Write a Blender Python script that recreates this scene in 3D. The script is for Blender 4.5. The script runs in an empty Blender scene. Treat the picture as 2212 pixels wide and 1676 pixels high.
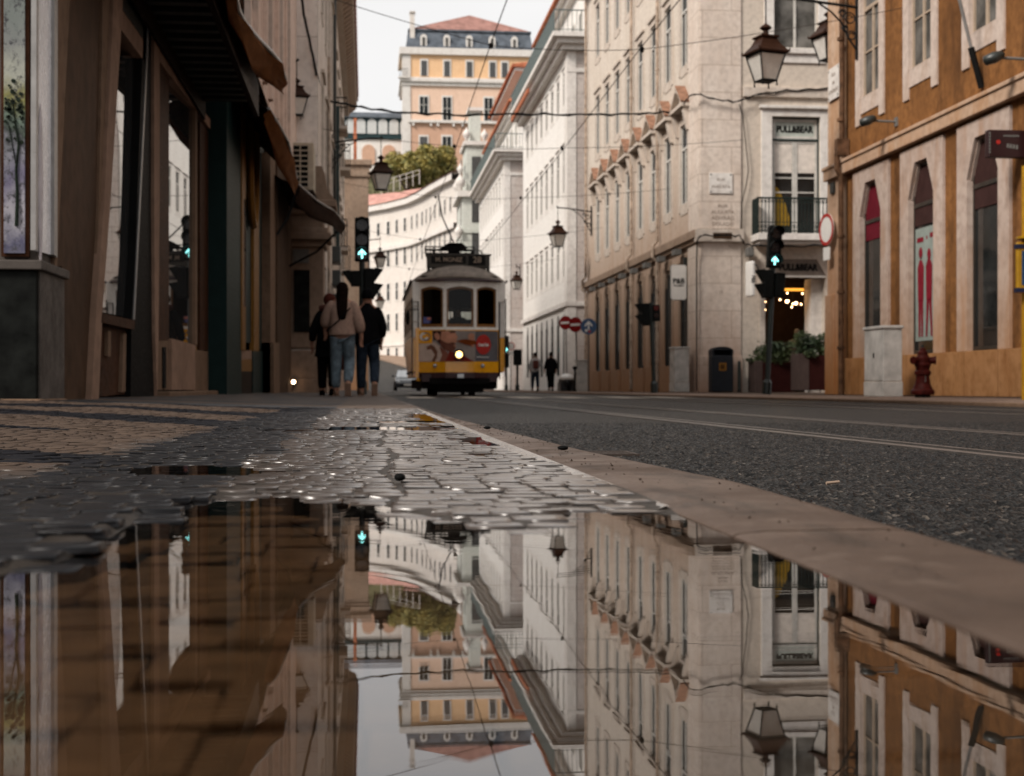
import bpy, math, random
import numpy as np
from mathutils import Vector, Matrix
random.seed(7); np.random.seed(7)
sc = bpy.context.scene
COL = sc.collection
R = math.radians
PI = math.pi

# ---------------------------------------------------------------- camera geometry
CH = 0.134                      # camera height above the puddle, metres
FPX = 3039.0                    # focal length in units of a 2212 px wide picture
YAW = math.atan(316 / FPX)      # the street runs a little left of the lens axis
CY, SY = math.cos(YAW), math.sin(YAW)
def at(x, y, X=None, Y=None):
    """point of the vertical plane X=const or Y=const seen at a picture position"""
    u = (x - 1106) / FPX
    a, b = u * CY + SY, -u * SY + CY
    t = X / a if X is not None else Y / b
    return Vector((a * t, b * t, CH + (838 - y) / FPX * t))

# ---------------------------------------------------------------- materials
def newmat(name):
    m = bpy.data.materials.new(name); m.use_nodes = True
    nt = m.node_tree
    b = nt.nodes['Principled BSDF']
    return m, nt, b
def N(nt, t, **kw):
    n = nt.nodes.new(t)
    for k, v in kw.items():
        if hasattr(n, k) and not k[0].isupper(): setattr(n, k, v)
        else: n.inputs[k.replace('_', ' ')].default_value = v
    return n
def L(nt, a, b): nt.links.new(a, b)
def c4(c): return (c[0], c[1], c[2], 1)
def mixc(nt, fac, a, b):
    n = nt.nodes.new('ShaderNodeMix'); n.data_type = 'RGBA'
    for s, v in ((0, fac), (6, a), (7, b)):
        if isinstance(v, (tuple, list)): n.inputs[s].default_value = c4(v)
        elif isinstance(v, (int, float)): n.inputs[s].default_value = v
        else: L(nt, v, n.inputs[s])
    return n.outputs[2]
def ramp(nt, src, a, b):
    n = nt.nodes.new('ShaderNodeMapRange'); n.inputs[1].default_value = a; n.inputs[2].default_value = b
    L(nt, src, n.inputs[0]); return n.outputs[0]
def objco(nt):
    return nt.nodes.new('ShaderNodeTexCoord').outputs['Object']
def noise(nt, co, scale, detail=4, sx=(1, 1, 1), rough=.55):
    if sx != (1, 1, 1):
        m = nt.nodes.new('ShaderNodeMapping'); m.inputs['Scale'].default_value = sx
        L(nt, co, m.inputs[0]); co = m.outputs[0]
    n = N(nt, 'ShaderNodeTexNoise', Scale=scale, Detail=detail, Roughness=rough)
    L(nt, co, n.inputs['Vector']); return n.outputs['Fac']
def bump(nt, b, h, strength=.3, dist=.01):
    n = N(nt, 'ShaderNodeBump', Strength=strength, Distance=dist)
    L(nt, h, n.inputs['Height']); L(nt, n.outputs[0], b.inputs['Normal']); return n
MC = {}
def plain(name, col, rough=.6, metal=0., var=.12, spec=.5, coat=0., scale=6):
    if name in MC: return MC[name]
    m, nt, b = newmat(name)
    co = objco(nt)
    f = noise(nt, co, scale, 5)
    d = tuple(c * (1 - var * 1.6) for c in col); e = tuple(min(1, c * (1 + var)) for c in col)
    L(nt, mixc(nt, ramp(nt, f, .3, .7), d, e), b.inputs['Base Color'])
    b.inputs['Metallic'].default_value = metal
    f2 = noise(nt, co, scale * 5, 3)
    mr = nt.nodes.new('ShaderNodeMapRange'); L(nt, f2, mr.inputs[0]); mr.inputs[1].default_value = .3; mr.inputs[2].default_value = .7
    mr.inputs[3].default_value = max(.02, rough - .08); mr.inputs[4].default_value = min(1, rough + .08)
    L(nt, mr.outputs[0], b.inputs['Roughness'])
    b.inputs['Specular IOR Level'].default_value = spec if (rough < .42 or spec != .5) else .3
    if rough >= .42: b.inputs['IOR'].default_value = 1.2
    b.inputs['Coat Weight'].default_value = coat
    bump(nt, b, f2, .15, .003)
    MC[name] = m; return m
def emit(name, col, s):
    if name in MC: return MC[name]
    m, nt, b = newmat(name)
    b.inputs['Base Color'].default_value = c4(col); b.inputs['Emission Color'].default_value = c4(col)
    b.inputs['Emission Strength'].default_value = s
    MC[name] = m; return m
def masonry(name, col, col2, stain, block=None, rough=.75, stain_amt=.5, low=None, soot=.35):
    """plaster or limestone: mottling, vertical drip stains, optional ashlar joints, optional brown lower zone (splash stain, partly painted shade)"""
    m, nt, b = newmat(name)
    co = objco(nt)
    f = noise(nt, co, .9, 6); g = noise(nt, co, 7, 5)
    c = mixc(nt, ramp(nt, f, .35, .65), col, col2)
    c = mixc(nt, ramp(nt, g, .42, .75), c, tuple(x * .8 for x in col2))
    drip = noise(nt, co, 1.5, 6, (1.5, 1.5, .30), .62)
    k = nt.nodes.new('ShaderNodeMath'); k.operation = 'MULTIPLY'; k.inputs[1].default_value = stain_amt
    L(nt, ramp(nt, drip, .5, .72), k.inputs[0])
    c = mixc(nt, k.outputs[0], c, stain)
    if low:                               # browner towards the foot: splash stain, on the cream plaster also painted shade
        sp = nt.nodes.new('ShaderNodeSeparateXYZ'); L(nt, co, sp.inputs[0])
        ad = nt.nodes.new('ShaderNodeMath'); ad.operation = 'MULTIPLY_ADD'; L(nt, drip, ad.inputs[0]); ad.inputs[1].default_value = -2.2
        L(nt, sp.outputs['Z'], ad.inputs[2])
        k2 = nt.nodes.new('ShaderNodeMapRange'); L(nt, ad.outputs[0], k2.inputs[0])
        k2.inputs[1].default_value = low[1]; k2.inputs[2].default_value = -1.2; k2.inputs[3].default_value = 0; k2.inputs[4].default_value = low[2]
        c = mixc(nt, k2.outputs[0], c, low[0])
    sf = noise(nt, co, 2.3, 8, (1, 1, .6), .7)
    k3 = nt.nodes.new('ShaderNodeMath'); k3.operation = 'MULTIPLY'; k3.inputs[1].default_value = soot
    L(nt, ramp(nt, sf, .56, .74), k3.inputs[0])
    c = mixc(nt, k3.outputs[0], c, tuple(x * .45 for x in stain))
    h = g
    if block:
        sp = nt.nodes.new('ShaderNodeSeparateXYZ'); L(nt, co, sp.inputs[0])
        ad = nt.nodes.new('ShaderNodeMath'); ad.operation = 'ADD'; L(nt, sp.outputs['X'], ad.inputs[0]); L(nt, sp.outputs['Y'], ad.inputs[1])
        cb = nt.nodes.new('ShaderNodeCombineXYZ'); L(nt, ad.outputs[0], cb.inputs[0]); L(nt, sp.outputs['Z'], cb.inputs[1])
        br = nt.nodes.new('ShaderNodeTexBrick'); L(nt, cb.outputs[0], br.inputs['Vector'])
        br.inputs['Scale'].default_value = 1; br.inputs['Brick Width'].default_value = block[0]; br.inputs['Row Height'].default_value = block[1]
        br.inputs['Mortar Size'].default_value = .008; br.inputs['Mortar Smooth'].default_value = .3
        br.inputs['Color1'].default_value = (.45, .45, .45, 1); br.inputs['Color2'].default_value = (.62, .62, .62, 1); br.inputs['Mortar'].default_value = (.5, .5, .5, 1)
        tone = nt.nodes.new('ShaderNodeMapRange'); L(nt, br.outputs['Color'], tone.inputs[0])
        tone.inputs[1].default_value = .45; tone.inputs[2].default_value = .62
        c = mixc(nt, tone.outputs[0], c, mixc(nt, .12, c, stain))
        c = mixc(nt, br.outputs['Fac'], c, tuple(x * .62 for x in stain))
        s = nt.nodes.new('ShaderNodeMath'); s.operation = 'SUBTRACT'; L(nt, g, s.inputs[0]); L(nt, br.outputs['Fac'], s.inputs[1]); h = s.outputs[0]
    L(nt, c, b.inputs['Base Color']); b.inputs['Roughness'].default_value = rough; b.inputs['Specular IOR Level'].default_value = .3; b.inputs['IOR'].default_value = 1.16
    bump(nt, b, h, .35, .012)
    MC[name] = m; return m

# ---------------------------------------------------------------- mesh builder
class MB:
    def __init__(s): s.v = []; s.f = []
    def add(s, vs, fs):
        o = len(s.v); s.v += [tuple(p) for p in vs]; s.f += [tuple(i + o for i in f) for f in fs]; return s
    def box(s, x0, y0, z0, x1, y1, z1):
        x0, x1 = sorted((x0, x1)); y0, y1 = sorted((y0, y1)); z0, z1 = sorted((z0, z1))
        return s.add([(x0,y0,z0),(x1,y0,z0),(x1,y1,z0),(x0,y1,z0),(x0,y0,z1),(x1,y0,z1),(x1,y1,z1),(x0,y1,z1)],
                     [(0,3,2,1),(4,5,6,7),(0,1,5,4),(1,2,6,5),(2,3,7,6),(3,0,4,7)])
    def quad(s, a, b, c, d): return s.add([a, b, c, d], [(0, 1, 2, 3)])
    def prism(s, poly, off):
        """closed polygon of 3-D points swept by vector off"""
        n = len(poly); A = [Vector(p) for p in poly]; B = [p + Vector(off) for p in A]
        return s.add(A + B, [tuple(range(n))[::-1], tuple(range(n, 2 * n))] + [(i, (i + 1) % n, (i + 1) % n + n, i + n) for i in range(n)])
    def tube(s, pts, r, n=8, caps=True):
        pts = [Vector(p) for p in pts]; m = len(pts)
        rr = r if isinstance(r, (list, tuple)) else [r] * m
        rings = []; up = None
        for i, p in enumerate(pts):
            t = (pts[min(i + 1, m - 1)] - pts[max(i - 1, 0)]).normalized()
            if up is None:
                up = Vector((0, 0, 1)) if abs(t.z) < .9 else Vector((1, 0, 0))
            a = t.cross(up).normalized(); b2 = t.cross(a).normalized(); up = -b2 if b2.dot(up) < 0 else b2
            rings.append([p + (a * math.cos(k * 2 * PI / n) + b2 * math.sin(k * 2 * PI / n)) * rr[i] for k in range(n)])
        vs = [q for g in rings for q in g]; fs = []
        for i in range(m - 1):
            for k in range(n):
                fs.append((i*n+k, i*n+(k+1)%n, (i+1)*n+(k+1)%n, (i+1)*n+k))
        if caps: fs += [tuple(range(n))[::-1], tuple(range((m-1)*n, m*n))]
        return s.add(vs, fs)
    def lathe(s, prof, c=(0, 0, 0), n=16, rot=0, sx=1, sy=1):
        vs = []; fs = []; m = len(prof)
        for r, z in prof:
            for k in range(n):
                a = rot + k * 2 * PI / n; vs.append((c[0] + r * math.cos(a) * sx, c[1] + r * math.sin(a) * sy, c[2] + z))
        for i in range(m - 1):
            for k in range(n): fs.append((i*n+k, i*n+(k+1)%n, (i+1)*n+(k+1)%n, (i+1)*n+k))
        fs += [tuple(range(n))[::-1], tuple(range((m-1)*n, m*n))]
        return s.add(vs, fs)
    def disc(s, c, r, ax, th, n=28, r2=None):
        """disc (or ring) of thickness th along unit axis ax"""
        ax = Vector(ax).normalized(); a = ax.cross(Vector((0, 0, 1)));
        a = Vector((1, 0, 0)) if a.length < .1 else a.normalized(); b = ax.cross(a); c = Vector(c)
        P = lambda rr, h: [c + (a * math.cos(k*2*PI/n) + b * math.sin(k*2*PI/n)) * rr + ax * h for k in range(n)]
        if r2 is None:
            return s.add(P(r, 0) + P(r, th), [tuple(range(n))[::-1], tuple(range(n, 2*n))] + [(k, (k+1)%n, (k+1)%n+n, k+n) for k in range(n)])
        vs = P(r, 0) + P(r, th) + P(r2, th) + P(r2, 0); fs = []
        for g in range(4):
            for k in range(n): fs.append((g*n+k, g*n+(k+1)%n, ((g+1)%4)*n+(k+1)%n, ((g+1)%4)*n+k))
        return s.add(vs, fs)
    def ball(s, c, r, n=12, m=8, sc3=(1, 1, 1)):
        pr = [(math.sin(PI * i / m), -math.cos(PI * i / m)) for i in range(m + 1)]
        pr[0] = (.02, -1); pr[-1] = (.02, 1)
        vs = []; fs = []
        for a, z in pr:
            for k in range(n):
                t = k*2*PI/n; vs.append((c[0]+r*a*math.cos(t)*sc3[0], c[1]+r*a*math.sin(t)*sc3[1], c[2]+r*z*sc3[2]))
        for i in range(m):
            for k in range(n): fs.append((i*n+k, i*n+(k+1)%n, (i+1)*n+(k+1)%n, (i+1)*n+k))
        fs += [tuple(range(n))[::-1], tuple(range(m*n, (m+1)*n))]
        return s.add(vs, fs)
    def build(s, name, mat, parent=None, smooth=False, bevel=0):
        me = bpy.data.meshes.new(name); me.from_pydata(s.v, [], s.f); me.validate(verbose=False)
        if smooth: me.shade_smooth()
        o = bpy.data.objects.new(name, me); COL.objects.link(o)
        me.materials.append(mat)
        if bevel:
            bv = o.modifiers.new('bevel', 'BEVEL'); bv.width = bevel; bv.segments = 2; bv.limit_method = 'ANGLE'; bv.angle_limit = R(40)
        if parent is not None: o.parent = parent
        return o
def archbox(m, x0, x1, z0, z1, y, th, n=10):
    """round-headed panel: z1 is the springing line"""
    r = (x1 - x0) / 2; c = (x0 + x1) / 2
    m.prism([(x0, y, z0), (x1, y, z0)] + [(c + r*math.cos(PI*k/n), y, z1 + r*math.sin(PI*k/n)) for k in range(n + 1)], (0, th, 0)); return m
def thing(name, label, cat, loc=(0, 0, 0), rz=0, group=None):
    o = bpy.data.objects.new(name, None); COL.objects.link(o); o.empty_display_size = .2
    o.location = loc; o.rotation_euler = (0, 0, rz)
    o['label'] = label; o['category'] = cat
    if group: o['group'] = group
    return o
def tag(o, label, cat, group=None):
    o['label'] = label; o['category'] = cat
    if group: o['group'] = group
    return o
def struct(o): o['kind'] = 'structure'; return o
def copy_tree(o, parent=None):
    c = o.copy(); COL.objects.link(c); c.parent = parent
    for ch in list(o.children): copy_tree(ch, c)
    return c
def text(name, s, size, loc, rot, mat, parent, ext=.002, align='CENTER', sx=1., bold=0.):
    cu = bpy.data.curves.new(name, 'FONT'); cu.body = s; cu.size = size; cu.extrude = ext; cu.offset = bold
    cu.align_x = align; cu.align_y = 'CENTER'; cu.resolution_u = 3
    t = bpy.data.objects.new(name, cu); COL.objects.link(t)
    dg = bpy.context.evaluated_depsgraph_get(); me = bpy.data.meshes.new_from_object(t.evaluated_get(dg))
    bpy.data.objects.remove(t); bpy.data.curves.remove(cu)
    me.materials.clear(); me.materials.append(mat); me.name = name
    o = bpy.data.objects.new(name, me); COL.objects.link(o)
    o.location = loc; o.rotation_euler = rot; o.scale = (sx, 1, 1); o.parent = parent
    return o
UPR = (R(90), 0, 0)             # lettering standing upright, read from local -Y

def skin(name, pts, edges, mat, parent=None, sub=1, root=0):
    pts = [(*p[:3], p[3] * (1.2 if p[3] > .02 else 1.1)) for p in pts]
    """one continuous body surface: pts = [(x,y,z,radius)]"""
    me = bpy.data.meshes.new(name); me.from_pydata([p[:3] for p in pts], edges, [])
    o = bpy.data.objects.new(name, me); COL.objects.link(o)
    sk = o.modifiers.new('skin', 'SKIN'); sk.use_smooth_shade = True
    lay = me.skin_vertices[0].data if me.skin_vertices else None
    if lay is None:
        bpy.context.view_layer.objects.active = o; me.attributes.new('x', 'FLOAT', 'POINT')
    for i, p in enumerate(pts):
        r = p[3] if isinstance(p[3], tuple) else (p[3], p[3])
        lay[i].radius = r; lay[i].use_root = (i == root)
    sb = o.modifiers.new('sub', 'SUBSURF'); sb.levels = sub; sb.render_levels = sub
    dg = bpy.context.evaluated_depsgraph_get(); m2 = bpy.data.meshes.new_from_object(o.evaluated_get(dg))
    bpy.data.objects.remove(o); bpy.data.meshes.remove(me)
    m2.name = name; m2.materials.clear(); m2.materials.append(mat); m2.shade_smooth()
    ob = bpy.data.objects.new(name, m2); COL.objects.link(ob); ob.parent = parent
    return ob

# ---------------------------------------------------------------- shared materials
M = {}
M['glass'] = plain('window_glass', (.03, .034, .036), .12, var=.4, spec=.22)
M['glass_warm'] = plain('window_glass_with_curtain', (.13, .125, .115), .12, var=.45, spec=.3, scale=2)
M['white_paint'] = plain('white_painted_wood', (.55, .53, .49), .45)
M['black_iron'] = plain('black_cast_iron', (.012, .012, .012), .45, spec=.5)
M['brown_iron'] = plain('rusty_brown_lantern_roof', (.034, .015, .009), .5)
M['milk_glass'] = plain('frosted_lantern_glass', (.66, .63, .58), .25, var=.08)
M['dark_metal'] = plain('dark_painted_metal', (.02, .024, .022), .4)
M['green_paint'] = plain('dark_green_shopfront_paint', (.010, .023, .022), .5)
M['gold'] = plain('gilded_moulding', (.20, .095, .022), .5, metal=.2)
M['terracotta'] = plain('orange_roof_tile', (.42, .15, .08), .8, var=.3, scale=2)
M['pink_tile'] = plain('faded_pink_roof_tile', (.50, .27, .225), .85, var=.25, scale=1.2)
M['slate'] = plain('grey_slate_roof', (.10, .115, .135), .7, var=.3, scale=.8)
M['cable'] = plain('black_cable', (.01, .01, .01), .6)
M['wire'] = plain('thin_bronze_wire', (.045, .035, .03), .5)
M['cream'] = masonry('cream_limestone_ashlar', (.70, .62, .55), (.63, .54, .47), (.50, .38, .29), (1.7, .78), stain_amt=.3, low=((.33, .17, .10), 1.6, .75), soot=.25)
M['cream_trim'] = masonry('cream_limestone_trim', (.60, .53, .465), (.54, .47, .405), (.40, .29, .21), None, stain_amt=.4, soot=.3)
M['cream_plaster'] = masonry('warm_cream_plaster', (.66, .59, .515), (.60, .53, .455), (.38, .27, .18), None, stain_amt=.4, low=((.34, .19, .11), 8.5, .95), soot=.15)  # brown lower storeys: part staining, part street shade painted into the plaster
M['pb_plaster'] = masonry('pale_buff_plaster', (.62, .545, .465), (.58, .505, .43), (.42, .32, .24), None, stain_amt=.2, soot=.05)
M['orange_plaster'] = masonry('ochre_orange_plaster', (.275, .125, .045), (.165, .074, .028), (.06, .03, .016), None, stain_amt=.85, soot=.65)
M['orange_stone'] = masonry('orange_stained_limestone', (.52, .38, .28), (.46, .30, .20), (.40, .19, .07), None, stain_amt=.8, low=((.40, .17, .055), 2.1, .9), soot=.25)
M['plinth_stone'] = masonry('ochre_plinth_slabs', (.42, .22, .10), (.34, .165, .065), (.22, .09, .03), (1.2, 2.0), stain_amt=.8, soot=.5)
M['white_facade'] = masonry('white_washed_plaster', (.80, .775, .735), (.75, .72, .68), (.50, .42, .36), None, stain_amt=.25, soot=.1)
M['grey_ashlar'] = masonry('grey_pink_ashlar', (.54, .49, .455), (.48, .43, .40), (.36, .25, .20), (1.4, .7), stain_amt=.4, soot=.2)
M['white_trim'] = masonry('white_stone_trim', (.74, .71, .67), (.68, .64, .60), (.42, .35, .29), None, stain_amt=.3, soot=.25)
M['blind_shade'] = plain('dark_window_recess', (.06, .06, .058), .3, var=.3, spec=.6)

for k_, i_ in (('glass', 1.12), ('glass_warm', 1.2)): M[k_].node_tree.nodes['Principled BSDF'].inputs['IOR'].default_value = i_
# ---------------------------------------------------------------- facade helpers (local: x along wall, -y outward, z up)
def wall(mb, u0, u1, z0, z1, holes, depth=.24, y=0.):
    us = sorted({u0, u1, *[h[0] for h in holes], *[h[1] for h in holes]}); zs = sorted({z0, z1, *[h[2] for h in holes], *[h[3] for h in holes]})
    us = [u for u in us if u0 <= u <= u1]; zs = [z for z in zs if z0 <= z <= z1]
    for a, b in zip(us, us[1:]):
        for c, d in zip(zs, zs[1:]):
            mu, mz = (a + b) / 2, (c + d) / 2
            if any(h[0] < mu < h[1] and h[2] < mz < h[3] for h in holes): continue
            mb.quad((a, y, c), (b, y, c), (b, y, d), (a, y, d))
    for h in holes:
        a, b, c, d = h[:4]; e = y + depth
        mb.quad((a, y, c), (a, y, d), (a, e, d), (a, e, c)); mb.quad((b, y, c), (b, e, c), (b, e, d), (b, y, d))
        mb.quad((a, y, c), (a, e, c), (b, e, c), (b, y, c)); mb.quad((a, y, d), (b, y, d), (b, e, d), (a, e, d))
        if len(h) > 4:      # chamfered head
            ch, cz = h[4], h[5]
            for s, q in ((a, a + ch), (b, b - ch)):
                mb.prism([(s, y, d), (s, y, d - cz), (q, y, d)], (0, depth, 0))
def shell(mb, u0, u1, z0, z1, D, y0=.3):
    mb.box(u0 + .01, y0, z0, u1 - .01, D, z1)
    mb.quad((u0, 0, z0), (u0, 0, z1), (u0, D, z1), (u0, D, z0)); mb.quad((u1, 0, z0), (u1, D, z0), (u1, D, z1), (u1, 0, z1))
def window_proto(w, h, transom=.68, frame_mat='white_paint', pane='glass', mull=True, fy=.13, bars=0):
    """window > pane; local origin bottom-left of the opening"""
    f = MB(); t = .055
    f.box(0, fy, 0, t, fy + .06, h); f.box(w - t, fy, 0, w, fy + .06, h); f.box(t, fy, 0, w - t, fy + .06, t); f.box(t, fy, h - t, w - t, fy + .06, h)
    if transom: f.box(t, fy - .005, h * transom - .035, w - t, fy + .065, h * transom + .035)
    if mull: f.box(w/2 - .035, fy + .003, t, w/2 + .035, fy + .063, h * (transom or 1) - .035 if transom else h - t)
    for i in range(bars):
        z = t + (h * (transom or 1) - t) * (i + 1) / (bars + 1)
        f.box(t, fy + .012, z - .015, w/2 - .035, fy + .05, z + .015); f.box(w/2 + .035, fy + .012, z - .015, w - t, fy + .05, z + .015)
    o = f.build('window', M[frame_mat])
    p = MB(); p.quad((0, fy + .035, 0), (w, fy + .035, 0), (w, fy + .035, h), (0, fy + .035, h)); p.build('pane', M[pane], o)
    return o
def put_windows(proto, spots, parent):
    for i, (u, z) in enumerate(spots):
        o = proto if i == 0 else copy_tree(proto)
        o.location = (u, 0, z); o.parent = parent
def surround(w, h, t=.2, apron=.28, leg=.5, hood=True, mat='cream_trim', y=-.03):
    s = MB()
    s.box(-t, y, -leg, 0, .002, h); s.box(w, y, -leg, w + t, .002, h); s.box(-t, y, h, w + t, .002, h + t)
    s.box(0, y, 0, .012, .24, h); s.box(w - .012, y, 0, w, .24, h); s.box(.012, y + .01, -.001, w - .012, .24, .012); s.box(.012, y + .01, h - .012, w - .012, .24, h + .001)
    s.box(.001, y + .012, -apron, w - .001, .002, -.001)
    if hood: s.box(-t - .05, y - .06, h + t + .002, w + t + .05, .002, h + t + .08)
    return s.build('window_surround', M[mat])
# ================================================================ street grid
BX = 9.5                        # building line on the right
def place(o, root, ox, oy, ang, u, z):
    o.parent = root; o.location = (ox + math.cos(ang) * u, oy + math.sin(ang) * u, z); o.rotation_euler = (0, 0, ang); return o
def row(proto, root, base, spots):
    for i, (u, z) in enumerate(spots):
        place(proto if i == 0 else copy_tree(proto), root, *base, u, z)
NA = R(-90)
EX = {}                         # handy roots

# ---------------------------------------------------------------- right, near: ochre building
def ochre_building():
    Yf, Yn = 28.1, 13.6; Lw = Yf - Yn; H = 14.2
    g = thing('ochre_building', 'orange ochre building with pale stone arches along the right edge', 'building', (BX, Yf, 0), NA)
    u = lambda Y: Yf - Y
    arches = [25.68, 23.25, 20.83, 18.4, 15.97]; ups = [25.78, 23.35, 20.87, 18.45, 16.0]
    A = [(u(c) - .56, u(c) + .56, .72, 4.04, .30, .62) for c in arches]
    W = [(u(c) - .5, u(c) + .5, z, z + h) for c in ups for z, h in ((5.7, 2.35), (9.9, 2.1))]
    w = MB(); wall(w, 1.0, Lw, .72, H, A + W, .26); shell(w, 0, Lw, 0, H, 11); w.build('wall', M['orange_plaster'], g)
    q = MB(); q.box(0, -.06, .0, .98, .02, 4.36); q.box(0, -.05, 4.66, .98, .02, H)
    q.box(-.05, -.1, 0, .5, .021, 2.03); q.build('corner_stone', M['orange_stone'], g, bevel=.01)
    p = MB(); us = [1.0] + sorted([u(c) + s * .93 for c in arches for s in (-1, 1)]) + [Lw]
    for a, b in zip(us, us[1:]): p.box(a + .006, -.075, 0, b - .006, .01, .715)
    p.build('plinth', M['plinth_stone'], g, bevel=.008)
    l = MB(); l.box(-.04, -.14, 4.37, Lw, .01, 4.65); l.box(-.06, -.17, 4.58, Lw, .012, 4.648); l.build('string_course', M['orange_stone'], g, bevel=.012)
    for i, c in enumerate(arches):
        s = MB(); a = u(c)
        for sg in (-1, 1):
            s.prism([(a + sg*.56, -.05, .72), (a + sg*.93, -.05, .72), (a + sg*.93, -.05, 4.31), (a + sg*.56, -.05, 4.31)], (0, .06, 0))
            s.prism([(a + sg*.56, -.05, 3.42), (a + sg*.56, -.05, 4.04), (a + sg*.26, -.05, 4.04)], (0, .06, 0))
        s.box(a - .559, -.05, 4.04, a + .559, .01, 4.31)
        for sg in (-1, 1): s.box(a + sg*.56, -.049, .72, a + sg*.545, .25, 3.42); s.prism([(a + sg*.56, .011, 3.42), (a + sg*.26, .011, 4.04), (a + sg*.245, .011, 4.02), (a + sg*.545, .011, 3.40)], (0, .24, 0))
        s.box(a - .26, .011, 4.02, a + .26, .25, 4.041)
        s.build('arch_surround', M['orange_trim'], g)
    o = window_proto(1.12, 3.3, .78, 'shop_frame', 'shop_glass', False, .05)
    row(o, g, (0, 0, 0), [(u(c) - .56, .73) for c in arches])
    o = window_proto(1.0, 2.35, .72, 'cream_wood', 'glass_warm', True, .045, 1)
    row(o, g, (0, 0, 0), [(u(c) - .5, 5.7) for c in ups])
    o = window_proto(1.0, 2.1, .72, 'cream_wood', 'glass_warm', True, .045, 1)
    row(o, g, (0, 0, 0), [(u(c) - .5, 9.9) for c in ups])
    for hh, z in ((2.35, 5.7), (2.1, 9.9)):
        o = surround(1.0, hh, .25, .3, .5, False, 'stone_upper'); row(o, g, (0, 0, 0), [(u(c) - .5, z) for c in ups])
    c = MB(); c.box(-.4, -.5, H, Lw, 0.3, H + .35); c.build('cornice', M['orange_stone'], g)
    rf = MB(); rf.add([(-.5, -.6, H + .36), (Lw, -.6, H + .36), (Lw, 5.5, H + 3.2), (-.5, 5.5, H + 3.2), (Lw, 11, H + .36), (-.5, 11, H + .36)],
                      [(0, 1, 2, 3), (3, 2, 4, 5), (0, 3, 5), (1, 4, 2)]); rf.build('roof', M['terracotta'], g)
    # red blinds and posters seen through the arches
    for i, c in enumerate(arches): b = MB(); b.box(u(c) - .52, .062, 2.95, u(c) + .52, .066, 4.0); b.build('blind', M['red_blind' if i == 0 else 'brown_blind'], g)
    a = u(23.25); b = MB(); b.box(a - .5, .066, .95, a + .46, .075, 2.9); po = b.build('window_poster', M['poster_pale'], g)
    for j, (dx, zt, hh, lean) in enumerate(((-.22, 1.02, 1.55, 0), (.14, 1.02, 1.5, .05))):
        f = MB(); x = a + dx - .03
        f.ball((x, .058, zt + hh - .1), .075, 10, 6, (1, .2, 1.35))
        f.prism([(x-.11, .055, zt+.62), (x+.11, .055, zt+.62), (x+.13, .055, zt+1.2), (x+.04, .055, zt+1.33), (x-.04, .055, zt+1.33), (x-.13, .055, zt+1.2)], (0, .01, 0))
        f.prism([(x-.10, .055, zt+.63), (x-.005, .055, zt+.63), (x-.03-lean, .055, zt), (x-.08-lean, .055, zt)], (0, .01, 0))
        f.prism([(x+.01, .055, zt+.63), (x+.10, .055, zt+.63), (x+.09+lean, .055, zt), (x+.04+lean, .055, zt)], (0, .01, 0))
        f.build('figure_print', M['poster_red'], po)
    f = MB(); f.box(a - .42, .06, 2.66, a - .14, .0655, 2.74); f.box(a - .02, .06, 2.69, a + .03, .0655, 2.74); f.box(a + .14, .06, 2.7, a + .36, .0655, 2.78); f.build('headline_print', M['poster_red'], po)
    m = MB(); m.box(Lw + 20, 0, 0, Lw + 62, 11, 9); m.build('unseen_block', M['orange_plaster'], g)  # added unseen block behind the camera, shapes street light and reflections
    # downpipe of the ochre building
    d = MB(); d.tube([(1.12, -.16, 0), (1.12, -.16, 4.3), (1.12, -.24, 4.45), (1.12, -.24, 4.75), (1.12, -.14, 5.0), (1.12, -.14, H)], .055, 10)
    for z in (.9, 2.0, 3.1, 5.4, 7.0, 8.6): d.lathe([(.075, 0), (.075, .06)], (1.12, -.16, z), 10)
    d.box(1.03, -.26, 4.72, 1.21, -.02, 5.05); d.build('downpipe', M['pipe_brown'], g, smooth=False)
    v = MB(); v.box(.28, -.10, 4.08, .50, -.05, 4.30)
    for i in range(4): v.box(.28, -.105, 4.1 + i * .05, .50, -.1, 4.125 + i * .05)
    v.build('vent_grille', M['dark_metal'], g)
    return g

M['orange_trim'] = masonry('pale_pinkish_stone_trim', (.52, .43, .375), (.44, .34, .285), (.34, .18, .095), None, stain_amt=.8, low=((.45, .23, .10), 1.5, .7), soot=.2)
M['stone_upper'] = masonry('pale_pinkish_window_stone', (.60, .51, .45), (.53, .43, .37), (.40, .26, .17), None, stain_amt=.5, soot=.3)
M['brown_blind'] = plain('dull_brown_shop_blind', (.045, .022, .02), .7)
M['shop_frame'] = plain('dark_bronze_shop_frame', (.03, .025, .02), .35)
M['cream_wood'] = plain('weathered_cream_window_wood', (.42, .33, .25), .6)
M['shop_glass'] = plain('dark_shop_glass', (.022, .024, .024), .03, var=.4, spec=.9, scale=1)
M['red_blind'] = plain('dark_red_shop_blind', (.13, .012, .022), .7)
M['poster_pale'] = plain('pale_green_grey_poster', (.26, .30, .275), .5, var=.1)
M['poster_red'] = plain('red_poster_print', (.20, .012, .025), .5)
M['pipe_brown'] = plain('stained_brown_downpipe', (.13, .07, .04), .55, var=.4)
EX['ochre'] = ochre_building()

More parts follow.
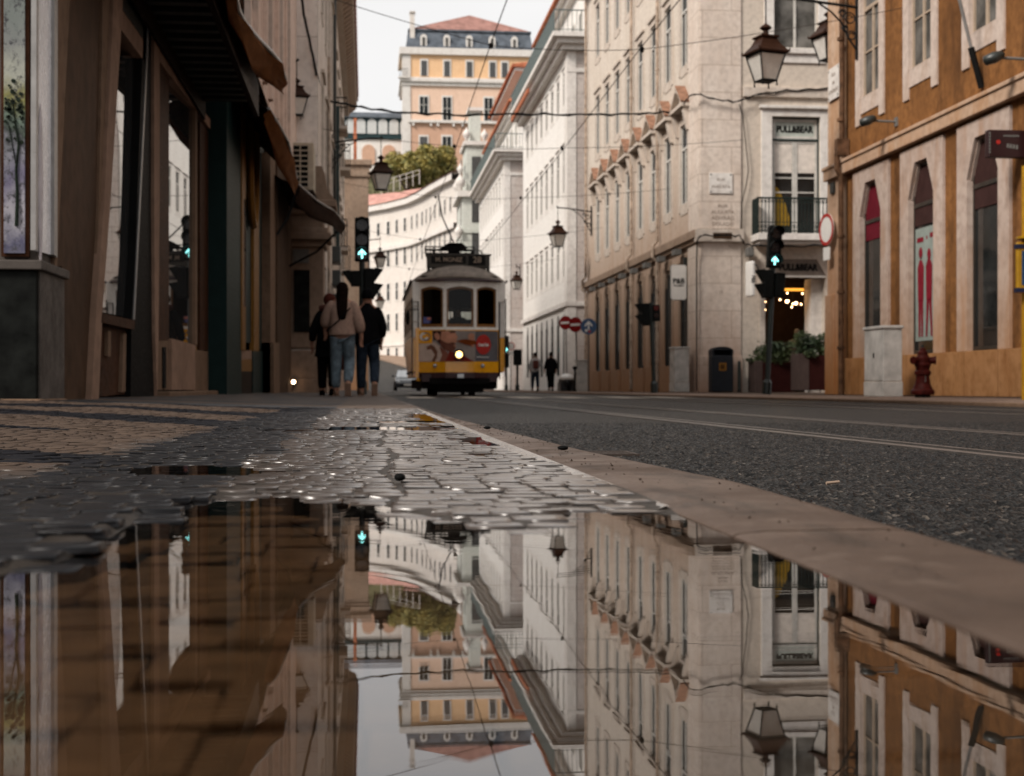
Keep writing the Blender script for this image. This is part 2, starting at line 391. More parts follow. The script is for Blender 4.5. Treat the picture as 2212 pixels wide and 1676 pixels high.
# ---------------------------------------------------------------- right: Pombaline corner building with the clothes shop
def shop_building():
    Yn, Yf = 39.4, 60.0; Lw = Yf - Yn; H = 17.3
    g = thing('corner_shop_building', 'cream corner building with pedimented windows and a clothes shop below', 'building', (BX, Yn, 0))
    S = (0, Lw, NA)              # street facade frame
    cols = [18.6 - 2.25 * k for k in range(8)]
    ar = [(c - .5, c + .5, .72, 3.85, .27, .7) for c in cols]
    W = [(c - .48, c + .48, z, z + h) for c in cols for z, h in ((5.63, 2.4), (9.77, 2.37), (13.75, 2.15))]
    w = MB(); wall(w, 0, Lw, 0, H, ar + W, .26)
    w.box(.01, .32, 0, Lw - 4.3, 8, H)
    w.quad((0, 0, 0), (0, 0, H), (0, 8, H), (0, 8, 0))
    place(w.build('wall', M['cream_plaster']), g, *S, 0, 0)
    # pilasters between the arches, plinth blocks
    p = MB()
    for c in cols:
        for s in (-1, 1): p.box(c + s * .5, -.02, .9, c + s * .78, .01, 3.95)
        p.box(c - .499, -.02, 3.85, c + .499, .01, 4.1)
        for s in (-1, 1): p.prism([(c + s*.5, -.02, 3.15), (c + s*.5, -.02, 3.85), (c + s*.23, -.02, 3.85)], (0, .03, 0))
        p.box(c - .9, -.11, 0, c + .9, .012, .82)
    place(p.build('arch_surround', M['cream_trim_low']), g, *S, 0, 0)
    l = MB(); l.box(-.05, -.2, 4.42, Lw + .08, .01, 4.66); l.box(-.03, -.12, 4.3, Lw + .05, .008, 4.419)
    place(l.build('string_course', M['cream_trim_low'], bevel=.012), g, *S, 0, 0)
    c_ = MB(); c_.box(-.6, -.65, H, Lw + .6, .3, H + .3); c_.box(-.4, -.4, H - .35, Lw + .4, .25, H - .003); place(c_.build('cornice', M['cream_trim']), g, *S, 0, 0)
    for hh, z, ap, hd in ((2.4, 5.63, .3, False), (2.37, 9.77, .28, True), (2.15, 13.75, .26, True)):
        o = surround(.96, hh, .2, ap, .2, hd); row(o, g, S, [(c - .48, z) for c in cols])
        o = window_proto(.96, hh, .7, 'white_paint', 'glass', True, .02, 0); row(o, g, S, [(c - .48, z) for c in cols])
    o = window_proto(1.0, 3.0, .0, 'shop_frame', 'glass', False, .012); row(o, g, S, [(c - .5, .73) for c in cols])
    # pediments on brackets over the first-floor windows
    def ped():
        m = MB(); hw = .86
        m.box(-hw, -.30, 8.42, hw, -.002, 8.52)
        for s in (-1, 1):
            m.prism([(s*hw, -.28, 8.525), (s*(hw-.14), -.28, 8.525), (s*.10, -.28, 8.98), (s*.10, -.28, 9.12)], (0, .278, 0))
            m.prism([(s*.62, -.22, 8.41), (s*.62, -.22, 8.28), (s*.62, -.10, 7.75), (s*.62, -.002, 7.72), (s*.62, -.002, 8.41)], (s*.17, 0, 0))
        m.prism([(-.7, -.1, 8.545), (.7, -.1, 8.545), (0, -.1, 9.1)], (0, .09, 0))
        o = m.build('pediment', M['cream_trim'])
        e = MB()
        for s in (1,): e.prism([(s*hw, -.31, 8.525), (s*(hw+.03), -.31, 8.57), (s*.10, -.31, 9.17), (s*.10, -.31, 9.123)], (0, .30, 0))
        e.build('orange_cap', M['orange_cap'], o); return o  # dull orange cap on the near slope only
    row(ped(), g, S, [(c, 0) for c in cols])
    # gable-end wall facing the square: quoin pilaster, plaster, window, shop door
    fx = lambda x: at(x, 0, Y=Yn).x - BX
    fz = lambda y, x=1650: at(x, y, Y=Yn).z
    q1 = fx(1600); xa, xb = fx(1667), fx(1771); za, zb = fz(509), fz(251)
    da, db, dt = fx(1652), fx(1783), fz(597)
    ua, ub, uz = fx(1671), fx(1767), fz(103)
    hs = [(xa, xb, za, zb), (da, db, 0, dt), (ua, ub, uz, uz + 2.3)]
    far = [(xa + 4.2 * k, xb + 4.2 * k, z, z + h) for k in (1, 2) for z, h in ((za, zb - za), (uz, 2.3), (0.001, dt))]
    w = MB(); wall(w, q1, 13, 0, H, hs + far, .3); w.box(q1, 3.6, 0, 13, 3.7, H)
    w.quad((q1, 0, H), (13, 0, H), (13, 20, H), (0, 20, H)); w.box(12.9, .31, 0, 13, 20, H); w.build('side_wall', M['pb_plaster'], g)
    q = MB()
    q.box(-.01, -.05, 0, q1, .1, 4.3); q.box(-.01, -.05, 4.67, q1, .1, H); q.box(-.05, -.09, 0, q1 + .03, .099, 1.05)
    q.build('corner_pilaster', M['cream'], g, bevel=.01)
    q = MB(); q.box(-.06, -.02, 0, .02, 1.3, 4.28); q.box(-.05, -.02, 4.68, .02, 1.25, H); q.build('corner_pilaster', M['cream'], g, bevel=.01)
    l = MB(); l.box(-.17, -.17, 4.3, q1 + .05, .05, 4.66); l.build('string_course', M['cream_trim'], g, bevel=.01); l = MB(); l.box(q1 + .06, -.09, fz(210), 13, .0, fz(189)); l.build('string_course', M['cream_trim'], g, bevel=.01)
    v = MB(); va, vb = fx(1537), fx(1578); v.box(va, -.175, 4.38, vb, -.168, 4.56)
    v.build('vent_grille', M['rust_grille'], g)
    s = MB(); oa, ob, ot = fx(1644), fx(1796), fz(233)
    s.box(oa, -.06, za, xa, .01, zb); s.box(xb, -.06, za, ob, .01, zb); s.box(oa, -.06, zb, ob, .01, ot); s.box(oa - .06, -.14, ot - .02, ob + .06, .012, ot + .07)
    s.box(ua - .28, -.06, uz - .02, ua, .01, uz + 2.5); s.box(ub, -.06, uz - .02, ub + .28, .01, uz + 2.5); s.box(ua - .34, -.12, uz - .16, ub + .34, .012, uz - .025); s.box(ua - .2, -.05, uz - .42, ub + .2, .009, uz - .162)
    s.build('window_surround', M['white_trim'], g, bevel=.008)
    # balcony window
    f = MB(); W_, H_ = xb - xa, zb - za; zt = fz(300) - za
    for a, b2 in ((0, .05), (W_ - .05, W_)): f.box(a, .08, 0, b2, .16, H_)
    f.box(.05, .08, H_ - .05, W_ - .05, .16, H_); f.box(.05, .08, zt - .03, W_ - .05, .16, zt + .03)
    o = f.build('window', M['green_frame'], g); o.location = (xa, 0, za)
    f = MB(); t = .07
    for a, b2 in ((.051, W_/2 - .004), (W_/2 + .004, W_ - .051)):
        f.box(a, .10, .02, a + t, .15, zt - .031); f.box(b2 - t, .10, .02, b2, .15, zt - .031)
        for z in (.02, zt * .45, zt * .60, zt - .10): f.box(a + t, .105, z, b2 - t, .145, z + (.035 if .1 < z < zt - .2 else .07))
    f.box(.051, .10, zt + .031, W_ - .051, .15, zt + .11); f.box(.051, .10, H_ - .13, W_ - .051, .15, H_ - .051); f.box(.051, .10, zt + .111, .13, .15, H_ - .131); f.box(W_ - .13, .10, zt + .111, W_ - .051, .15, H_ - .131)
    f.build('sash', M['white_paint'], o)
    f = MB(); f.quad((.05, .13, .02), (W_ - .05, .13, .02), (W_ - .05, .13, zt), (.05, .13, zt)); f.build('pane', M['shop_glass'], o)
    f = MB(); f.box(.10, .118, zt * .66, W_ / 2 - .08, .128, zt - .11); f.box(W_ / 2 + .08, .118, zt * .66, W_ - .12, .128, zt - .11); f.build('blind', M['blind_cloth'], o)
    f = MB()
    f.prism([(.12, .12, .3), (.12, .12, zt*.52), (.22, .12, zt*.5), (.42, .12, zt*.36), (.56, .12, zt*.2), (.56, .12, .3)], (0, .006, 0)); f.build('yellow_curtain', M['yellow'], o)
    f = MB(); f.box(.131, .12, zt + .111, W_ - .131, .128, H_ - .131); f.build('sign_panel', M['pale_green_glass'], o)
    text('lettering', 'PULL&BEAR', .26, (W_/2, .116, (zt + H_) / 2 - .02), UPR, M['black_letter'], o, .003, sx=.80, bold=.013)
    # upper window
    o = window_proto(ub - ua, 2.3, 0, 'white_paint', 'glass_warm', True, .1); o.parent = g; o.location = (ua, 0, uz)
    # balcony
    ba, bb = fx(1622), fx(1622) + 2.36; bz0, bz1 = fz(531), fz(509)
    bsl = MB(); bsl.box(ba, -.72, bz0 + .1, bb, .01, bz1); bsl.box(ba + .08, -.62, bz0, bb - .08, .008, bz0 + .098); bs = bsl.build('balcony', M['white_trim'], g, bevel=.015)
    r = MB(); yr = -.66; top = bz1 + 1.02
    r.box(ba, yr - .03, top - .05, bb, yr + .03, top); r.box(ba + .03, yr, top, ba + .09, -.02, top - .05); r.box(ba, yr - .015, bz1 + .06, bb, yr + .015, bz1 + .09); r.box(ba, yr - .015, bz1 + .30, bb, yr + .015, bz1 + .32)
    n = 22
    for i in range(n + 1):
        x = ba + .03 + (bb - ba - .06) * i / n
        r.box(x - .011, yr - .011, bz1, x + .011, yr + .011, top - .05)
        if i < n:
            xc = x + (bb - ba - .06) / n / 2; r.disc((xc, yr - .008, bz1 + .19), .045, (0, 1, 0), .016, 12, .03); r.disc((xc, yr - .008, top - .12), .04, (0, 1, 0), .016, 12, .026)
    for i in range(9):
        y = yr + .02 + i * .07; r.box(ba + .015, y, bz1, ba + .045, y + .03, top - .05)
    r.build('railing', M['green_iron'], bs)
    # shop entrance
    s = MB()
    s.box(da - .16, -.05, 1.05, da, .01, dt + .62); s.box(db, -.05, 0, db + .14, .01, dt + .62); s.box(da, -.05, dt + .5, db, .01, dt + .62); s.box(da - .2, -.07, 0, da, .012, 1.0)
    s.prism([(da, -.05, dt + .05), (da, -.05, dt + .5), (da + .28, -.05, dt + .5)], (0, .06, 0)); s.prism([(db, -.05, dt + .05), (db, -.05, dt + .5), (db - .28, -.05, dt + .5)], (0, .06, 0))
    s.build('door_surround', M['cream_trim'], g, bevel=.006)
    s = MB(); s.box(da + .001, -.03, dt + .03, db - .001, .012, dt + .499); sp = s.build('shop_sign_panel', M['taupe_panel'], g)
    text('lettering', 'PULL&BEAR', .26, ((da + db) / 2 + .08, -.036, dt + .26), UPR, M['black_letter'], sp, .004, sx=.84, bold=.013)
    s = MB(); s.box(da, -.04, dt - .02, db, .06, dt + .029); s.box(db - .33, .3, 0, db - .001, .9, dt - .021); s.build('door_frame', M['white_trim'], g)
    s = MB(); s.box(da + .06, .9, dt - .34, db - .35, .96, dt - .27); s.build('light_strip', emit('warm_strip', (1, .42, .05), 1.1), g)
    room = MB(); zr = 3.5
    room.quad((da - 1, 3.55, 0), (db + 1, 3.55, 0), (db + 1, 3.55, zr + .3), (da - 1, 3.55, zr + .3)); room.quad((da - 1, .3, zr), (db + 1, .3, zr), (db + 1, 3.55, zr), (da - 1, 3.55, zr))
    room.quad((da - 1, .3, 0), (da - 1, 3.55, 0), (da - 1, 3.55, zr), (da - 1, .3, zr)); room.quad((db + 1, .3, 0), (db + 1, 3.55, 0), (db + 1, 3.55, zr), (db + 1, .3, zr)); room.quad((da - 1, .3, .01), (db + 1, .3, .01), (db + 1, 3.55, .01), (da - 1, 3.55, .01))
    room.box(da - 1, .31, 0, da - .01, .4, zr); room.box(db + .01, .31, 0, db + 1, .4, zr); room.box(da - 1, .31, dt + .02, db + 1, .4, 4.2)
    room.build('shop_interior', M['dark_room'], g)
    lt = bpy.data.lights.new('shop_lamp', 'POINT'); lt.energy = 14; lt.color = (1, .6, .28); lt.shadow_soft_size = .15; lo = bpy.data.objects.new('shop_lamp', lt); COL.objects.link(lo); lo.location = (BX + (da + db) / 2, Yn + 1.7, 2.9)
    # street facade lamp-black vents above the arches
    for c in cols: b = MB(); b.box(c - .35, -.32, 4.12, c + .12, -.12, 4.29); place(b.build('light_box', M['grey_box']), g, *S, 0, 0)
    # rainwater pipes on the street facade
    for c in (cols[1] + 1.12 - 2.25 * 1, cols[4] + 1.12, .35):
        d = MB(); d.tube([(c, -.12, .1), (c, -.12, 4.2), (c, -.27, 4.35), (c, -.27, 4.72), (c, -.12, 4.9), (c, -.12, H - .3)], .055, 8)
        for z in (1, 2.1, 3.2, 5.8, 7.2, 8.8, 10.4, 12): d.lathe([(.075, 0), (.075, .06)], (c, -.12, z), 8)
        place(d.build('downpipe', M['pipe_cream']), g, *S, 0, 0)
    # inscription on the corner stone, shade of the cut letters painted as grey
    ins = MB()
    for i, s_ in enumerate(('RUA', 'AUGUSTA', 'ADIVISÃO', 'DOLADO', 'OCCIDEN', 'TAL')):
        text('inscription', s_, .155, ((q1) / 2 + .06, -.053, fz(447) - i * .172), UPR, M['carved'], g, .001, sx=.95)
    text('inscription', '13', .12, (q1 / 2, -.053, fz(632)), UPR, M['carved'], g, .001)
    return g, fx, fz
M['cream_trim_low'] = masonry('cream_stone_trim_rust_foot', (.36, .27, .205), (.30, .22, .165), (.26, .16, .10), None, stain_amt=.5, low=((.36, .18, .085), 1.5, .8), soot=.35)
M['orange_cap'] = plain('orange_pediment_cap', (.27, .15, .10), .8, var=.25)
M['rust_grille'] = plain('rusty_vent_grille', (.06, .035, .02), .7)
M['green_frame'] = plain('dark_green_door_frame', (.015, .03, .028), .4)
M['green_iron'] = plain('dark_green_iron', (.016, .025, .023), .45)
M['yellow'] = plain('mustard_yellow_cloth', (.26, .155, .02), .7)
M['blind_cloth'] = plain('striped_beige_blind', (.66, .60, .54), .8)
M['pale_green_glass'] = plain('pale_green_sign_glass', (.42, .46, .42), .25, var=.06)
M['black_letter'] = plain('black_sign_letter', (.012, .012, .012), .5)
M['taupe_panel'] = plain('taupe_sign_fascia', (.20, .165, .14), .5)
M['dark_room'] = plain('dark_shop_room', (.05, .03, .02), .8)
M['grey_box'] = plain('grey_fixture_box', (.16, .155, .145), .5)
M['pipe_cream'] = plain('cream_painted_downpipe', (.42, .33, .26), .5, var=.3)
M['carved'] = plain('grey_letter_paint_and_cut_shade', (.22, .165, .13), .8)  # flat letter grey; on the inscription it paints the shade of cut strokes
EX['shop'], fx, fz = shop_building()

# ---------------------------------------------------------------- right: two white blocks further down
def white_block(name, label, Yn, Yf, rows, cols_n, c0, sp, wall_m, H, attic, arches=True, tile2=None, panew=.6):
    Lw = Yf - Yn
    g = thing(name, label, 'building', (BX, Yn, 0)); S = (0, Lw, NA)
    cols = [Yf - (c0 + sp * k) for k in range(cols_n)]
    W = [(c - .48, c + .48, z, z + h) for c in cols for z, h in rows]
    ar = [(c - .5, c + .5, .72, 3.7, .25, .6) for c in cols] if arches else []
    w = MB(); wall(w, 0, Lw, 0, H, W + ar, .25); w.box(.01, .3, 0, Lw - .01, 14, H); w.quad((0, 0, 0), (0, 0, H), (0, 14, H), (0, 14, 0))
    place(w.build('wall', wall_m), g, *S, 0, 0)
    e = MB(); e.box(0, -.04, 0, 14, .27, H - .6); e.build('side_wall', M['grey_ashlar'], g)
    q = MB(); q.box(-.06, .0, 0, 0.0, 1.0, H - .6); q.box(-.08, -.08, 0, .35, -.041, H - .6); q.build('corner_pilaster', M['white_trim'], g)
    for z, h in rows:
        o = surround(.96, h, .17, .2, .2, z > 5, 'white_trim', -.02); row(o, g, S, [(c - .48, z) for c in cols])
        o = window_proto(.96, h, .7, 'white_paint', 'glass', True, .01); row(o, g, S, [(c - .48, z) for c in cols])
    if arches: o = window_proto(1.0, 2.95, 0, 'shop_frame', 'glass', False, .012); row(o, g, S, [(c - .5, .73) for c in cols])
    l = MB(); l.box(-.05, -.15, 4.0, Lw + .1, .01, 4.22); place(l.build('string_course', M['white_trim']), g, *S, 0, 0)
    l = MB(); l.box(-.15, -.14, 4.0, 14, -.041, 4.22); l.build('string_course', M['white_trim'], g); l = MB(); l.box(-.1, -.1, H - 1.6, 14, -.041, H - 1.4); l.build('string_course', M['white_trim'], g)
    # cornice wraps the corner
    c = MB()
    for a, z0, z1 in ((.35, H - .6, H - .35), (.6, H - .347, H - .1), (.85, H - .097, H + .12)):
        c.box(-a, -a, z0, 14, Lw + .2, z1)
    c.build('cornice', M['white_trim'], g)
    r = MB(); zt = H + .12
    r.box(-.8, -.8, zt + .98, 14, -.76, zt + 1.03); r.box(-.8, -.8, zt + .08, 14, -.77, zt + .11); r.box(-.8, -.76, zt + .98, -.76, Lw, zt + 1.03)
    for i in range(70): x = -.78 + i * .21; r.box(x - .012, -.79, zt, x + .012, -.77, zt + .98)
    for i in range(int(Lw / .16)): y = -.7 + i * .16; r.box(-.79, y - .05, zt, -.77, y + .05, zt + .98)
    r.build('railing', M['roof_rail'], g)
    a_, ez = attic
    t = MB(); t.box(a_, a_ * .9, H + .1, 14, Lw, ez); t.build('attic', M['white_facade'], g)
    t = MB(); t.box(a_ - .55, a_ * .9 - .5, ez, 14, Lw + .2, ez + .22); t.box(a_ - .3, a_ * .9 - .3, ez - .3, 14, Lw, ez - .003); t.build('eave', M['white_trim'], g)
    t = MB(); x0, y0, zz = a_ - .75, a_ * .9 - .7, ez + .23
    t.add([(x0, y0, zz), (14, y0, zz), (14, Lw + .3, zz), (x0, Lw + .3, zz), (x0, y0, zz + .16), (14, y0, zz + .16), (14, Lw + .3, zz + .16), (x0, Lw + .3, zz + .16), (7, y0 + 5, zz + 2.6), (7, Lw - 4, zz + 2.6), (14, y0 + 5, zz + 2.6), (14, Lw - 4, zz + 2.6)],
          [(0, 1, 5, 4), (3, 0, 4, 7), (2, 3, 7, 6), (4, 5, 10, 8), (7, 4, 8, 9), (6, 7, 9, 11), (8, 10, 11, 9), (0, 3, 2, 1)])
    t.build('roof', M['terracotta'], g)
    aw = window_proto(.9, 1.5, 0, 'white_paint', 'glass', True, .0)
    n = 6; row(aw, g, (a_ - .07, Lw, NA), [(1.6 + i * (Lw - 4) / n, H + .9) for i in range(n + 1)])
    return g
M['roof_rail'] = plain('green_grey_roof_railing', (.10, .125, .12), .5)
EX['white1'] = white_block('white_building', 'white building with roof railing, next after the cream corner building', 65.6, 84.8, [(5.45, 1.9), (9.5, 2.15), (13.7, 1.6)], 8, 67.0, 2.2, M['white_facade'], 16.6, (1.3, 20.6))
EX['white2'] = white_block('white_building', 'far white building with orange eaves stepping up above its railing', 95.9, 118, [(5.45, 1.9), (9.5, 2.15), (13.2, 1.6)], 9, 97.4, 2.3, M['white_facade'], 16.3, (1.0, 19.6))
up = MB(); up.box(1.9, 3.2, 20, 14, 20, 22.4); up.build('upper_attic', M['white_facade'], EX['white2'])
up = MB(); up.box(.9, 2.3, 22.4, 14.2, 21, 22.65); up.build('eave', M['white_trim'], EX['white2'])
up = MB(); up.prism([(.7, 2.1, 22.66), (.7, 2.1, 22.86), (7, 5, 24.4), (14.3, 2.1, 22.86), (14.3, 2.1, 22.66)], (0, 19.5, 0)); up.build('roof', M['terracotta'], EX['white2'])
up = MB(); up.box(-.92, 9, 15.9, -.80, 17.5, 16.15); up.build('gutter', M['terracotta'], EX['white1'])

# ---------------------------------------------------------------- pale green ornate tower at the bend
g = thing('ornate_tower', 'pale green ornate stone tower with urns rising where the street bends', 'tower', (8.3, 121, 0))
t = MB(); t.box(0, 0, 0, 2.4, 7, 17); t.box(.35, .2, 17, 2.0, 5, 21.3); t.box(.7, .4, 21.3, 1.6, 3, 24.2)
for z in (5, 9.5, 13.5): t.box(-.12, -.12, z, 2.5, 7, z + .35)
t.build('body', masonry('pale_green_stone', (.62, .63, .58), (.56, .58, .53), (.30, .30, .24), None, stain_amt=.4, soot=.25), g)
for q in ((-.45, -.4, 16.6, 2.7, 7, 17.1), (.1, -.05, 21.1, 2.2, 5, 21.45), (.5, .2, 24.1, 1.8, 3.1, 24.4), (-.3, -.25, 10.6, 2.6, 7, 10.9)): t = MB(); t.box(*q); t.build('cornice', M['white_trim'], g)
for x, y, z, s in ((-.2, 0, 17.1, .55), (.35, .1, 21.45, .42), (1.9, .1, 21.45, .38), (-.3, 2, 17.1, .5), (-.35, -.15, 13.0, .45), (-.4, -.2, 11.0, .4), (-.2, .0, 18.5, .35)):
    t = MB(); t.lathe([(s*.3, 0), (s*.28, s*.3), (s*.7, s*.9), (s*.85, s*1.5), (s*.5, s*2), (s*.25, s*2.3), (s*.1, s*2.7)], (x, y, z), 10); t.build('urn', M['white_trim'], g, smooth=True)
for z in (2, 6.2, 11.6, 14.4, 18.2):
    for q in ((-.02, 1.4, .02, 2.5), (.8, -.02, 1.6, .02)):
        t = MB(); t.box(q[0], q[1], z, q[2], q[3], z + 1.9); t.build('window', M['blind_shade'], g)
# ================================================================ the bend of the street and the hill behind
M['yellowish'] = masonry('warm_cream_far_plaster', (.70, .65, .60), (.66, .61, .56), (.45, .36, .29), None, stain_amt=.2, soot=.05)
def curved_building():
    P = [(-12, 169.5), (-8, 169.2), (-3, 168), (.5, 165), (2.9, 161.3), (4.9, 157), (6.1, 152.2), (7.0, 147), (7.9, 142.5), (8.9, 138)]
    g = thing('curved_building', 'long cream building with a faded pink roof curving across the end of the street', 'building', (-3, 168, 0))
    O = Vector((-3, 168, 0))
    def strip(zlo, zhi, out, name, mat, closed=True):
        m = MB(); n = len(P); pts = []
        for i in range(n):
            a = Vector(P[max(0, i-1)]); b = Vector(P[min(n-1, i+1)]); t = (b - a).normalized(); nn = Vector((t.y, -t.x))
            nn = -nn if nn.y > .0 and nn.x > 0 else nn
            p = Vector(P[i]); pts.append((p, nn if nn.dot(Vector((-.6, -.8))) > 0 else -nn))
        for (p, a), (q, b) in zip(pts, pts[1:]):
            f = lambda v, nn, w, z: (v.x + nn.x*w - O.x, v.y + nn.y*w - O.y, z)
            m.add([f(p, a, out, zlo), f(q, b, out, zlo), f(q, b, out, zhi), f(p, a, out, zhi), f(p, a, -.5, zlo), f(q, b, -.5, zlo), f(q, b, -.5, zhi), f(p, a, -.5, zhi)],
                  [(0,1,2,3), (3,2,6,7), (0,4,5,1), (4,7,6,5)])
        return m.build(name, mat, g)
    strip(-1, 20.6, 0, 'wall', M['yellowish']); strip(15.9, 16.4, .35, 'string_course', M['white_trim']); strip(20.61, 21.3, .55, 'cornice', M['white_trim']); strip(4.9, 5.15, .12, 'string_course', M['white_trim'])
    # roof slope
    m = MB(); n = len(P)
    for (a, b) in zip(P, P[1:]):
        A, B = Vector((a[0]-O.x, a[1]-O.y, 21.31)), Vector((b[0]-O.x, b[1]-O.y, 21.31)); t = (B - A).normalized(); nn = Vector((-t.y, t.x, 0)); nn = nn if nn.y > 0 else -nn
        fr = -nn * .7
        m.add([A + fr, B + fr, B + nn*5 + Vector((.6, 0, 2.3)), A + nn*5 + Vector((0, 0, 2.3))], [(0, 1, 2, 3)])
    m.build('roof', M['pink_tile'], g)
    proto = window_proto(.62, 1.9, .6, 'white_paint', 'glass', False, -.05); su = surround(.62, 1.9, .12, .14, .1, False, 'white_trim', -.06)
    seg = []
    for (a, b) in zip(P, P[1:]):
        d = Vector((b[0]-a[0], b[1]-a[1])); seg.append((Vector(a), d.normalized(), d.length))
    s = 1.2; tot = sum(x[2] for x in seg); first = True
    spots = []
    while s < tot - .8:
        r = s
        for a, d, l in seg:
            if r < l: spots.append((a + d * r, math.atan2(d.y, d.x))); break
            r -= l
        s += 2.05
    k = 0
    for p, ang in spots:
        for z, h in ((17.7, 1.5), (14.0, 1.9), (10.1, 2.0), (6.6, 2.0), (3.5, 1.2)):
            for pr in (proto, su):
                o = pr if k == 0 else copy_tree(pr)
                o.parent = g; o.location = (p.x - O.x - math.cos(ang)*.3, p.y - O.y - math.sin(ang)*.3, z); o.rotation_euler = (0, 0, ang); o.scale = (1, 1, h / 1.9)
            k += 1
    r = MB()
    a, b = Vector((1.8, 164.5, 24.2)) - O, Vector((6.0, 158, 24.6)) - O
    r.tube([a, b], .035, 6); r.tube([a + Vector((0, 0, -.5)), b + Vector((0, 0, -.5))], .025, 6)
    for i in range(7): q = a.lerp(b, i / 6); r.tube([q, q + Vector((0, 0, -1.6))], .05, 6)
    r.build('roof_railing', M['white_paint'], g)
    return g
curved_building()

def hill_house():
    Y = 230; X = lambda x: at(x, 0, Y=Y).x; Z = lambda y, x=950: at(x, y, Y=Y).z
    x0, x1 = X(871), X(1150)
    g = thing('hilltop_house', 'tall orange and peach mansion with slate mansard on top of the hill', 'house', (x0, Y, 0))
    X_ = lambda x: X(x) - x0
    Wd = x1 - x0
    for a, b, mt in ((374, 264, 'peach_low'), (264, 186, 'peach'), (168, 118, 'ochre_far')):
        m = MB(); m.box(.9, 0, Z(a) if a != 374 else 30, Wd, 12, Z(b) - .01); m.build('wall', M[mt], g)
    m = MB(); m.box(-.12, -.15, 30, 1.2, 3, Z(120)); m.box(-.3, -.3, Z(186), Wd, 12, Z(168)); m.box(-.55, -.6, Z(178), Wd, 12, Z(172)); m.box(-.6, -.5, Z(119), Wd, 12, Z(104.4)); m.box(.8, -.5, Z(266), Wd, .2, Z(260))
    m.box(-.8, -.9, Z(172), .9, 0, Z(169))
    for x in (890, 928, 943, 977, 997): m.box(X_(x), -.4, Z(273), X_(x + 5), .1, Z(266))
    m.build('stone_trim', M['white_trim'], g)
    m = MB(); a, b, c, d = X_(876), X_(884), X_(1147), Wd; zb, zt = Z(104), Z(64)
    m.add([(a, -.4, zb), (d, -.4, zb), (d, 12, zb), (a, 12, zb), (b, 1.2, zt), (c, 1.2, zt), (c, 11, zt), (b, 11, zt)], [(0,1,5,4), (1,2,6,5), (3,0,4,7), (2,3,7,6), (4,5,6,7)]); m.box(b - .15, .9, zt, c + .15, 11, zt + .3)
    m.build('mansard', M['slate'], g)
    m = MB(); m.add([(b, 1, zt + .31), (c, 1, zt + .31), (c, 11, zt + .31), (b, 11, zt + .31), (X_(1020), 6, at(1020, 33, Y=236.).z)], [(0,1,4), (1,2,4), (2,3,4), (3,0,4)]); m.build('roof', M['old_tile'], g)
    m = MB(); m.box(X_(886), .5, Z(104), X_(896), 2, Z(27)); m.box(X_(885), .3, Z(27), X_(897.5), 2.2, Z(24)); m.build('chimney', M['yellowish'], g)
    for x in (915, 965, 1013.5, 1063, 1111):      # dormers
        m = MB(); archbox(m, X_(x - 7), X_(x + 7), Z(103), Z(82), -.25, 1.5); o = m.build('dormer', M['white_trim'], g)
        m = MB(); m.box(X_(x - 3), -.3, Z(101), X_(x + 3), -.26, Z(82)); m.build('pane', M['glass_warm'], o)
    def win(x, y0, y1, hw, mt):
        m = MB(); m.box(X_(x - hw - 3), -.12, Z(y1), X_(x + hw + 3), .0, Z(y0 - 4)); o = m.build('window', M['white_trim'], g)
        m = MB(); m.box(X_(x - hw), -.16, Z(y1), X_(x + hw), -.13, Z(y0)); m.build('pane', M[mt], o)
        if mt != 'blind_shade':
            m = MB(); m.box(X_(x - .7), -.2, Z(y1), X_(x + .7), -.17, Z(y0)); m.box(X_(x - hw), -.2, Z((y0+y1)/2 + .6), X_(x + hw), -.171, Z((y0+y1)/2 - .6)); m.build('sash', M['white_paint'], o)
    for x in (916, 965.5, 1014, 1064, 1090): win(x, 132, 165, 6, 'blind_shade')
    for x in (915.5, 965.5, 1055): win(x, 210, 245 if x < 940 else 259, 8.5, 'glass')
    win(915, 296, 325, 8, 'blind_shade'); win(965, 295, 340, 9, 'glass')
    m = MB()
    for i in range(12): xx = -.7 + i * .13; m.box(xx, -.9, Z(169), xx + .03, -.87, Z(153))
    m.box(-.8, -.9, Z(153), .8, -.86, Z(152)); m.build('balcony_railing', M['dark_metal'], g)
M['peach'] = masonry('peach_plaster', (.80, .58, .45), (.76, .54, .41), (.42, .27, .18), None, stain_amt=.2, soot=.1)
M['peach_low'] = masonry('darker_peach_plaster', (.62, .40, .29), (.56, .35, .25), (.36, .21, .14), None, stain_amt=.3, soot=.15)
M['ochre_far'] = masonry('golden_ochre_plaster', (.82, .55, .33), (.78, .50, .29), (.45, .25, .12), None, stain_amt=.2, soot=.1)
M['old_tile'] = plain('dull_red_roof_tile', (.30, .165, .14), .85, var=.2, scale=1)
hill_house()

def arcade():
    Y = 236; X = lambda x: at(x, 0, Y=Y).x; Z = lambda y: at(820, y, Y=Y).z
    x0 = X(740)
    g = thing('iron_arcade_building', 'dark green iron gallery with arched windows over white arches on the hill', 'building', (x0, Y, 0)); q = lambda x: X(x) - x0
    m = MB(); m.box(0, 0, Z(300), q(868), 8, Z(252)); m.build('gallery', M['steel_green'], g)
    m = MB(); m.prism([(0, -.5, Z(255)), (0, 4, Z(233)), (0, 8.5, Z(255))], (q(869), 0, 0)); m.build('roof', M['slate'], g)
    for i in range(6):
        x = 756 + 23.7 * i
        m = MB(); archbox(m, q(x - 10), q(x + 10), Z(289), Z(267), -.12, .1); m.build('window', M['pale_pane'], g)
    m = MB(); m.box(0, .3, 26, q(868), 8, Z(300) - .01); m.build('wall', M['white_facade'], g)
    for x in (796, 840):
        m = MB(); archbox(m, q(x - 14), q(x + 14), Z(355), Z(326), .1, .19); m.build('arch', M['peach_low'], g)
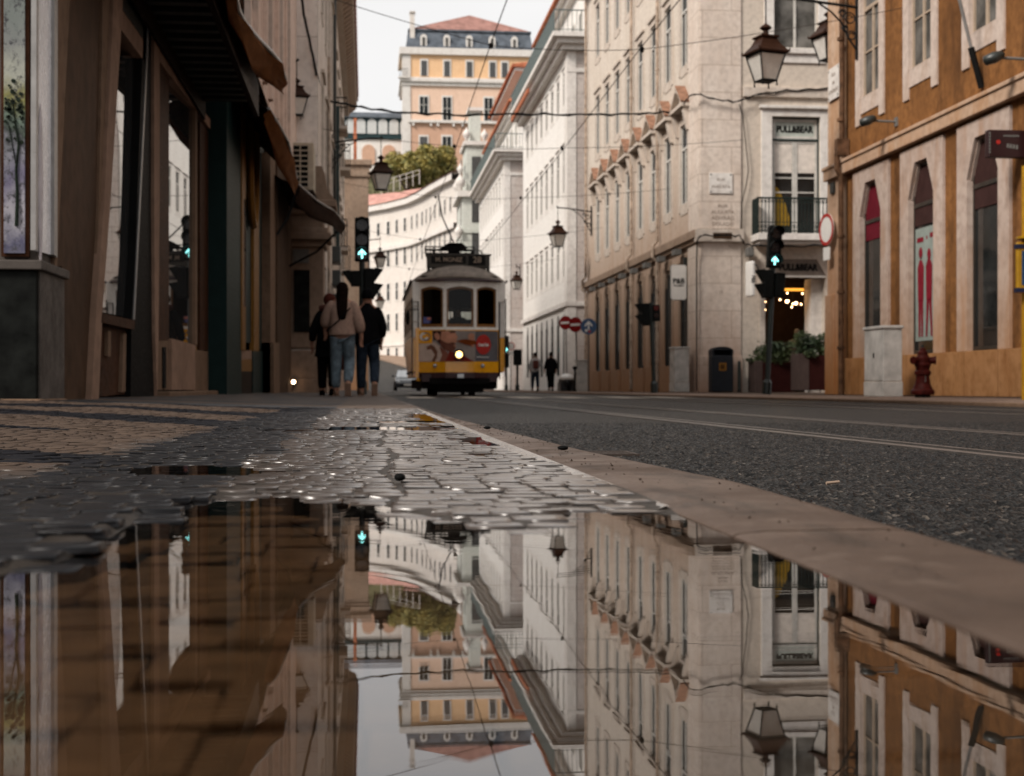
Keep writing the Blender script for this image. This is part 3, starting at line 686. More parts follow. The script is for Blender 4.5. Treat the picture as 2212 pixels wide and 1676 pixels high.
M['steel_green'] = plain('dark_green_painted_iron', (.03, .055, .06), .5)
M['pale_pane'] = plain('bright_gallery_window', (.55, .56, .55), .2, var=.1)
arcade()

# hill and sloping far street
def grid_mesh(name, xs, ys, zf, mat, smooth=True):
    v = [(x, y, zf(x, y)) for y in ys for x in xs]; nx = len(xs); f = []
    for j in range(len(ys) - 1):
        for i in range(nx - 1): a = j*nx + i; f.append((a, a+1, a+1+nx, a+nx))
    me = bpy.data.meshes.new(name); me.from_pydata(v, [], f)
    if smooth: me.shade_smooth()
    me.materials.append(mat); o = bpy.data.objects.new(name, me); COL.objects.link(o); return struct(o)
M['earth'] = plain('dry_hillside_earth_and_grass', (.10, .095, .05), .9, var=.4, scale=.5)
def hz(x, y):
    t = min(1, max(0, (y - 178) / 50)); return -2 + 36.5 * (t ** .6 if t > 0 else 0) + .6 * math.sin(x * .3 + y * .2)
grid_mesh('hill', [-90 + 6 * i for i in range(36)], [178 + 5 * j for j in range(26)], hz, M['earth'])

def leaf_crown(mb, c, rad, n, s, seed, holes=.0):
    rnd = random.Random(seed); cl = []
    for _ in range(14):
        a, b = rnd.uniform(0, 2*PI), rnd.uniform(-.8, 1); r_ = rnd.uniform(.35, .8)
        cl.append(((c[0] + rad[0]*r_*math.cos(a), c[1] + rad[1]*r_*math.sin(a), c[2] + rad[2]*r_*b), rnd.uniform(.28, .5)))
    for i in range(n):
        (q, k) = rnd.choice(cl); d = Vector((rnd.gauss(0, 1), rnd.gauss(0, 1), rnd.gauss(0, 1))).normalized() * (rnd.random() ** .35) * k
        p = Vector((q[0] + d.x*rad[0], q[1] + d.y*rad[1], q[2] + d.z*rad[2]))
        a = Vector((rnd.gauss(0, 1), rnd.gauss(0, 1), rnd.gauss(0, .6))).normalized(); b = a.cross(Vector((rnd.gauss(0, 1), rnd.gauss(0, 1), rnd.gauss(0, 1)))).normalized()
        w = s * rnd.uniform(.6, 1.3)
        mb.add([p - a*w, p + b*w*.45, p + a*w, p - b*w*.45], [(0, 1, 2, 3)])
def leafmat(name, c1, c2):
    m, nt, b = newmat(name); co = objco(nt)
    f = noise(nt, co, 1.1, 4); L(nt, mixc(nt, ramp(nt, f, .38, .62), c1, c2), b.inputs['Base Color']); b.inputs['Roughness'].default_value = .6
    return m
M['leaf_olive'] = leafmat('olive_autumn_foliage', (.14, .145, .04), (.40, .32, .09))
M['bark'] = plain('grey_brown_bark', (.08, .06, .045), .9, var=.3)
for i, (xd, yd, Y, rx, rz_, lab) in enumerate(((882, 374, 203, 2.9, 2.7, 'lower olive green tree at the left, beside the lantern'), (930, 366, 205, 3.6, 3.3, 'broad olive green tree in front of the orange mansion'))):
    p = at(xd, yd, Y=Y); zb = p.z - 6.0
    g = thing('hillside_tree', lab, 'tree', (p.x, Y, zb), group='trees on the hillside')
    m = MB(); m.tube([(0, 0, -2), (.1, 0, 2), (0, .1, 5)], [.4, .3, .15], 8)
    for k in range(5): a = k * 1.26; m.tube([(0, 0, 2.5 + k*.3), (math.cos(a)*1.2, math.sin(a)*1.2, 4.6), (math.cos(a)*2.2, math.sin(a)*2.2, 6.2)], [.16, .1, .04], 6)
    m.build('trunk', M['bark'], g)
    m = MB(); leaf_crown(m, (0, 0, 6.5), (rx * 1.22, rx * 1.1, rz_ * 1.22), 11000, .28, 11 + i); m.build('crown', M['leaf_olive'], g)

# ================================================================ left row of shops
def awning_mat():
    m, nt, b = newmat('rust_brown_awning_cloth'); co = objco(nt); f = noise(nt, co, 2.5, 6, (1, 1, 3)); c = mixc(nt, ramp(nt, f, .35, .7), (.26, .10, .03), (.17, .062, .02))
    L(nt, c, b.inputs['Base Color']); b.inputs['Roughness'].default_value = .9; b.inputs['Specular IOR Level'].default_value = .1
    tl = nt.nodes.new('ShaderNodeBsdfTranslucent'); L(nt, c, tl.inputs[0]); mx = nt.nodes.new('ShaderNodeMixShader'); mx.inputs[0].default_value = .5
    L(nt, b.outputs[0], mx.inputs[1]); L(nt, tl.outputs[0], mx.inputs[2]); L(nt, mx.outputs[0], nt.nodes['Material Output'].inputs['Surface']); bump(nt, b, f, .3, .02); return m
M['pink_plaster'] = masonry('salmon_pink_plaster_pilaster', (.72, .56, .47), (.66, .50, .415), (.38, .24, .16), None, stain_amt=.3, soot=.1)
M['brown_granite'] = masonry('brown_granite_pier', (.085, .048, .030), (.055, .032, .020), (.05, .03, .02), None, rough=.6, stain_amt=.5, soot=.4)
M['tan_stone'] = masonry('tan_stone_jamb', (.19, .122, .082), (.14, .090, .060), (.18, .11, .07), None, stain_amt=.5, soot=.3)
M['pink_stone'] = masonry('pinkish_stone_strip', (.29, .185, .132), (.22, .14, .10), (.2, .12, .08), None, stain_amt=.4, soot=.3)
M['dark_wood'] = plain('dark_brown_shop_wood', (.018, .009, .006), .55, var=.3, spec=.2)
M['mid_wood'] = plain('reddish_brown_shop_wood', (.045, .018, .009), .55, var=.3, spec=.25)
M['black_panel'] = plain('black_shop_panel', (.006, .006, .006), .55, spec=.12)
M['green_marble'] = plain('dark_green_marble', (.009, .010, .009), .5, var=.5, spec=.3)
M['grey_marble'] = plain('polished_grey_stone', (.085, .073, .065), .5, var=.25, spec=.2)
M['mirror_glass'] = plain('reflective_display_glass', (.03, .03, .03), .01, var=.05, spec=1.)
M['awning_cloth'] = awning_mat()
M['awning_dark'] = plain('dark_brown_awning_cloth', (.026, .013, .008), .9, var=.25)
M['aluminium'] = plain('dull_aluminium_strip', (.30, .29, .28), .35, metal=.3)
for k in ('mirror_glass',):
    b = M[k].node_tree.nodes['Principled BSDF']; b.inputs['IOR'].default_value = 3.2; b.inputs['Normal'].links and M[k].node_tree.links.remove(b.inputs['Normal'].links[0])
    for l in list(b.inputs['Roughness'].links): M[k].node_tree.links.remove(l)
    b.inputs['Roughness'].default_value = .01

M['tree_paint'] = plain('dark_green_black_brush_paint', (.012, .018, .012), .6, var=.5, scale=40)
def left_shop_one():
    XW = -2.04
    g = thing('corner_display_shop', 'nearest dark shopfront on the left with display panels on a marble plinth', 'shop', (XW, 9.04, 0))
    O = Vector((XW, 9.04, 0))
    def side(pts, th, name, mat, X=XW, par=g, bev=0, prot=0):
        m = MB(); m.prism([at(x, y, X=X) - O + Vector((prot, 0, 0)) for x, y in pts], (-th - prot, 0, 0)); return m.build(name, M[mat], par, bevel=bev)
    # pier with plinth
    zt = .93
    m = MB(); m.box(-3, 0, .02, .0, .74, zt - .06); m.build('plinth', M['green_marble'], g, bevel=.01)
    m = MB(); m.box(.001, .03, .02, .012, .74, zt - .06); m.build('plinth_side_slab', M['grey_marble'], g)
    m = MB(); m.box(-3, -.035, zt - .06, .04, .78, zt); m.build('plinth_cap', M['grey_marble'], g, bevel=.008)
    m = MB(); m.box(-3, -.06, -.06, .03, .76, .065); m.build('step', M['tan_stone'], g, bevel=.01)
    m = MB(); m.box(-3, .12, zt, -.03, .72, 4.6); m.build('pier', M['grey_marble'], g)
    # painted canvas facing the street walker
    x0, x1 = at(12, 0, Y=9.14).x - O.x, at(57, 0, Y=9.14).x - O.x
    m = MB(); m.box(x0 - .02, .07, zt + .03, x1 + .02, .115, 4.4); m.build('frame', M['mid_wood'], g)
    m = MB(); m.box(x0, .055, zt + .05, x1, .069, 4.3); pt = m.build('painting', painting_mat(), g)
    w_ = x1 - x0; q = lambda a, z: (x0 + w_ * a, .05, z)
    m = MB(); m.tube([q(.62, 1.15), q(.66, 1.35), q(.60, 1.5), q(.72, 1.66), q(.55, 1.8), q(.42, 1.95)], [.012, .010, .009, .007, .005, .003], 6); m.tube([q(.60, 1.52), q(.35, 1.7), q(.25, 1.78)], .003, 5)
    rr = random.Random(4)
    for i in range(46): a, z = rr.uniform(.06, .94), rr.gauss(1.86, .10); s_ = rr.uniform(.004, .016); m.disc(q(a, z), s_, (0, -1, 0), .004, 7)
    m.build('painted_tree', M['tree_paint'], pt)
    side([(75, -200), (120, -160), (118, 552), (73, 540)], .02, 'light_panel', 'violet_panel', X=XW - .01, prot=.0)
    m = MB(); 
    o = side([(75, -200), (80, -197), (78, 541), (73, 540)], .02, 'panel_frame', 'aluminium', prot=.012)
    side([(114, -160), (121, -150), (120, 556), (113, 550)], .02, 'panel_frame', 'aluminium', prot=.012)
    # oval relief on the light panel
    m = MB(); c = at(87.5, 400, X=XW) - O; m.ball(c, 1, 24, 16, (.012, .05, .52)); m.build('oval_inlay', M['lilac'], g, smooth=True)
    # stone jambs and glass
    side([(118, -200), (162, -200), (131, 430), (123, 600), (119, 600)], .3, 'jamb', 'tan_stone', bev=.008)
    side([(162, -200), (226, -200), (214, 430), (203, 700), (198, 862), (133, 880), (134, 575), (123, 575), (131, 430)], .3, 'pier', 'brown_granite', X=XW - .02)
    side([(226, -200), (247, -200), (222, 430), (203, 700), (214, 430)], .3, 'jamb', 'tan_stone', X=XW + .0)
    side([(247, -200), (271, -200), (231, 432), (214, 656), (205, 862), (190, 866), (201, 656), (218, 432)], .3, 'jamb', 'pink_stone', bev=.006, prot=.03)
    # slanting showcase glass
    m = MB(); q = [at(x, y, X=XW - .10) - O for x, y in ((240, 120), (320, 120), (284, 690), (212, 672))]
    q = [p + Vector((.045 * i_, 0, 0)) for p, i_ in zip(q, (0, 1, 1, 0))]; m.add(q, [(0, 1, 2, 3)]); m.build('display_glass', M['mirror_glass'], g)
    side([(262, 18), (318, 98), (318, 140), (262, 64)], .3, 'lintel', 'pink_stone')
    side([(262, -200), (330, -120), (330, 110), (318, 96), (262, 16)], .25, 'grille', 'dark_metal')
    side([(212, 676), (283, 692), (283, 712), (210, 696)], .3, 'sill', 'mid_wood', prot=.03)
    side([(210, 698), (283, 712), (282, 850), (204, 858)], .3, 'lower_panel', 'mid_wood', X=XW - .05)
    side([(228, 715), (234, 716), (234, 770), (228, 769)], .02, 'post', 'tan_stone', X=XW - .04, prot=.02)
    side([(262, 720), (268, 720), (266, 846), (258, 847)], .02, 'post', 'tan_stone', X=XW - .04, prot=.02)
    side([(318, -160), (338, -160), (338, 858), (282, 861), (284, 700), (292, 560)], .2, 'black_panel', 'black_panel', X=XW + .0)
    side([(318, 60), (320.5, 60), (289, 690), (287, 690)], .01, 'trim', 'aluminium', prot=.01)
    side([(326, -200), (339, -200), (338, 430), (336, 720), (333, 856), (328, 720), (326, 430)], .05, 'pole', 'pink_stone', prot=.03)
    # second bay: mirror-like window, stone panel, step
    side([(338, 108), (452, 262), (452, 282), (338, 132)], .12, 'lintel', 'pink_stone', prot=.03)
    side([(338, -200), (500, 60), (500, 330), (452, 262), (338, 106)], .3, 'dark_fascia', 'dark_wood', X=XW - .03)
    side([(340, 134), (365, 168), (365, 733), (340, 733)], .1, 'frame', 'mid_wood')
    q = [at(x, y, X=XW - .03) - O for x, y in ((365, 150), (418, 150), (418, 757), (365, 733))]
    q = [p + Vector((s_, 0, 0)) for p, s_ in zip(q, (-.03, .035, .035, -.03))]
    m = MB(); m.add(q, [(0, 1, 2, 3)]); m.build('display_glass', M['mirror_glass'], g)
    side([(416, 238), (421, 245), (421, 745), (416, 743)], .06, 'frame', 'tan_stone', prot=.03)
    side([(421, 245), (432, 258), (432, 757), (421, 750)], .1, 'black_panel', 'black_panel', X=XW - .04)
    side([(432, 262), (451, 284), (450, 757), (432, 757)], .1, 'frame', 'mid_wood')
    side([(450, 284), (500, 340), (500, 858), (474, 858), (458, 760), (450, 757)], .2, 'wall_panel', 'dark_wood')
    for x in (460, 470, 480): side([(x, 296), (x + 3, 300), (x + 3, 850), (x, 850)], .02, 'moulding', 'mid_wood', prot=.02)
    side([(338, 735), (366, 735), (366, 842), (338, 842)], .1, 'stone_panel', 'tan_stone', X=XW - .01)
    side([(367, 731), (418, 745), (418, 842), (367, 842)], .12, 'stone_panel', 'pink_stone', prot=.02)
    side([(420, 755), (459, 760), (472, 845), (420, 845)], .1, 'stone_panel', 'tan_stone')
    side([(352, 750), (358, 750), (358, 838), (352, 838)], .02, 'slot', 'black_panel', prot=.005)
    m = MB(); a, b = at(338, 0, X=XW).y - O.y, at(474, 0, X=XW).y - O.y; m.box(-.4, a, -.1, .13, b, .10); m.build('step', M['tan_stone'], g, bevel=.012)
    # body behind everything
    m = MB(); m.box(-6, .74, 0, -.33, at(500, 0, X=XW).y - O.y, 12); m.box(-6, .2, 4.6, -.05, at(500, 0, X=XW).y - O.y, 12); m.build('wall', M['black_panel'], g)
    m = MB(); m.box(-6, -58, 0, -.36, -18, 6.5); m.build('unseen_block', M['cream_plaster'], g)  # added out of view behind the camera, keeps open sky off the tram windscreen
    return g
def painting_mat():
    m, nt, b = newmat('tree_painting_on_canvas'); co = objco(nt)
    sp = nt.nodes.new('ShaderNodeSeparateXYZ'); L(nt, co, sp.inputs[0])
    cr = nt.nodes.new('ShaderNodeValToRGB'); mr = nt.nodes.new('ShaderNodeMapRange'); L(nt, sp.outputs['Z'], mr.inputs[0]); mr.inputs[1].default_value = .95; mr.inputs[2].default_value = 2.65
    n1 = noise(nt, co, 9, 6, (1, 1, .7), .7); ad = nt.nodes.new('ShaderNodeMath'); ad.operation = 'MULTIPLY_ADD'; L(nt, n1, ad.inputs[0]); ad.inputs[1].default_value = .25; L(nt, mr.outputs[0], ad.inputs[2])
    L(nt, ad.outputs[0], cr.inputs[0]); e = cr.color_ramp.elements
    e[0].position = .0; e[0].color = (.20, .19, .18, 1); e[1].position = 1; e[1].color = (.13, .15, .14, 1)
    for p, c in ((.18, (.05, .05, .10, 1)), (.28, (.28, .27, .30, 1)), (.42, (.10, .09, .15, 1)), (.52, (.17, .17, .20, 1)), (.58, (.01, .018, .012, 1)), (.66, (.12, .17, .13, 1)), (.72, (.16, .15, .03, 1)), (.80, (.30, .31, .26, 1)), (.92, (.16, .17, .165, 1))):
        q = e.new(p); q.color = c
    n2 = noise(nt, co, 26, 8, (1, 1, .8), .75)
    L(nt, mixc(nt, ramp(nt, n2, .5, .62), cr.outputs[0], (.02, .02, .025)), b.inputs['Base Color']); b.inputs['Roughness'].default_value = .7
    bump(nt, b, n2, .3, .004); return m
M['violet_panel'] = plain('pale_lilac_marbled_panel', (.80, .79, .81), .25, var=.12, scale=3)
M['lilac'] = plain('lilac_oval', (.48, .44, .46), .4)
left_shop_one()

def left_shop_two():
    XW = -1.8; Y0 = at(490, 0, X=XW).y
    g = thing('green_gilded_shop', 'old dark green shopfront with gilded mouldings under a rust brown awning', 'shop', (XW, Y0, 0)); O = Vector((XW, Y0, 0))
    def side(pts, th, name, mat, X=XW, prot=0, bev=0):
        m = MB(); m.prism([at(x, y, X=X) - O + Vector((prot, 0, 0)) for x, y in pts], (-th - prot, 0, 0)); return m.build(name, M[mat], g, bevel=bev)
    side([(490, 150), (522, 185), (522, 862), (490, 864)], .3, 'pilaster', 'green_paint')
    side([(520, 190), (528, 200), (528, 756), (520, 756)], .05, 'gilded_moulding', 'gold', prot=.02)
    side([(528, 200), (546, 220), (546, 740), (528, 740)], .1, 'window_panel', 'green_paint', X=XW - .03)
    side([(523.5, 430), (527, 430), (527, 662), (523.5, 662)], .01, 'mirror_strip', 'mirror_glass', prot=.03)
    side([(546, 222), (557, 240), (557, 758), (546, 758)], .05, 'gilded_moulding', 'gold', prot=.02)
    side([(557, 240), (571, 262), (571, 755), (557, 755)], .1, 'window_panel', 'green_paint')
    side([(571, 262), (577, 270), (577, 852), (571, 852)], .1, 'gilded_moulding', 'mid_wood', prot=.02)
    side([(522, 757), (544, 757), (544, 776), (522, 776)], .1, 'base_panel', 'pink_stone'); side([(522, 776), (544, 776), (544, 802), (522, 802)], .1, 'base_panel', 'gold')
    side([(522, 802), (544, 802), (544, 856), (522, 858)], .1, 'base_panel', 'dark_wood'); side([(544, 758), (573, 758), (573, 854), (544, 856)], .1, 'base_panel', 'green_paint', prot=.02)
    side([(577, 270), (600, 300), (600, 852), (577, 852)], .3, 'doorway', 'black_panel', X=XW - .1)
    # pediment sign and oval
    side([(500, 150), (560, 165), (590, 225), (566, 245), (520, 192)], .1, 'pediment', 'painted_pediment', prot=.05)
    for a, b in (((525, 190), (548, 160)), ((548, 215), (570, 185)), ((548, 212), (566, 246)), ((566, 246), (590, 226))):
        p, q = at(*a, X=XW) - O, at(*b, X=XW) - O; m = MB(); m.tube([p + Vector((.06, 0, 0)), q + Vector((.06, 0, 0))], .035, 6); m.build('gilded_moulding', M['gold'], g)
    c = at(541, 350, X=XW) - O; m = MB(); pts = [c + Vector((.05, .62*math.cos(t), 1.0*math.sin(t))) for t in [k*2*PI/28 for k in range(29)]]; m.tube(pts, .06, 6, False); m.build('oval_frame', M['gold'], g)
    m = MB(); m.ball(c, 1, 20, 12, (.03, .58, .95)); m.build('oval_sign', M['pale_green_glass'], g)
    m = MB(); a = at(600, 0, X=XW).y - O.y; m.box(-5, .0, 0, -.32, a, 5.0); m.build('back_wall', M['black_panel'], g)
    # salmon upper storeys
    Yt = 31.0 - Y0
    us = [at(x, 0, X=-1.5).y - O.y for x in (540, 574, 599, 616)]
    m = MB(); wall(m, -3.0 if False else .0, Yt, 4.5, 13, [(u - .5, u + .5, z, z + 2.6) for u in us for z in (5.2, 9.2)], .2); w = m.build('wall', M['pink_plaster'], g); w.rotation_euler = (0, 0, R(90)); w.location.x = .3
    m = MB(); m.box(-6, 0, 4.5, .06, Yt, 13.5); m.build('wall', M['pink_plaster'], g)
    sh = MB(); sh.box(0, .05, 0, 1.0, .1, 2.6)
    for i in range(24): sh.box(.06, .03, .08 + i * .103, .94, .05, .12 + i * .103)
    sp = sh.build('shutter', M['shutter_grey']); row(sp, g, (.3, 0, R(90)), [(u - .5, z) for u in us for z in (5.2, 9.2)])
    m = MB()
    for u in us:
        for s_ in (-1, 1): m.box(.29, u + s_ * .62 - .12, 4.6, .37, u + s_ * .62 + .12, 12.8)
    m.build('pilaster', M['pink_plaster'], g)
    m = MB(); m.box(-.2, -.2, 12.9, .8, Yt, 13.3); m.build('cornice', M['cream_trim'], g)
    return g
M['painted_pediment'] = plain('faded_cream_painted_pediment', (.22, .20, .16), .6, var=.4, scale=8)
M['shutter_grey'] = plain('grey_green_louvred_shutter', (.10, .115, .11), .6)
left_shop_two()

def left_shop_three():
    XW = -1.65; Y0 = at(584, 0, X=XW).y
    g = thing('stone_pier_shop', 'narrow shop with brown stone piers and a mirror-like window behind the lit floor spotlight', 'shop', (XW, Y0, 0)); O = Vector((XW, Y0, 0))
    def side(pts, th, name, mat, X=XW, prot=0, bev=0):
        m = MB(); m.prism([at(x, y, X=X) - O + Vector((prot, 0, 0)) for x, y in pts], (-th - prot, 0, 0)); return m.build(name, M[mat], g, bevel=bev)
    side([(584, 330), (595, 340), (595, 852), (584, 852)], .2, 'pier', 'tan_stone')
    side([(595, 340), (627, 380), (627, 851), (595, 852)], .3, 'pier', 'brown_pier', prot=.04, bev=.02)
    side([(584, 740), (597, 740), (597, 852), (584, 852)], .2, 'pier_base', 'tan_stone', prot=.06)
    q = [at(x, y, X=XW - .02) - O for x, y in ((627, 480), (645, 530), (645, 836), (627, 836))]; q = [p + Vector((s_, 0, 0)) for p, s_ in zip(q, (-.05, .06, .06, -.05))]
    m = MB(); m.add(q, [(0, 1, 2, 3)]); m.build('display_glass', M['mirror_glass'], g)
    side([(627, 420), (656, 470), (656, 520), (645, 512), (627, 480)], .1, 'lintel', 'mid_wood', prot=.03)
    side([(644, 480), (656, 500), (656, 848), (644, 848)], .1, 'frame', 'mid_wood', prot=.04)
    side([(616, 829), (656, 829), (656, 849), (616, 849)], .2, 'sill', 'tan_stone', prot=.06)
    m = MB(); m.box(-5, 0, 0, -.31, 31 - Y0 - .02, 4.5); m.build('back_wall', M['black_panel'], g)
M['brown_pier'] = masonry('brown_stained_stone_pier', (.085, .052, .034), (.06, .037, .024), (.08, .045, .03), None, stain_amt=.6, soot=.4)
left_shop_three()

# cream building with heavy eaves, left, mid distance
def left_cream():
    XW = -1.05; Y0 = 31.0; Y1 = 70; H = 13.9
    g = thing('eaved_building', 'cream stone building on the left with heavy bracketed eaves and iron balconies', 'building', (XW, Y0, 0))
    L_ = Y1 - Y0; B = (0, 0, R(90))
    cols = [3.2 + 3.1 * k for k in range(12)]
    W = [(c - .5, c + .5, z, z + h) for c in cols for z, h in ((5.0, 2.4), (9.2, 2.2))]
    D_ = [(c - .7, c + .7, .1, 3.3) for c in cols]
    m = MB(); wall(m, 0, L_, 0, H, W + D_, .25); w = m.build('wall', M['cream']); place(w, g, *B, 0, 0)
    m = MB(); m.box(-6, 0, 0, -.3, L_, H); m.box(-6, -.012, 0, 0, .3, H); m.build('end_wall', M['cream_pale'], g)
    m = MB()
    m.box(-.62, -.10, 1.0, .14, .9, 3.2); m.box(-.7, -.2, 0, .22, 1.0, .34); m.box(-.66, -.16, .34, .18, .95, .95)
    for k, (a, z0, z1) in enumerate(((.06, 3.2, 3.35), (.16, 3.35, 3.5), (.10, 3.5, 3.62), (.2, 3.9, 4.05), (.28, 4.05, 4.2))): m.box(-.62 - a, -.1 - a, z0, .14 + a, .9 + a, z1)
    m.box(-.62, -.1, 3.6, .14, .9, 3.9)
    m.build('portal_pillar', M['tan_pale'], g, bevel=.02)
    m = MB(); m.prism([(-.7, -.2, 4.2), (.4, -.2, 4.2), (.22, -.2, 4.45), (.16, -.2, 4.8), (.1, -.2, 4.95), (-.7, -.2, 4.95)], (0, 1.1, 0)); m.build('console', M['tan_pale'], g)
    m = MB(); m.box(-.5, -.14, 1.35, -.16, -.101, 2.7); m.build('door_panel', M['green_marble'], g)
    m = MB(); m.box(-.52, -.13, 2.85, -.18, -.10, 3.15); m.build('notice_panel', M['grey_box'], g)
    o = window_proto(1.0, 2.4, .7, 'white_paint', 'glass', True, .12, 1); row(o, g, B, [(c - .5, 5.0) for c in cols])
    o = window_proto(1.0, 2.2, .7, 'white_paint', 'glass', True, .12, 1); row(o, g, B, [(c - .5, 9.2) for c in cols])
    o = window_proto(1.4, 3.2, .8, 'shop_frame', 'shop_glass', True, .16); row(o, g, B, [(c - .7, .1) for c in cols])
    o = surround(1.0, 2.4, .18, .25, .2); row(o, g, B, [(c - .5, z) for c in cols for z in (5.0, 9.2)])
    # balconies
    def bal():
        b = MB(); b.box(-.85, -.42, -.12, .85, -.001, .0); o = b.build('balcony', M['cream_trim'])
        r = MB(); r.box(-.83, -.41, .93, .83, -.385, .97)
        for i in range(17): x = -.82 + i * .1025; r.box(x - .009, -.405, 0, x + .009, -.39, .93)
        for s_ in (-1, 1):
            r.box(s_ * .83 - .012, -.41, .93, s_ * .83 + .012, -.01, .97)
            for i in range(4): r.box(s_ * .83 - .008, -.32 + i * .1, 0, s_ * .83 + .008, -.305 + i * .1, .93)
        r.build('railing', M['black_iron'], o); return o
    row(bal(), g, B, [(cols[k], z) for k in (5, 8) for z in (5.0, 9.2)])
    m = MB(); m.box(-.4, -.35, H, .5, L_ + .4, H + .25); m.box(-.2, -.2, H - .3, .25, L_ + .2, H - .002); m.box(-.4, -.45, H + .25, .62, L_ + .5, H + .5)
    m.build('cornice', M['cream_trim'], g)
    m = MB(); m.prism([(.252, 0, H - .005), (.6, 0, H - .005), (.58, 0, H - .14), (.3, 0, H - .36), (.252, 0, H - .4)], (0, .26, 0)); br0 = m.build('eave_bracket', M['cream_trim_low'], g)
    for i in range(int(L_ / .62)):
        o = br0 if i == 0 else copy_tree(br0); o.parent = g; o.location = (0, .1 + i * .62, 0)
    m = MB()
    for i in range(int(L_ / .62)): m.tube([(.30, .41 + i * .62, H + .58), (.70, .41 + i * .62, H + .52)], .12, 8)
    m.prism([(-6, 0, H + .51), (.68, 0, H + .51), (.68, 0, H + .6), (-2.7, 0, H + 2.2), (-6, 0, H + .6)], (0, L_ + .5, 0)); m.build('roof', M['old_tile'], g)
    m = MB()
    m.tube([(.08, 13.8, 4.9), (.08, 13.8, 13.3)], .055, 8); m.build('drainpipe', M['dark_metal'], g)
    m = MB(); m.tube([(.1, 17.6, 4.9), (.1, 17.6, 9.8)], .05, 8); m.build('drainpipe', M['steel_green'], g)
    m = MB(); m.tube([(.08, 6.6, .3), (.08, 6.6, 8.9)], .04, 8); m.build('drainpipe', M['pipe_cream'], g)
    # slatted shop blinds and boxes hanging over the pavement
    for k, (y, z) in enumerate(((14.2, 4.1), (14.2, 3.35), (14.2, 2.6))):
        m = MB(); m.box(.0, y - .6, z, .26, y + .6, z + .5); m.build('shutter_box', M['dark_metal'], g, bevel=.02)
    return g
M['cream_pale'] = masonry('pale_white_ashlar', (.84, .79, .74), (.79, .73, .68), (.52, .42, .34), (3.3, 1.3), stain_amt=.3, soot=.12)
M['tan_pale'] = masonry('tan_carved_stone', (.30, .22, .165), (.25, .18, .135), (.24, .15, .10), None, stain_amt=.5, soot=.3)
left_cream()
g = thing('corner_block', 'brownish stone block with capped pillar standing past the eaved building on the left', 'building', (-.9, 75, 0))
m = MB(); m.box(-6, 0, 0, .9, 14, 11.6); m.build('wall', M['tan_pale'], g)
m = MB(); m.box(-.2, -.2, 0, 1.05, .7, 11.3); m.box(-.3, -.3, 11.3, 1.15, .8, 11.6); m.box(-.38, -.38, 11.9, 1.22, .9, 12.2); m.box(-.25, -.25, 11.6, 1.1, .75, 11.9); m.build('pillar', M['cream_trim_low'], g, bevel=.03)
m = MB(); m.box(.25, .9, 11.6, .42, 1.2, 14.6); m.build('red_pipe', M['terracotta'], g)
m = MB(); m.box(-6, 14.01, 0, -2, 40, 9); m.build('unseen_block', M['cream_plaster'], g)

# ---------------------------------------------------------------- awnings
def make_awning(label, rows_, wallX, wz, matv, matc, arms=None):
    # rows_: list of (Y, x_top, y_top, x_bot, y_bot)
    A = [(at(r[1], r[2], Y=r[0]), at(r[3], r[4], Y=r[0])) for r in rows_]
    O = Vector((wallX, rows_[0][0], 0))
    g = thing('awning', label, 'awning', O, group='awnings over the left shopfronts')
    m = MB(); v = []
    for k, (t, b) in enumerate(A):
        n = 5
        for j in range(n + 1): p = t.lerp(b, j / n); v.append(p + Vector((.03 * math.sin(j * 1.3 + k * 2.1), 0, 0)) - O)
    f = []
    for k in range(len(A) - 1):
        for j in range(5): a = k*6 + j; f.append((a, a+1, a+7, a+6))
    m.add(v, f); o = m.build('valance', M[matv], g, smooth=True); s = o.modifiers.new('thick', 'SOLIDIFY'); s.thickness = .006
    m = MB(); v = []
    for k, (t, b) in enumerate(A):
        w = Vector((wallX, t.y, wz[k])); v += [t - O, t.lerp(w, .33) - O + Vector((0, 0, -.02)), t.lerp(w, .66) - O + Vector((0, 0, -.02)), w - O]
    f = []
    for k in range(len(A) - 1):
        for j in range(3): a = k*4 + j; f.append((a, a+1, a+5, a+4))
    m.add(v, f); o = m.build('canopy', M[matc], g, smooth=True); s = o.modifiers.new('thick', 'SOLIDIFY'); s.thickness = .006
    m = MB(); m.tube([t - O + Vector((0, 0, .01)) for t, b in A], .022, 8); m.build('front_bar', M['aluminium'], g)
    for k in (0, len(A) - 1):
        if arms is None or k not in arms: continue
        t = A[k][0]; m = MB(); e = Vector((wallX + .05, t.y, min(t.z - .9, wz[k] - .6))); mid = t.lerp(e, .5) + Vector((0, .12, -.12)); m.tube([t - O, mid - O, e - O], .025, 8); m.build('arm', M['black_iron'], g)
    return g
make_awning('large rust brown awning sagging over the nearest shops', [(18.1, 617, 172, 612, 204), (17.2, 606, 137, 583, 184), (16.4, 585, 112, 560, 165), (15.4, 558, 85, 544, 152), (14.2, 530, 52, 518, 92), (13.2, 515, 21, 500, 44), (12.4, 506, -25, 484, -15), (11.4, 498, -90, 462, -90)], -2.0, [4.9] * 8, 'awning_cloth', 'awning_dark')
make_awning('dark brown middle awning hanging below the large one', [(24.5, 641, 387, 640, 428), (23.2, 632, 345, 622, 398), (21.5, 622, 306, 600, 352), (20.0, 601, 268, 584, 306), (19.0, 580, 236, 566, 264)], -1.8, [4.3] * 5, 'awning_cloth', 'awning_dark')
make_awning('farthest brown awning with black folding arms, above the walking people', [(30.0, 744, 484, 741, 512), (28.6, 720, 456, 714, 488), (27.2, 684, 434, 672, 470), (25.8, 645, 400, 640, 442)], -1.65, [4.0, 4.0, 4.0, 4.0], 'awning_dark', 'awning_dark', (0, 3))
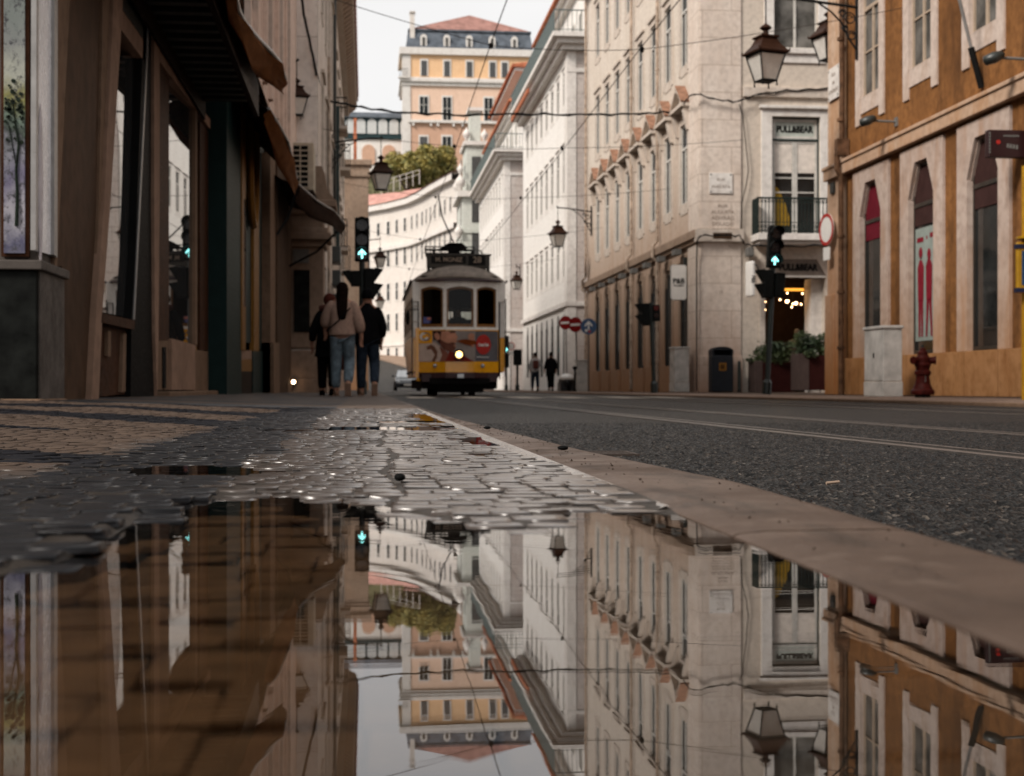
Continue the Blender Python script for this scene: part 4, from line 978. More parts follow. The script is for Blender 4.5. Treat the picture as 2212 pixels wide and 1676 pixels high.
# roller shutter housing with dark slats hanging over the first shops
g = thing('slatted_canopy', 'black slatted canopy underside above the first shop windows', 'canopy', (-2.0, 13, 0))
m = MB()
for i in range(26): y = -4 + i * .33; m.box(.02, y, 3.62 - .0 * i, .62, y + .12, 3.67)
m.build('slat', M['dark_metal'], g)
m = MB(); m.box(.0, -4.1, 3.68, .66, 4.7, 3.78); m.box(.62, -4.1, 3.5, .68, 4.7, 3.9); m.box(.0, -4.1, 3.45, .03, 4.7, 3.9); m.build('frame', M['dark_wood'], g)

# air conditioner on the end wall
p = at(628, 410, Y=29.6); q = at(678, 308, Y=29.6)
g = thing('air_conditioner', 'cream air conditioner unit with black grille fixed beside the awnings', 'air conditioner', ((p.x + q.x) / 2, 29.6, p.z))
w_ = (q.x - p.x) / 2; h_ = q.z - p.z
m = MB(); m.box(-w_, 0, 0, w_, 1.0, h_); m.build('casing', M['cream_metal'] if 'cream_metal' in M else plain('yellowed_cream_metal', (.42, .36, .28), .5), g, bevel=.02)
m = MB()
m.box(-w_ + .03, -.012, .06, w_ - .10, -.001, h_ - .06); gr = m.build('grille', M['black_panel'], g)
m = MB()
for i in range(9): z = .06 + (h_ - .12) * i / 8; m.box(-w_ + .03, -.03, z - .012, w_ - .10, -.0125, z + .012)
for x in (-w_ + .04, -.04, w_ - .11): m.box(x - .012, -.034, .05, x + .012, -.0305, h_ - .05)
m.build('grille_bars', plain('yellowed_cream_metal', (.42, .36, .28), .5), gr)
m = MB(); m.prism([(-w_, .0, -.02), (w_, .0, -.02), (w_ + .05, .0, -.12), (-w_, .0, -.10)], (0, 1.3, 0)); m.build('bracket', M['dark_wood'], g)
# ================================================================ ground
XK = .328                       # inner edge of the kerb
KO = [(0, .50), (1, .49), (1.9, .515), (2.9, .455), (6, .385), (15, .30), (75, .30)]
def kerb_out(y): return float(np.interp(y, [a for a, b in KO], [b for a, b in KO]))
PE = ([-.6, -.3, -.24, -.2, -.1, 0, .04, .1, .16, .25, .33], [.75, .95, 1.12, 1.72, 1.84, 1.68, 1.5, 1.37, 1.38, 1.5, 1.45])
POOLS = [(.06, 4.62, .26, .24), (.27, 6.3, .075, 1.0), (.29, 3.52, .05, .36), (-.28, 2.28, .16, .12), (.10, 5.6, .12, .12), (.22, 2.75, .03, .10)]
def ground_z(x, y):
    base = .0042 + .029 * np.maximum(0, -.34 - x) + .0022 * np.sin(x * 7.1 + 1) * np.sin(y * 3.3) + .0016 * np.sin(x * 15 + y * 9)
    base = base + .004 * np.clip((y - 9) / 8, 0, 1)
    ye = np.interp(x, PE[0], PE[1]) + .03 * np.sin(x * 31) + .02 * np.sin(x * 57 + 2)
    b = np.clip((ye - y) * .05, -.004, .013)
    base = base - np.where(y < 2.4, b + .0022, 0)
    for cx, cy_, rx, ry in POOLS:
        d = ((x - cx) / rx) ** 2 + ((y - cy_) / ry) ** 2
        base = base - .010 * np.exp(-d * .9)
    return base
def is_dark(x, y):
    """two-tone stone pattern: a dark band beside the light kerb strip and slanting dark cross bands"""
    if x > -.19 + .012 * math.sin(y * 9): return False
    if x > -.48: return True
    if y < 1.98: return True
    s = y + .45 * (x + .48)
    zig = abs(((x + .48) * .9) % 1.6 - .8)
    t = (s + zig * .8) % 1.75
    if y < 2.9: return 2.33 < y + .1 * x < 2.72
    if y < 4.02: return False
    return t < .78
def crack_x(y): return .045 + .010 * math.sin(y * 5.1) + .005 * math.sin(y * 17)
def stones():
    V = []; F = []; MI = []; T = []
    pitch = .046; rnd = random.Random(3)
    y = .30; j = 0
    while y < 9.2:
        wet = y < 1.75; ph = pitch; x = XK - .004; xl = -.2505 * y - .5 if y < 7.5 else -2.35
        off = rnd.uniform(0, .03); x -= off if j % 2 else 0
        while x > xl:
            w = rnd.uniform(.036, .070); ck = crack_x(y); gap = 0
            if not wet and x > ck + .004 and x - w < ck + .02: w = x - ck - .002; gap = rnd.uniform(.004, .012) if 1.8 < y < 5.5 else .001
            if w < .012: x = ck - gap; continue
            cx = x - w / 2; cy_ = y + rnd.uniform(-.004, .004) * (3 if wet else 1); under = float(ground_z(cx, cy_)) < -.0048; hh = ph * rnd.uniform(.95, 1.05)
            if under:
                if j % 2: x -= w; continue
                hh = ph * rnd.uniform(1.45, 2.05); w *= 1.3; cx = x - w / 2; cy_ += rnd.uniform(-.008, .008)
            if cx < -2.04 and cy_ > 9: x -= w; continue
            z = float(ground_z(cx, cy_)) + rnd.gauss(0, .0005) - (.003 if under else 0)
            tx, ty = rnd.gauss(0, .010), rnd.gauss(0, .014); o = len(V)
            for k, (s, dz) in enumerate(((.50, -.006), (.496, -.0009), (.470, -.0001), (.30, .0002))):
                for a, b in ((-1, -1), (1, -1), (1, 1), (-1, 1)):
                    px_ = a * (w - .002) * s + rnd.uniform(-.002, .002); py_ = b * (hh - .002) * s + rnd.uniform(-.0022, .0022)
                    V.append((cx + px_, cy_ + py_, z + dz + px_ * tx + py_ * ty))
            for r in range(3):
                for k in range(4): F.append((o + r*4 + k, o + r*4 + (k+1) % 4, o + r*4 + 4 + (k+1) % 4, o + r*4 + 4 + k))
            F.append((o+12, o+13, o+14, o+15))
            d = 2 if under else 1 if is_dark(cx, cy_) else 0; MI += [d] * 13; tn = rnd.random(); T += [tn] * 16
            x -= w + gap
        y += ph; j += 1
    me = bpy.data.meshes.new('pavement_stones'); me.from_pydata(V, [], F); me.shade_smooth()
    me.materials.append(M['cobble_light']); me.materials.append(M['cobble_dark']); me.materials.append(M['sunk_stone']); me.polygons.foreach_set('material_index', MI)
    at_ = me.attributes.new('tone', 'FLOAT', 'POINT'); at_.data.foreach_set('value', T)
    o = bpy.data.objects.new('pavement_stones', me); COL.objects.link(o); return struct(o)
def cobble(name, c1, c2, dark):
    m, nt, b = newmat(name); co = objco(nt)
    a = nt.nodes.new('ShaderNodeAttribute'); a.attribute_name = 'tone'
    n1 = noise(nt, co, 60, 5); n2 = noise(nt, co, 3.5, 5)
    c = mixc(nt, a.outputs['Fac'], c1, c2); c = mixc(nt, ramp(nt, n1, .35, .7), c, tuple(q * .72 for q in c1))
    c = mixc(nt, ramp(nt, n2, .5, .8), c, tuple(q * .6 for q in c1))
    # wetness: wet film between the kerb and the first dark band and near the puddles
    sp = nt.nodes.new('ShaderNodeSeparateXYZ'); L(nt, co, sp.inputs[0])
    wx = nt.nodes.new('ShaderNodeMapRange'); L(nt, sp.outputs['X'], wx.inputs[0]); wx.inputs[1].default_value = -.75; wx.inputs[2].default_value = -.28
    wy = nt.nodes.new('ShaderNodeMapRange'); L(nt, sp.outputs['Y'], wy.inputs[0]); wy.inputs[1].default_value = 14; wy.inputs[2].default_value = 6
    wn = nt.nodes.new('ShaderNodeMapRange'); L(nt, sp.outputs['Y'], wn.inputs[0]); wn.inputs[1].default_value = 2.6; wn.inputs[2].default_value = 1.9; wn.inputs[4].default_value = .85
    mu = nt.nodes.new('ShaderNodeMath'); mu.operation = 'MULTIPLY'; L(nt, wx.outputs[0], mu.inputs[0]); L(nt, wy.outputs[0], mu.inputs[1])
    mx = nt.nodes.new('ShaderNodeMath'); mx.operation = 'MAXIMUM'; L(nt, mu.outputs[0], mx.inputs[0]); L(nt, wn.outputs[0], mx.inputs[1])
    pt = noise(nt, co, 5.5, 6, (1, .6, 1), .65); ad = nt.nodes.new('ShaderNodeMath'); ad.operation = 'ADD'; L(nt, mx.outputs[0], ad.inputs[0]); L(nt, pt, ad.inputs[1])
    wet = ramp(nt, ad.outputs[0], .95, 1.25)
    c = mixc(nt, wet, c, mixc(nt, .42, c, (.01, .01, .01)))
    L(nt, c, b.inputs['Base Color'])
    rg = nt.nodes.new('ShaderNodeMapRange'); L(nt, wet, rg.inputs[0]); rg.inputs[3].default_value = .62; rg.inputs[4].default_value = .34 if dark else .28
    L(nt, rg.outputs[0], b.inputs['Roughness']); b.inputs['IOR'].default_value = 1.3; cw = nt.nodes.new('ShaderNodeMath'); cw.operation = 'MULTIPLY'; L(nt, wet, cw.inputs[0]); cw.inputs[1].default_value = 0. if dark else .95; L(nt, cw.outputs[0], b.inputs['Coat Weight']); b.inputs['Coat Roughness'].default_value = .27; b.inputs['Coat IOR'].default_value = 1.5
    sm = nt.nodes.new('ShaderNodeMapRange'); L(nt, wet, sm.inputs[0]); sm.inputs[3].default_value = .12; sm.inputs[4].default_value = .4; L(nt, sm.outputs[0], b.inputs['Specular IOR Level'])
    bump(nt, b, n1, .35 if dark else .3, .0025); M[name] = m; return m
cobble('cobble_light', (.094, .067, .051), (.055, .039, .031), False)
cobble('cobble_dark', (.014, .014, .017), (.007, .007, .009), True)
def sunk():
    m, nt, b = newmat('sandy_stone_under_water'); co = objco(nt); sp = nt.nodes.new('ShaderNodeSeparateXYZ'); L(nt, co, sp.inputs[0])
    n1 = noise(nt, co, 7, 5); ad = nt.nodes.new('ShaderNodeMath'); ad.operation = 'MULTIPLY_ADD'; L(nt, n1, ad.inputs[0]); ad.inputs[1].default_value = .25; L(nt, sp.outputs['X'], ad.inputs[2])
    n2 = noise(nt, co, 26, 6); c = mixc(nt, ramp(nt, n2, .3, .7), (.44, .26, .135), (.23, .135, .07)); s = ramp(nt, ad.outputs[0], .05, .22)
    L(nt, mixc(nt, s, c, (.085, .066, .05)), b.inputs['Base Color']); b.inputs['Roughness'].default_value = .8; M['sunk_stone'] = m
sunk()
stones()
M['joint_sand'] = plain('damp_dark_joint_sand', (.032, .026, .021), .45, var=.3, scale=30)
xs = [-2.6 + .04 * i for i in range(73)] + [XK]; ys = [.2 + .04 * i for i in range(226)]
grid_mesh('pavement_bed', xs, ys, lambda x, y: (lambda g_: g_ - .0012 - .006 * min(1, max(0, (-.0040 - g_) / .0012)))(float(ground_z(np.float64(x), np.float64(y)))), M['joint_sand'])
def far_cobble():
    m, nt, b = newmat('far_pavement_stones'); co = objco(nt)
    v = nt.nodes.new('ShaderNodeTexVoronoi'); v.inputs['Scale'].default_value = 19; L(nt, co, v.inputs['Vector'])
    sp = nt.nodes.new('ShaderNodeSeparateColor'); L(nt, v.outputs['Color'], sp.inputs[0])
    light = mixc(nt, sp.outputs[0], (.115, .082, .062), (.065, .047, .037)); dark = mixc(nt, sp.outputs[1], (.045, .045, .048), (.028, .028, .03))
    xyz = nt.nodes.new('ShaderNodeSeparateXYZ'); L(nt, co, xyz.inputs[0])
    w = nt.nodes.new('ShaderNodeTexWave'); w.wave_type = 'BANDS'; w.bands_direction = 'Y'; w.inputs['Scale'].default_value = .18; w.inputs['Distortion'].default_value = 1.5; L(nt, co, w.inputs['Vector'])
    g1 = nt.nodes.new('ShaderNodeMath'); g1.operation = 'LESS_THAN'; L(nt, xyz.outputs['X'], g1.inputs[0]); g1.inputs[1].default_value = -.19
    g2 = nt.nodes.new('ShaderNodeMath'); g2.operation = 'GREATER_THAN'; L(nt, w.outputs['Fac'], g2.inputs[0]); g2.inputs[1].default_value = .55
    g3 = nt.nodes.new('ShaderNodeMath'); g3.operation = 'MULTIPLY'; L(nt, g1.outputs[0], g3.inputs[0]); L(nt, g2.outputs[0], g3.inputs[1])
    L(nt, mixc(nt, g3.outputs[0], light, dark), b.inputs['Base Color']); b.inputs['Roughness'].default_value = .6; b.inputs['IOR'].default_value = 1.2
    bump(nt, b, v.outputs['Distance'], .4, .01); M['far_cobble'] = m
far_cobble()
M['right_cobble'] = masonry('pinkish_brown_small_paving', (.30, .215, .17), (.22, .155, .12), (.10, .07, .055), (.09, .07), stain_amt=.6, soot=.3)
def slab(name, x0, x1, y0, y1, z, mat, x0z=None):
    m = MB(); z2 = z if x0z is None else x0z
    m.quad((x0, y0, z2), (x1, y0, z), (x1, y1, z), (x0, y1, z2)); return struct(m.build(name, mat))
grid_mesh('pavement', [-2.7 + .1 * i for i in range(31)] + [.33], [9.12 + 1.1 * i for i in range(61)], lambda x, y: float(ground_z(np.float64(x), np.float64(y))), M['far_cobble'])
m = MB(); m.quad((7.02, 2, -.028), (9.5, 2, .004), (9.5, 130, .004), (7.02, 130, -.028)); m.quad((9.5, 2, .004), (22, 2, .02), (22, 130, .02), (9.5, 130, .004)); struct(m.build('right_pavement', M['right_cobble']))
m = MB(); m.box(6.86, 2, -.10, 7.02, 130, -.026); struct(m.build('right_kerb', M['tan_stone'], bevel=.01))
m = MB(); m.quad((-400, -200, -.14), (400, -200, -.14), (400, 600, -.14), (-400, 600, -.14)); struct(m.build('ground', M['joint_sand']))

# kerb stones of the near pavement: one long worn strip with joints every metre or so
def kerb():
    m = MB(); y = .1; rnd = random.Random(5)
    while y < 74:
        ln = rnd.uniform(.95, 1.25) if y < 20 else 6
        n = 14 if y < 6 else 4; a0 = y + .003; a1 = y + ln - .003; hk = rnd.uniform(-.0012, .0008)
        for k in range(n):
            p, q = a0 + (a1 - a0) * k / n, a0 + (a1 - a0) * (k + 1) / n
            prof = lambda yy: [(XK, -.05), (XK, .0008), (XK + .006, .0028 + hk*.5), (XK + .03, .0050 + hk + .0006 * math.sin(yy * 13)), (kerb_out(yy) - .025, .0062 + hk + .0008 * math.sin(yy * 9)), (kerb_out(yy) - .006, .004), (kerb_out(yy) + .002 * math.sin(yy * 37), -.006), (kerb_out(yy), -.09)]
            A, B = prof(p), prof(q); o = [(x, p, z) for x, z in A] + [(x, q, z) for x, z in B]; c = len(A)
            m.add(o, [(i, i + c, i + c + 1, i + 1) for i in range(c - 1)] + ([tuple(range(c))] if k == 0 else []) + ([tuple(range(c, 2*c))[::-1]] if k == n - 1 else []))
        y += ln
    return struct(m.build('kerb', M['kerb_stone'], smooth=False))
def kerb_mat():
    mt, nt, b = newmat('damp_limestone_kerb'); co = objco(nt)
    n1 = noise(nt, co, 4, 6); n2 = noise(nt, co, 70, 5, (1, .5, 1), .7); n3 = noise(nt, co, 14, 6)
    c = mixc(nt, ramp(nt, n1, .35, .7), (.088, .060, .045), (.052, .035, .026)); c = mixc(nt, ramp(nt, n2, .56, .72), c, (.06, .042, .034)); c = mixc(nt, ramp(nt, n3, .6, .75), c, (.12, .088, .069)); n4 = noise(nt, co, 5.5, 7, (1.6, .5, 1), .7); c = mixc(nt, ramp(nt, n4, .52, .66), c, (.036, .026, .020))
    L(nt, c, b.inputs['Base Color'])
    r = nt.nodes.new('ShaderNodeMapRange'); L(nt, n1, r.inputs[0]); r.inputs[1].default_value = .35; r.inputs[2].default_value = .65; r.inputs[3].default_value = .38; r.inputs[4].default_value = .65; L(nt, r.outputs[0], b.inputs['Roughness']); b.inputs['IOR'].default_value = 1.18
    ad = nt.nodes.new('ShaderNodeMath'); ad.operation = 'ADD'; L(nt, n2, ad.inputs[0]); L(nt, n3, ad.inputs[1]); bump(nt, b, ad.outputs[0], .5, .004); M['kerb_stone'] = mt
kerb_mat(); kerb()
# mortar fillet between kerb and wet stones (pale, broken)
m = MB(); yy = 1.5; prev = None; rnd = random.Random(2)
while yy < 9:
    wd = .012 + .006 * math.sin(yy * 11) + rnd.uniform(-.002, .002) + (.014 if 1.6 < yy < 3.2 else 0)
    cur = [(XK - wd - .01, yy, .0005), (XK - wd * .5, yy, .0052 + rnd.uniform(-.0006, .0006)), (XK + .001, yy, .0056)]
    if prev: m.add(prev + cur, [(0, 1, 4, 3), (1, 2, 5, 4)])
    prev = cur; yy += .018
M['mortar'] = plain('wet_pale_mortar', (.24, .22, .205), .2, var=.35, scale=60, spec=.8)
struct(m.build('kerb_mortar', M['mortar'], smooth=True))

# asphalt: near patch has real grain
def asphalt_mat():
    mt, nt, b = newmat('coarse_damp_asphalt'); co = objco(nt)
    v = nt.nodes.new('ShaderNodeTexVoronoi'); v.inputs['Scale'].default_value = 105; L(nt, co, v.inputs['Vector'])
    sp = nt.nodes.new('ShaderNodeSeparateColor'); L(nt, v.outputs['Color'], sp.inputs[0])
    c = mixc(nt, ramp(nt, sp.outputs[0], .2, 1), (.004, .004, .004), (.030, .028, .026)); c = mixc(nt, ramp(nt, sp.outputs[1], .93, .98), c, (.085, .072, .06))
    n1 = noise(nt, co, .8, 5); c = mixc(nt, ramp(nt, n1, .4, .7), c, mixc(nt, .5, c, (.02, .02, .021)))
    L(nt, c, b.inputs['Base Color'])
    r = nt.nodes.new('ShaderNodeMapRange'); L(nt, sp.outputs[2], r.inputs[0]); r.inputs[3].default_value = .35; r.inputs[4].default_value = .75; L(nt, r.outputs[0], b.inputs['Roughness']); b.inputs['IOR'].default_value = 1.22
    bump(nt, b, v.outputs['Distance'], 1.0, .008); M['asphalt'] = mt
asphalt_mat()
ZR = -.066
def near_asphalt():
    nx, ny = 330, 640; X = .44 + (np.arange(nx) / nx) ** 1.25 * 4.6; Yv = .85 + (np.arange(ny) / ny) ** 1.5 * 7.2
    gx, gy = np.meshgrid(X, Yv); z = ZR + .004 + np.random.normal(0, 1, gx.shape) * .0025 + .003 * np.sin(gx * 1.7) * np.sin(gy * 1.1)
    ed = np.minimum(np.minimum((gx - X[0]) / .001, (X[-1] - gx) / .3), (Yv[-1] - gy) / .5); z = ZR + .0005 + (z - ZR - .0005) * np.clip(ed, 0, 1)
    mask = (np.abs(gx - 1.85) < .10) | (np.abs(gx - 2.75) < .10); z[mask] = ZR - .05
    co = np.stack([gx, gy, z], -1).reshape(-1, 3).astype(np.float32)
    idx = np.arange(nx * ny).reshape(ny, nx); q = np.stack([idx[:-1, :-1], idx[:-1, 1:], idx[1:, 1:], idx[1:, :-1]], -1).reshape(-1, 4)
    me = bpy.data.meshes.new('road_near'); me.vertices.add(len(co)); me.vertices.foreach_set('co', co.ravel())
    me.loops.add(q.size); me.loops.foreach_set('vertex_index', q.ravel().astype(np.int32)); me.polygons.add(len(q)); me.polygons.foreach_set('loop_start', (np.arange(len(q)) * 4).astype(np.int32))
    me.update(calc_edges=True); me.validate(); me.shade_smooth(); me.materials.append(M['asphalt'])
    o = bpy.data.objects.new('road_surface', me); COL.objects.link(o); struct(o)
near_asphalt()
m = MB()
for a, b in ((.2, 1.76), (1.94, 2.66), (2.84, 4.70), (4.88, 5.60), (5.78, 6.87)): m.quad((a, -3, ZR), (b, -3, ZR), (b, 108, ZR), (a, 108, ZR))
struct(m.build('road', M['asphalt']))
# rails: two tracks, each rail a polished head, groove and guard lip
M['rail_steel'] = plain('polished_tram_rail', (.15, .135, .125), .4, metal=.7, var=.15, scale=20)
for k, xr in enumerate((1.85, 2.75, 4.79, 5.69)):
    m = MB(); m.box(xr - .07, -3, ZR - .04, xr - .022, 108, ZR + .007); m.box(xr + .058, -3, ZR - .04, xr + .085, 108, ZR + .006)
    o = tag(m.build('tram_rail', M['rail_steel']), ['tram rail nearest to the puddle kerb', 'second tram rail from the puddle kerb', 'third tram rail, inner rail of the far track', 'tram rail nearest to the right pavement'][k], 'rail', 'grooved tram rails in the asphalt'); o['kind'] = 'structure'
m = MB()
for xr in (1.85, 2.75, 4.79, 5.69): m.quad((xr - .1, -3, ZR - .045), (xr + .1, -3, ZR - .045), (xr + .1, 108, ZR - .045), (xr - .1, 108, ZR - .045))
struct(m.build('rail_groove', M['black_panel']))
M['road_paint'] = plain('worn_cream_road_paint', (.46, .41, .35), .6, var=.35, scale=9)
m = MB()
for x in (.85, 2.0, 3.0, 3.95, 5.0, 5.95): m.quad((x, 27, ZR + .005), (x + .52, 27, ZR + .005), (x + .52, 31, ZR + .005), (x, 31, ZR + .005))
struct(m.build('zebra_crossing', M['road_paint']))
# climbing street to the left behind the tram
def ramp_road():
    c = [(2.4, 104, -.06), (2.3, 112, .35), (1.6, 122, 1.0), (.4, 135, 1.95), (-2.2, 150, 3.1), (-6.5, 162, 4.0), (-14, 168, 4.8)]
    m = MB(); pr = None; w = MB(); pw = None
    for i, (x, y, z) in enumerate(c):
        a = Vector(c[max(0, i-1)][:2]); b = Vector(c[min(len(c)-1, i+1)][:2]); t = (b - a).normalized(); n = Vector((t.y, -t.x))
        cur = [(x - n.x*4.2, y - n.y*4.2, z), (x + n.x*4.0, y + n.y*4.0, z)]; cw = [(x + n.x*4.0, y + n.y*4.0, z + .14), (x + n.x*9, y + n.y*9, z + .2), (x + n.x*4.0, y + n.y*4.0, z - .4)]
        if pr: m.add(pr + cur, [(0, 1, 3, 2)]); w.add(pw + cw, [(0, 1, 4, 3), (0, 3, 5, 2)])
        pr, pw = cur, cw
    struct(m.build('climbing_road', M['asphalt'])); struct(w.build('climbing_pavement', M['tan_pale']))
ramp_road()

# ---------------------------------------------------------------- water
def water_mat():
    mt, nt, b = newmat('clear_puddle_water'); nt.nodes.remove(b); out = nt.nodes['Material Output']
    tr = nt.nodes.new('ShaderNodeBsdfTransparent'); tr.inputs[0].default_value = (.90, .84, .76, 1)
    gl = nt.nodes.new('ShaderNodeBsdfAnisotropic') if False else nt.nodes.new('ShaderNodeBsdfGlossy'); gl.inputs['Roughness'].default_value = .0; gl.inputs['Color'].default_value = (.93, .93, .94, 1)
    fr = nt.nodes.new('ShaderNodeFresnel'); fr.inputs['IOR'].default_value = 1.85
    mx = nt.nodes.new('ShaderNodeMixShader')
    co = objco(nt); n1 = noise(nt, co, 9, 2, (.5, 1.6, 1)); bp = N(nt, 'ShaderNodeBump', Strength=.10, Distance=.001); L(nt, n1, bp.inputs['Height'])
    L(nt, bp.outputs[0], gl.inputs['Normal']); L(nt, bp.outputs[0], fr.inputs['Normal'])
    L(nt, fr.outputs[0], mx.inputs[0]); L(nt, tr.outputs[0], mx.inputs[1]); L(nt, gl.outputs[0], mx.inputs[2]); L(nt, mx.outputs[0], out.inputs['Surface']); M['water'] = mt
water_mat()
m = MB(); m.quad((-1.1, .1, 0), (XK - .001, .1, 0), (XK - .001, 2.15, 0), (-1.1, 2.15, 0)); struct(m.build('puddle_water', M['water']))
for cx, cy_, rx, ry in POOLS:
    m = MB(); n = 26; m.add([(min(XK - .001, cx + rx*1.6*math.cos(a)), cy_ + ry*1.6*math.sin(a), .0003) for a in [k*2*PI/n for k in range(n)]], [tuple(range(n))]); struct(m.build('puddle_water', M['water']))
# bits lying about
M['under_grit'] = plain('dark_brown_grit', (.03, .02, .014), .8)
rr = random.Random(31); m = MB()
for i in range(420):
    on = rr.random() < .5; y = rr.uniform(.9, 6.5); x = rr.uniform(XK + .01, kerb_out(y) - .02) if on else rr.uniform(-.3, XK - .01)
    z = .0062 if on else float(ground_z(x, y)) + .0008; s_ = rr.uniform(.0007, .0024)
    if z < 0: continue
    o_ = [Vector((rr.uniform(-1, 1), rr.uniform(-1, 1), rr.uniform(.1, .9))) * s_ for _ in range(4)]; c_ = Vector((x, y, z))
    m.add([c_ + Vector((-s_, -s_, 0)), c_ + Vector((s_, -s_*.6, 0)), c_ + Vector((s_*.2, s_, 0)), c_ + o_[0] + Vector((0, 0, s_*.7))], [(0, 1, 3), (1, 2, 3), (2, 0, 3), (0, 2, 1)])
o = m.build('grit', M['under_grit']); o['kind'] = 'stuff'; o['label'] = 'dark grit and crumbs scattered on the kerb and wet stones'; o['category'] = 'grit'
from mathutils import noise as mn
def pebble(x, y, z, s, label, mat, sc3=(1, 1, .7)):
    m = MB(); m.ball((0, 0, 0), s, 8, 6, sc3); m.v = [tuple(Vector(p) * (1 + .35 * mn.noise(Vector(p) * 60))) for p in m.v]
    o = m.build('pebble', M[mat], smooth=True); o.location = (x, y, z); return tag(o, label, 'pebble')
pebble(.045, 1.93, .012, .008, 'small black pebble standing on the wet light stones beyond the big puddle', 'black_panel')
pebble(.385, 2.75, .016, .008, 'small dark crumb lying on the kerb top', 'black_panel', (1.4, 1, .6))
pebble(.36, 4.2, .015, .008, 'tiny dark crumb on the far part of the kerb', 'black_panel', (1.4, 1, .6))
m = MB(); m.tube([(0, 0, 0), (.028, .006, .002)], .003, 8); o = m.build('cigarette_end', M['tan_pale']); o.location = (.905, 2.7, ZR + .012); tag(o, 'tan cigarette end lying on the asphalt', 'cigarette end')
g = thing('drain_grate', 'small pale metal drain grate beside the kerb in the asphalt', 'drain', (.71, 4.1, ZR + .002)); g.scale = (.42, .55, .5)
m = MB()
for i in range(9): m.box(-.15, -.16 + i * .037, 0, .15, -.16 + i * .037 + .018, .014)
m.build('grate_bars', M['sign_back'] if 'sign_back' in M else M['wire'], g); m = MB(); m.box(-.18, -.2, 0, -.151, .2, .016); m.box(.151, -.2, 0, .18, .2, .016); m.box(-.15, .17, 0, .15, .2, .016); m.build('frame', M['wire'], g)

# ================================================================ street lanterns
def lantern_parts(par, s=1.0, off=(0, 0, 0), rot=PI/4 + .25):
    ox, oy, oz = off; c = (ox, oy, oz); q = math.sqrt(2)
    def ld(prof): return [(r * s * q, z * s) for r, z in prof]
    m = MB(); m.tube([(ox, oy, oz + .05), (ox, oy, oz - .16 * s)], .016 * s, 6); m.lathe([(.02*s, 0), (.09*s, -.05*s), (.12*s, -.09*s), (.05*s, -.14*s), (.06*s, -.2*s), (.1*s, -.26*s)], (ox, oy, oz - .10*s), 12); m.build('finial', M['brown_iron'], par)
    m = MB(); m.lathe(ld([(.14, -.36), (.19, -.35), (.19, -.38), (.155, -.40), (.21, -.52), (.31, -.64), (.335, -.66), (.335, -.69), (.30, -.70)]), c, 4, rot)
    for k in range(4):
        a = rot + k * PI / 2
        m.lathe([(.012*s, 0), (.016*s, .03*s), (.004*s, .07*s)], (ox + .33*s*q*math.cos(a), oy + .33*s*q*math.sin(a), oz - .67*s), 6)
    m.build('roof', M['brown_iron'], par)
    m = MB(); m.lathe(ld([(.262, -.715), (.145, -1.19)]), c, 4, rot); m.build('glass', M['milk_glass'], par)
    m = MB()
    for k in range(4):
        a = rot + k * PI / 2; P = lambda r, z: (ox + r*s*q*math.cos(a), oy + r*s*q*math.sin(a), oz + z*s)
        m.tube([P(.275, -.70), P(.155, -1.2), P(.155, -1.28)], .016*s, 5); m.ball(P(.155, -1.29), .022*s, 6, 4)
    m.lathe(ld([(.275, -.70), (.275, -.725), (.262, -.73)]), c, 4, rot); m.lathe(ld([(.13, -1.185), (.165, -1.19), (.165, -1.22), (.12, -1.23)]), c, 4, rot)
    m.build('frame', M['black_iron'], par)
def lantern(label, wall_pt, arm, ang, s=1.0, drop=.35, scroll=True):
    g = thing('street_lantern', label, 'street lantern', wall_pt, ang, 'wall lanterns on iron brackets')
    m = MB(); pts = [(-.0, 0, 0), (arm * .3, 0, .06 * s), (arm * .7, 0, .14 * s), (arm, 0, .16 * s)]
    m.tube(pts, .028 * s, 8); m.box(-.02, -.05, -1.0 * s, .03, .05, .25 * s)
    if scroll:
        m.tube([(.0, 0, -.85*s), (.18*s, 0, -.6*s), (.32*s, 0, -.3*s), (.52*s, 0, -.1*s), (.8*s, 0, .08*s)], .018*s, 6)
        for cx, cz, r in ((.16, -.22, .13), (.30, -.12, .08), (.12, -.55, .1), (.25, -.42, .07)):
            sp = [(cx*s + r*s*(1 - t*.55)*math.cos(t*9), 0, cz*s + r*s*(1 - t*.55)*math.sin(t*9)) for t in [k/16 for k in range(17)]]
            m.tube(sp, .014*s, 5)
        for k in range(9): m.tube([(.1*s + k*.06*s, 0, .03*s), (.1*s + k*.06*s + .03*s, 0, .10*s)], .008*s, 4)
    m.ball((arm + .02, 0, .19*s), .045*s, 8, 6); m.build('bracket', M['black_iron'], g)
    m = MB(); m.tube([(arm, 0, .16*s), (arm, 0, .16*s - drop)], .014*s, 6); m.build('hanger', M['black_iron'], g)
    lantern_parts(g, s, (arm, 0, .16*s - drop)); return g
lantern('big brown lantern hanging by the ochre building, largest and nearest of all', (9.47, 26.4, 7.50), 1.82, PI, 1.0, .42)
lantern('second lantern half hidden behind the corner of the ochre building', (9.80, 28.12, 8.35), .95, PI / 2, .95, .25, False)
lantern('brown lantern on a scrolled bracket at the far corner of the cream shop building', (9.45, 58.6, 7.55), 1.42, PI, 1.0, .42)
lantern('dark lantern on the corner of the first white building, above the no entry signs', (9.5, 86.5, 7.5), .22, PI, 1.0, .2, False)
p = at(823, 395, Y=44)
lantern('large dark lantern over the left traffic light', (-1.05, 44, 7.75), p.x + 1.05, 0, .98, .42)
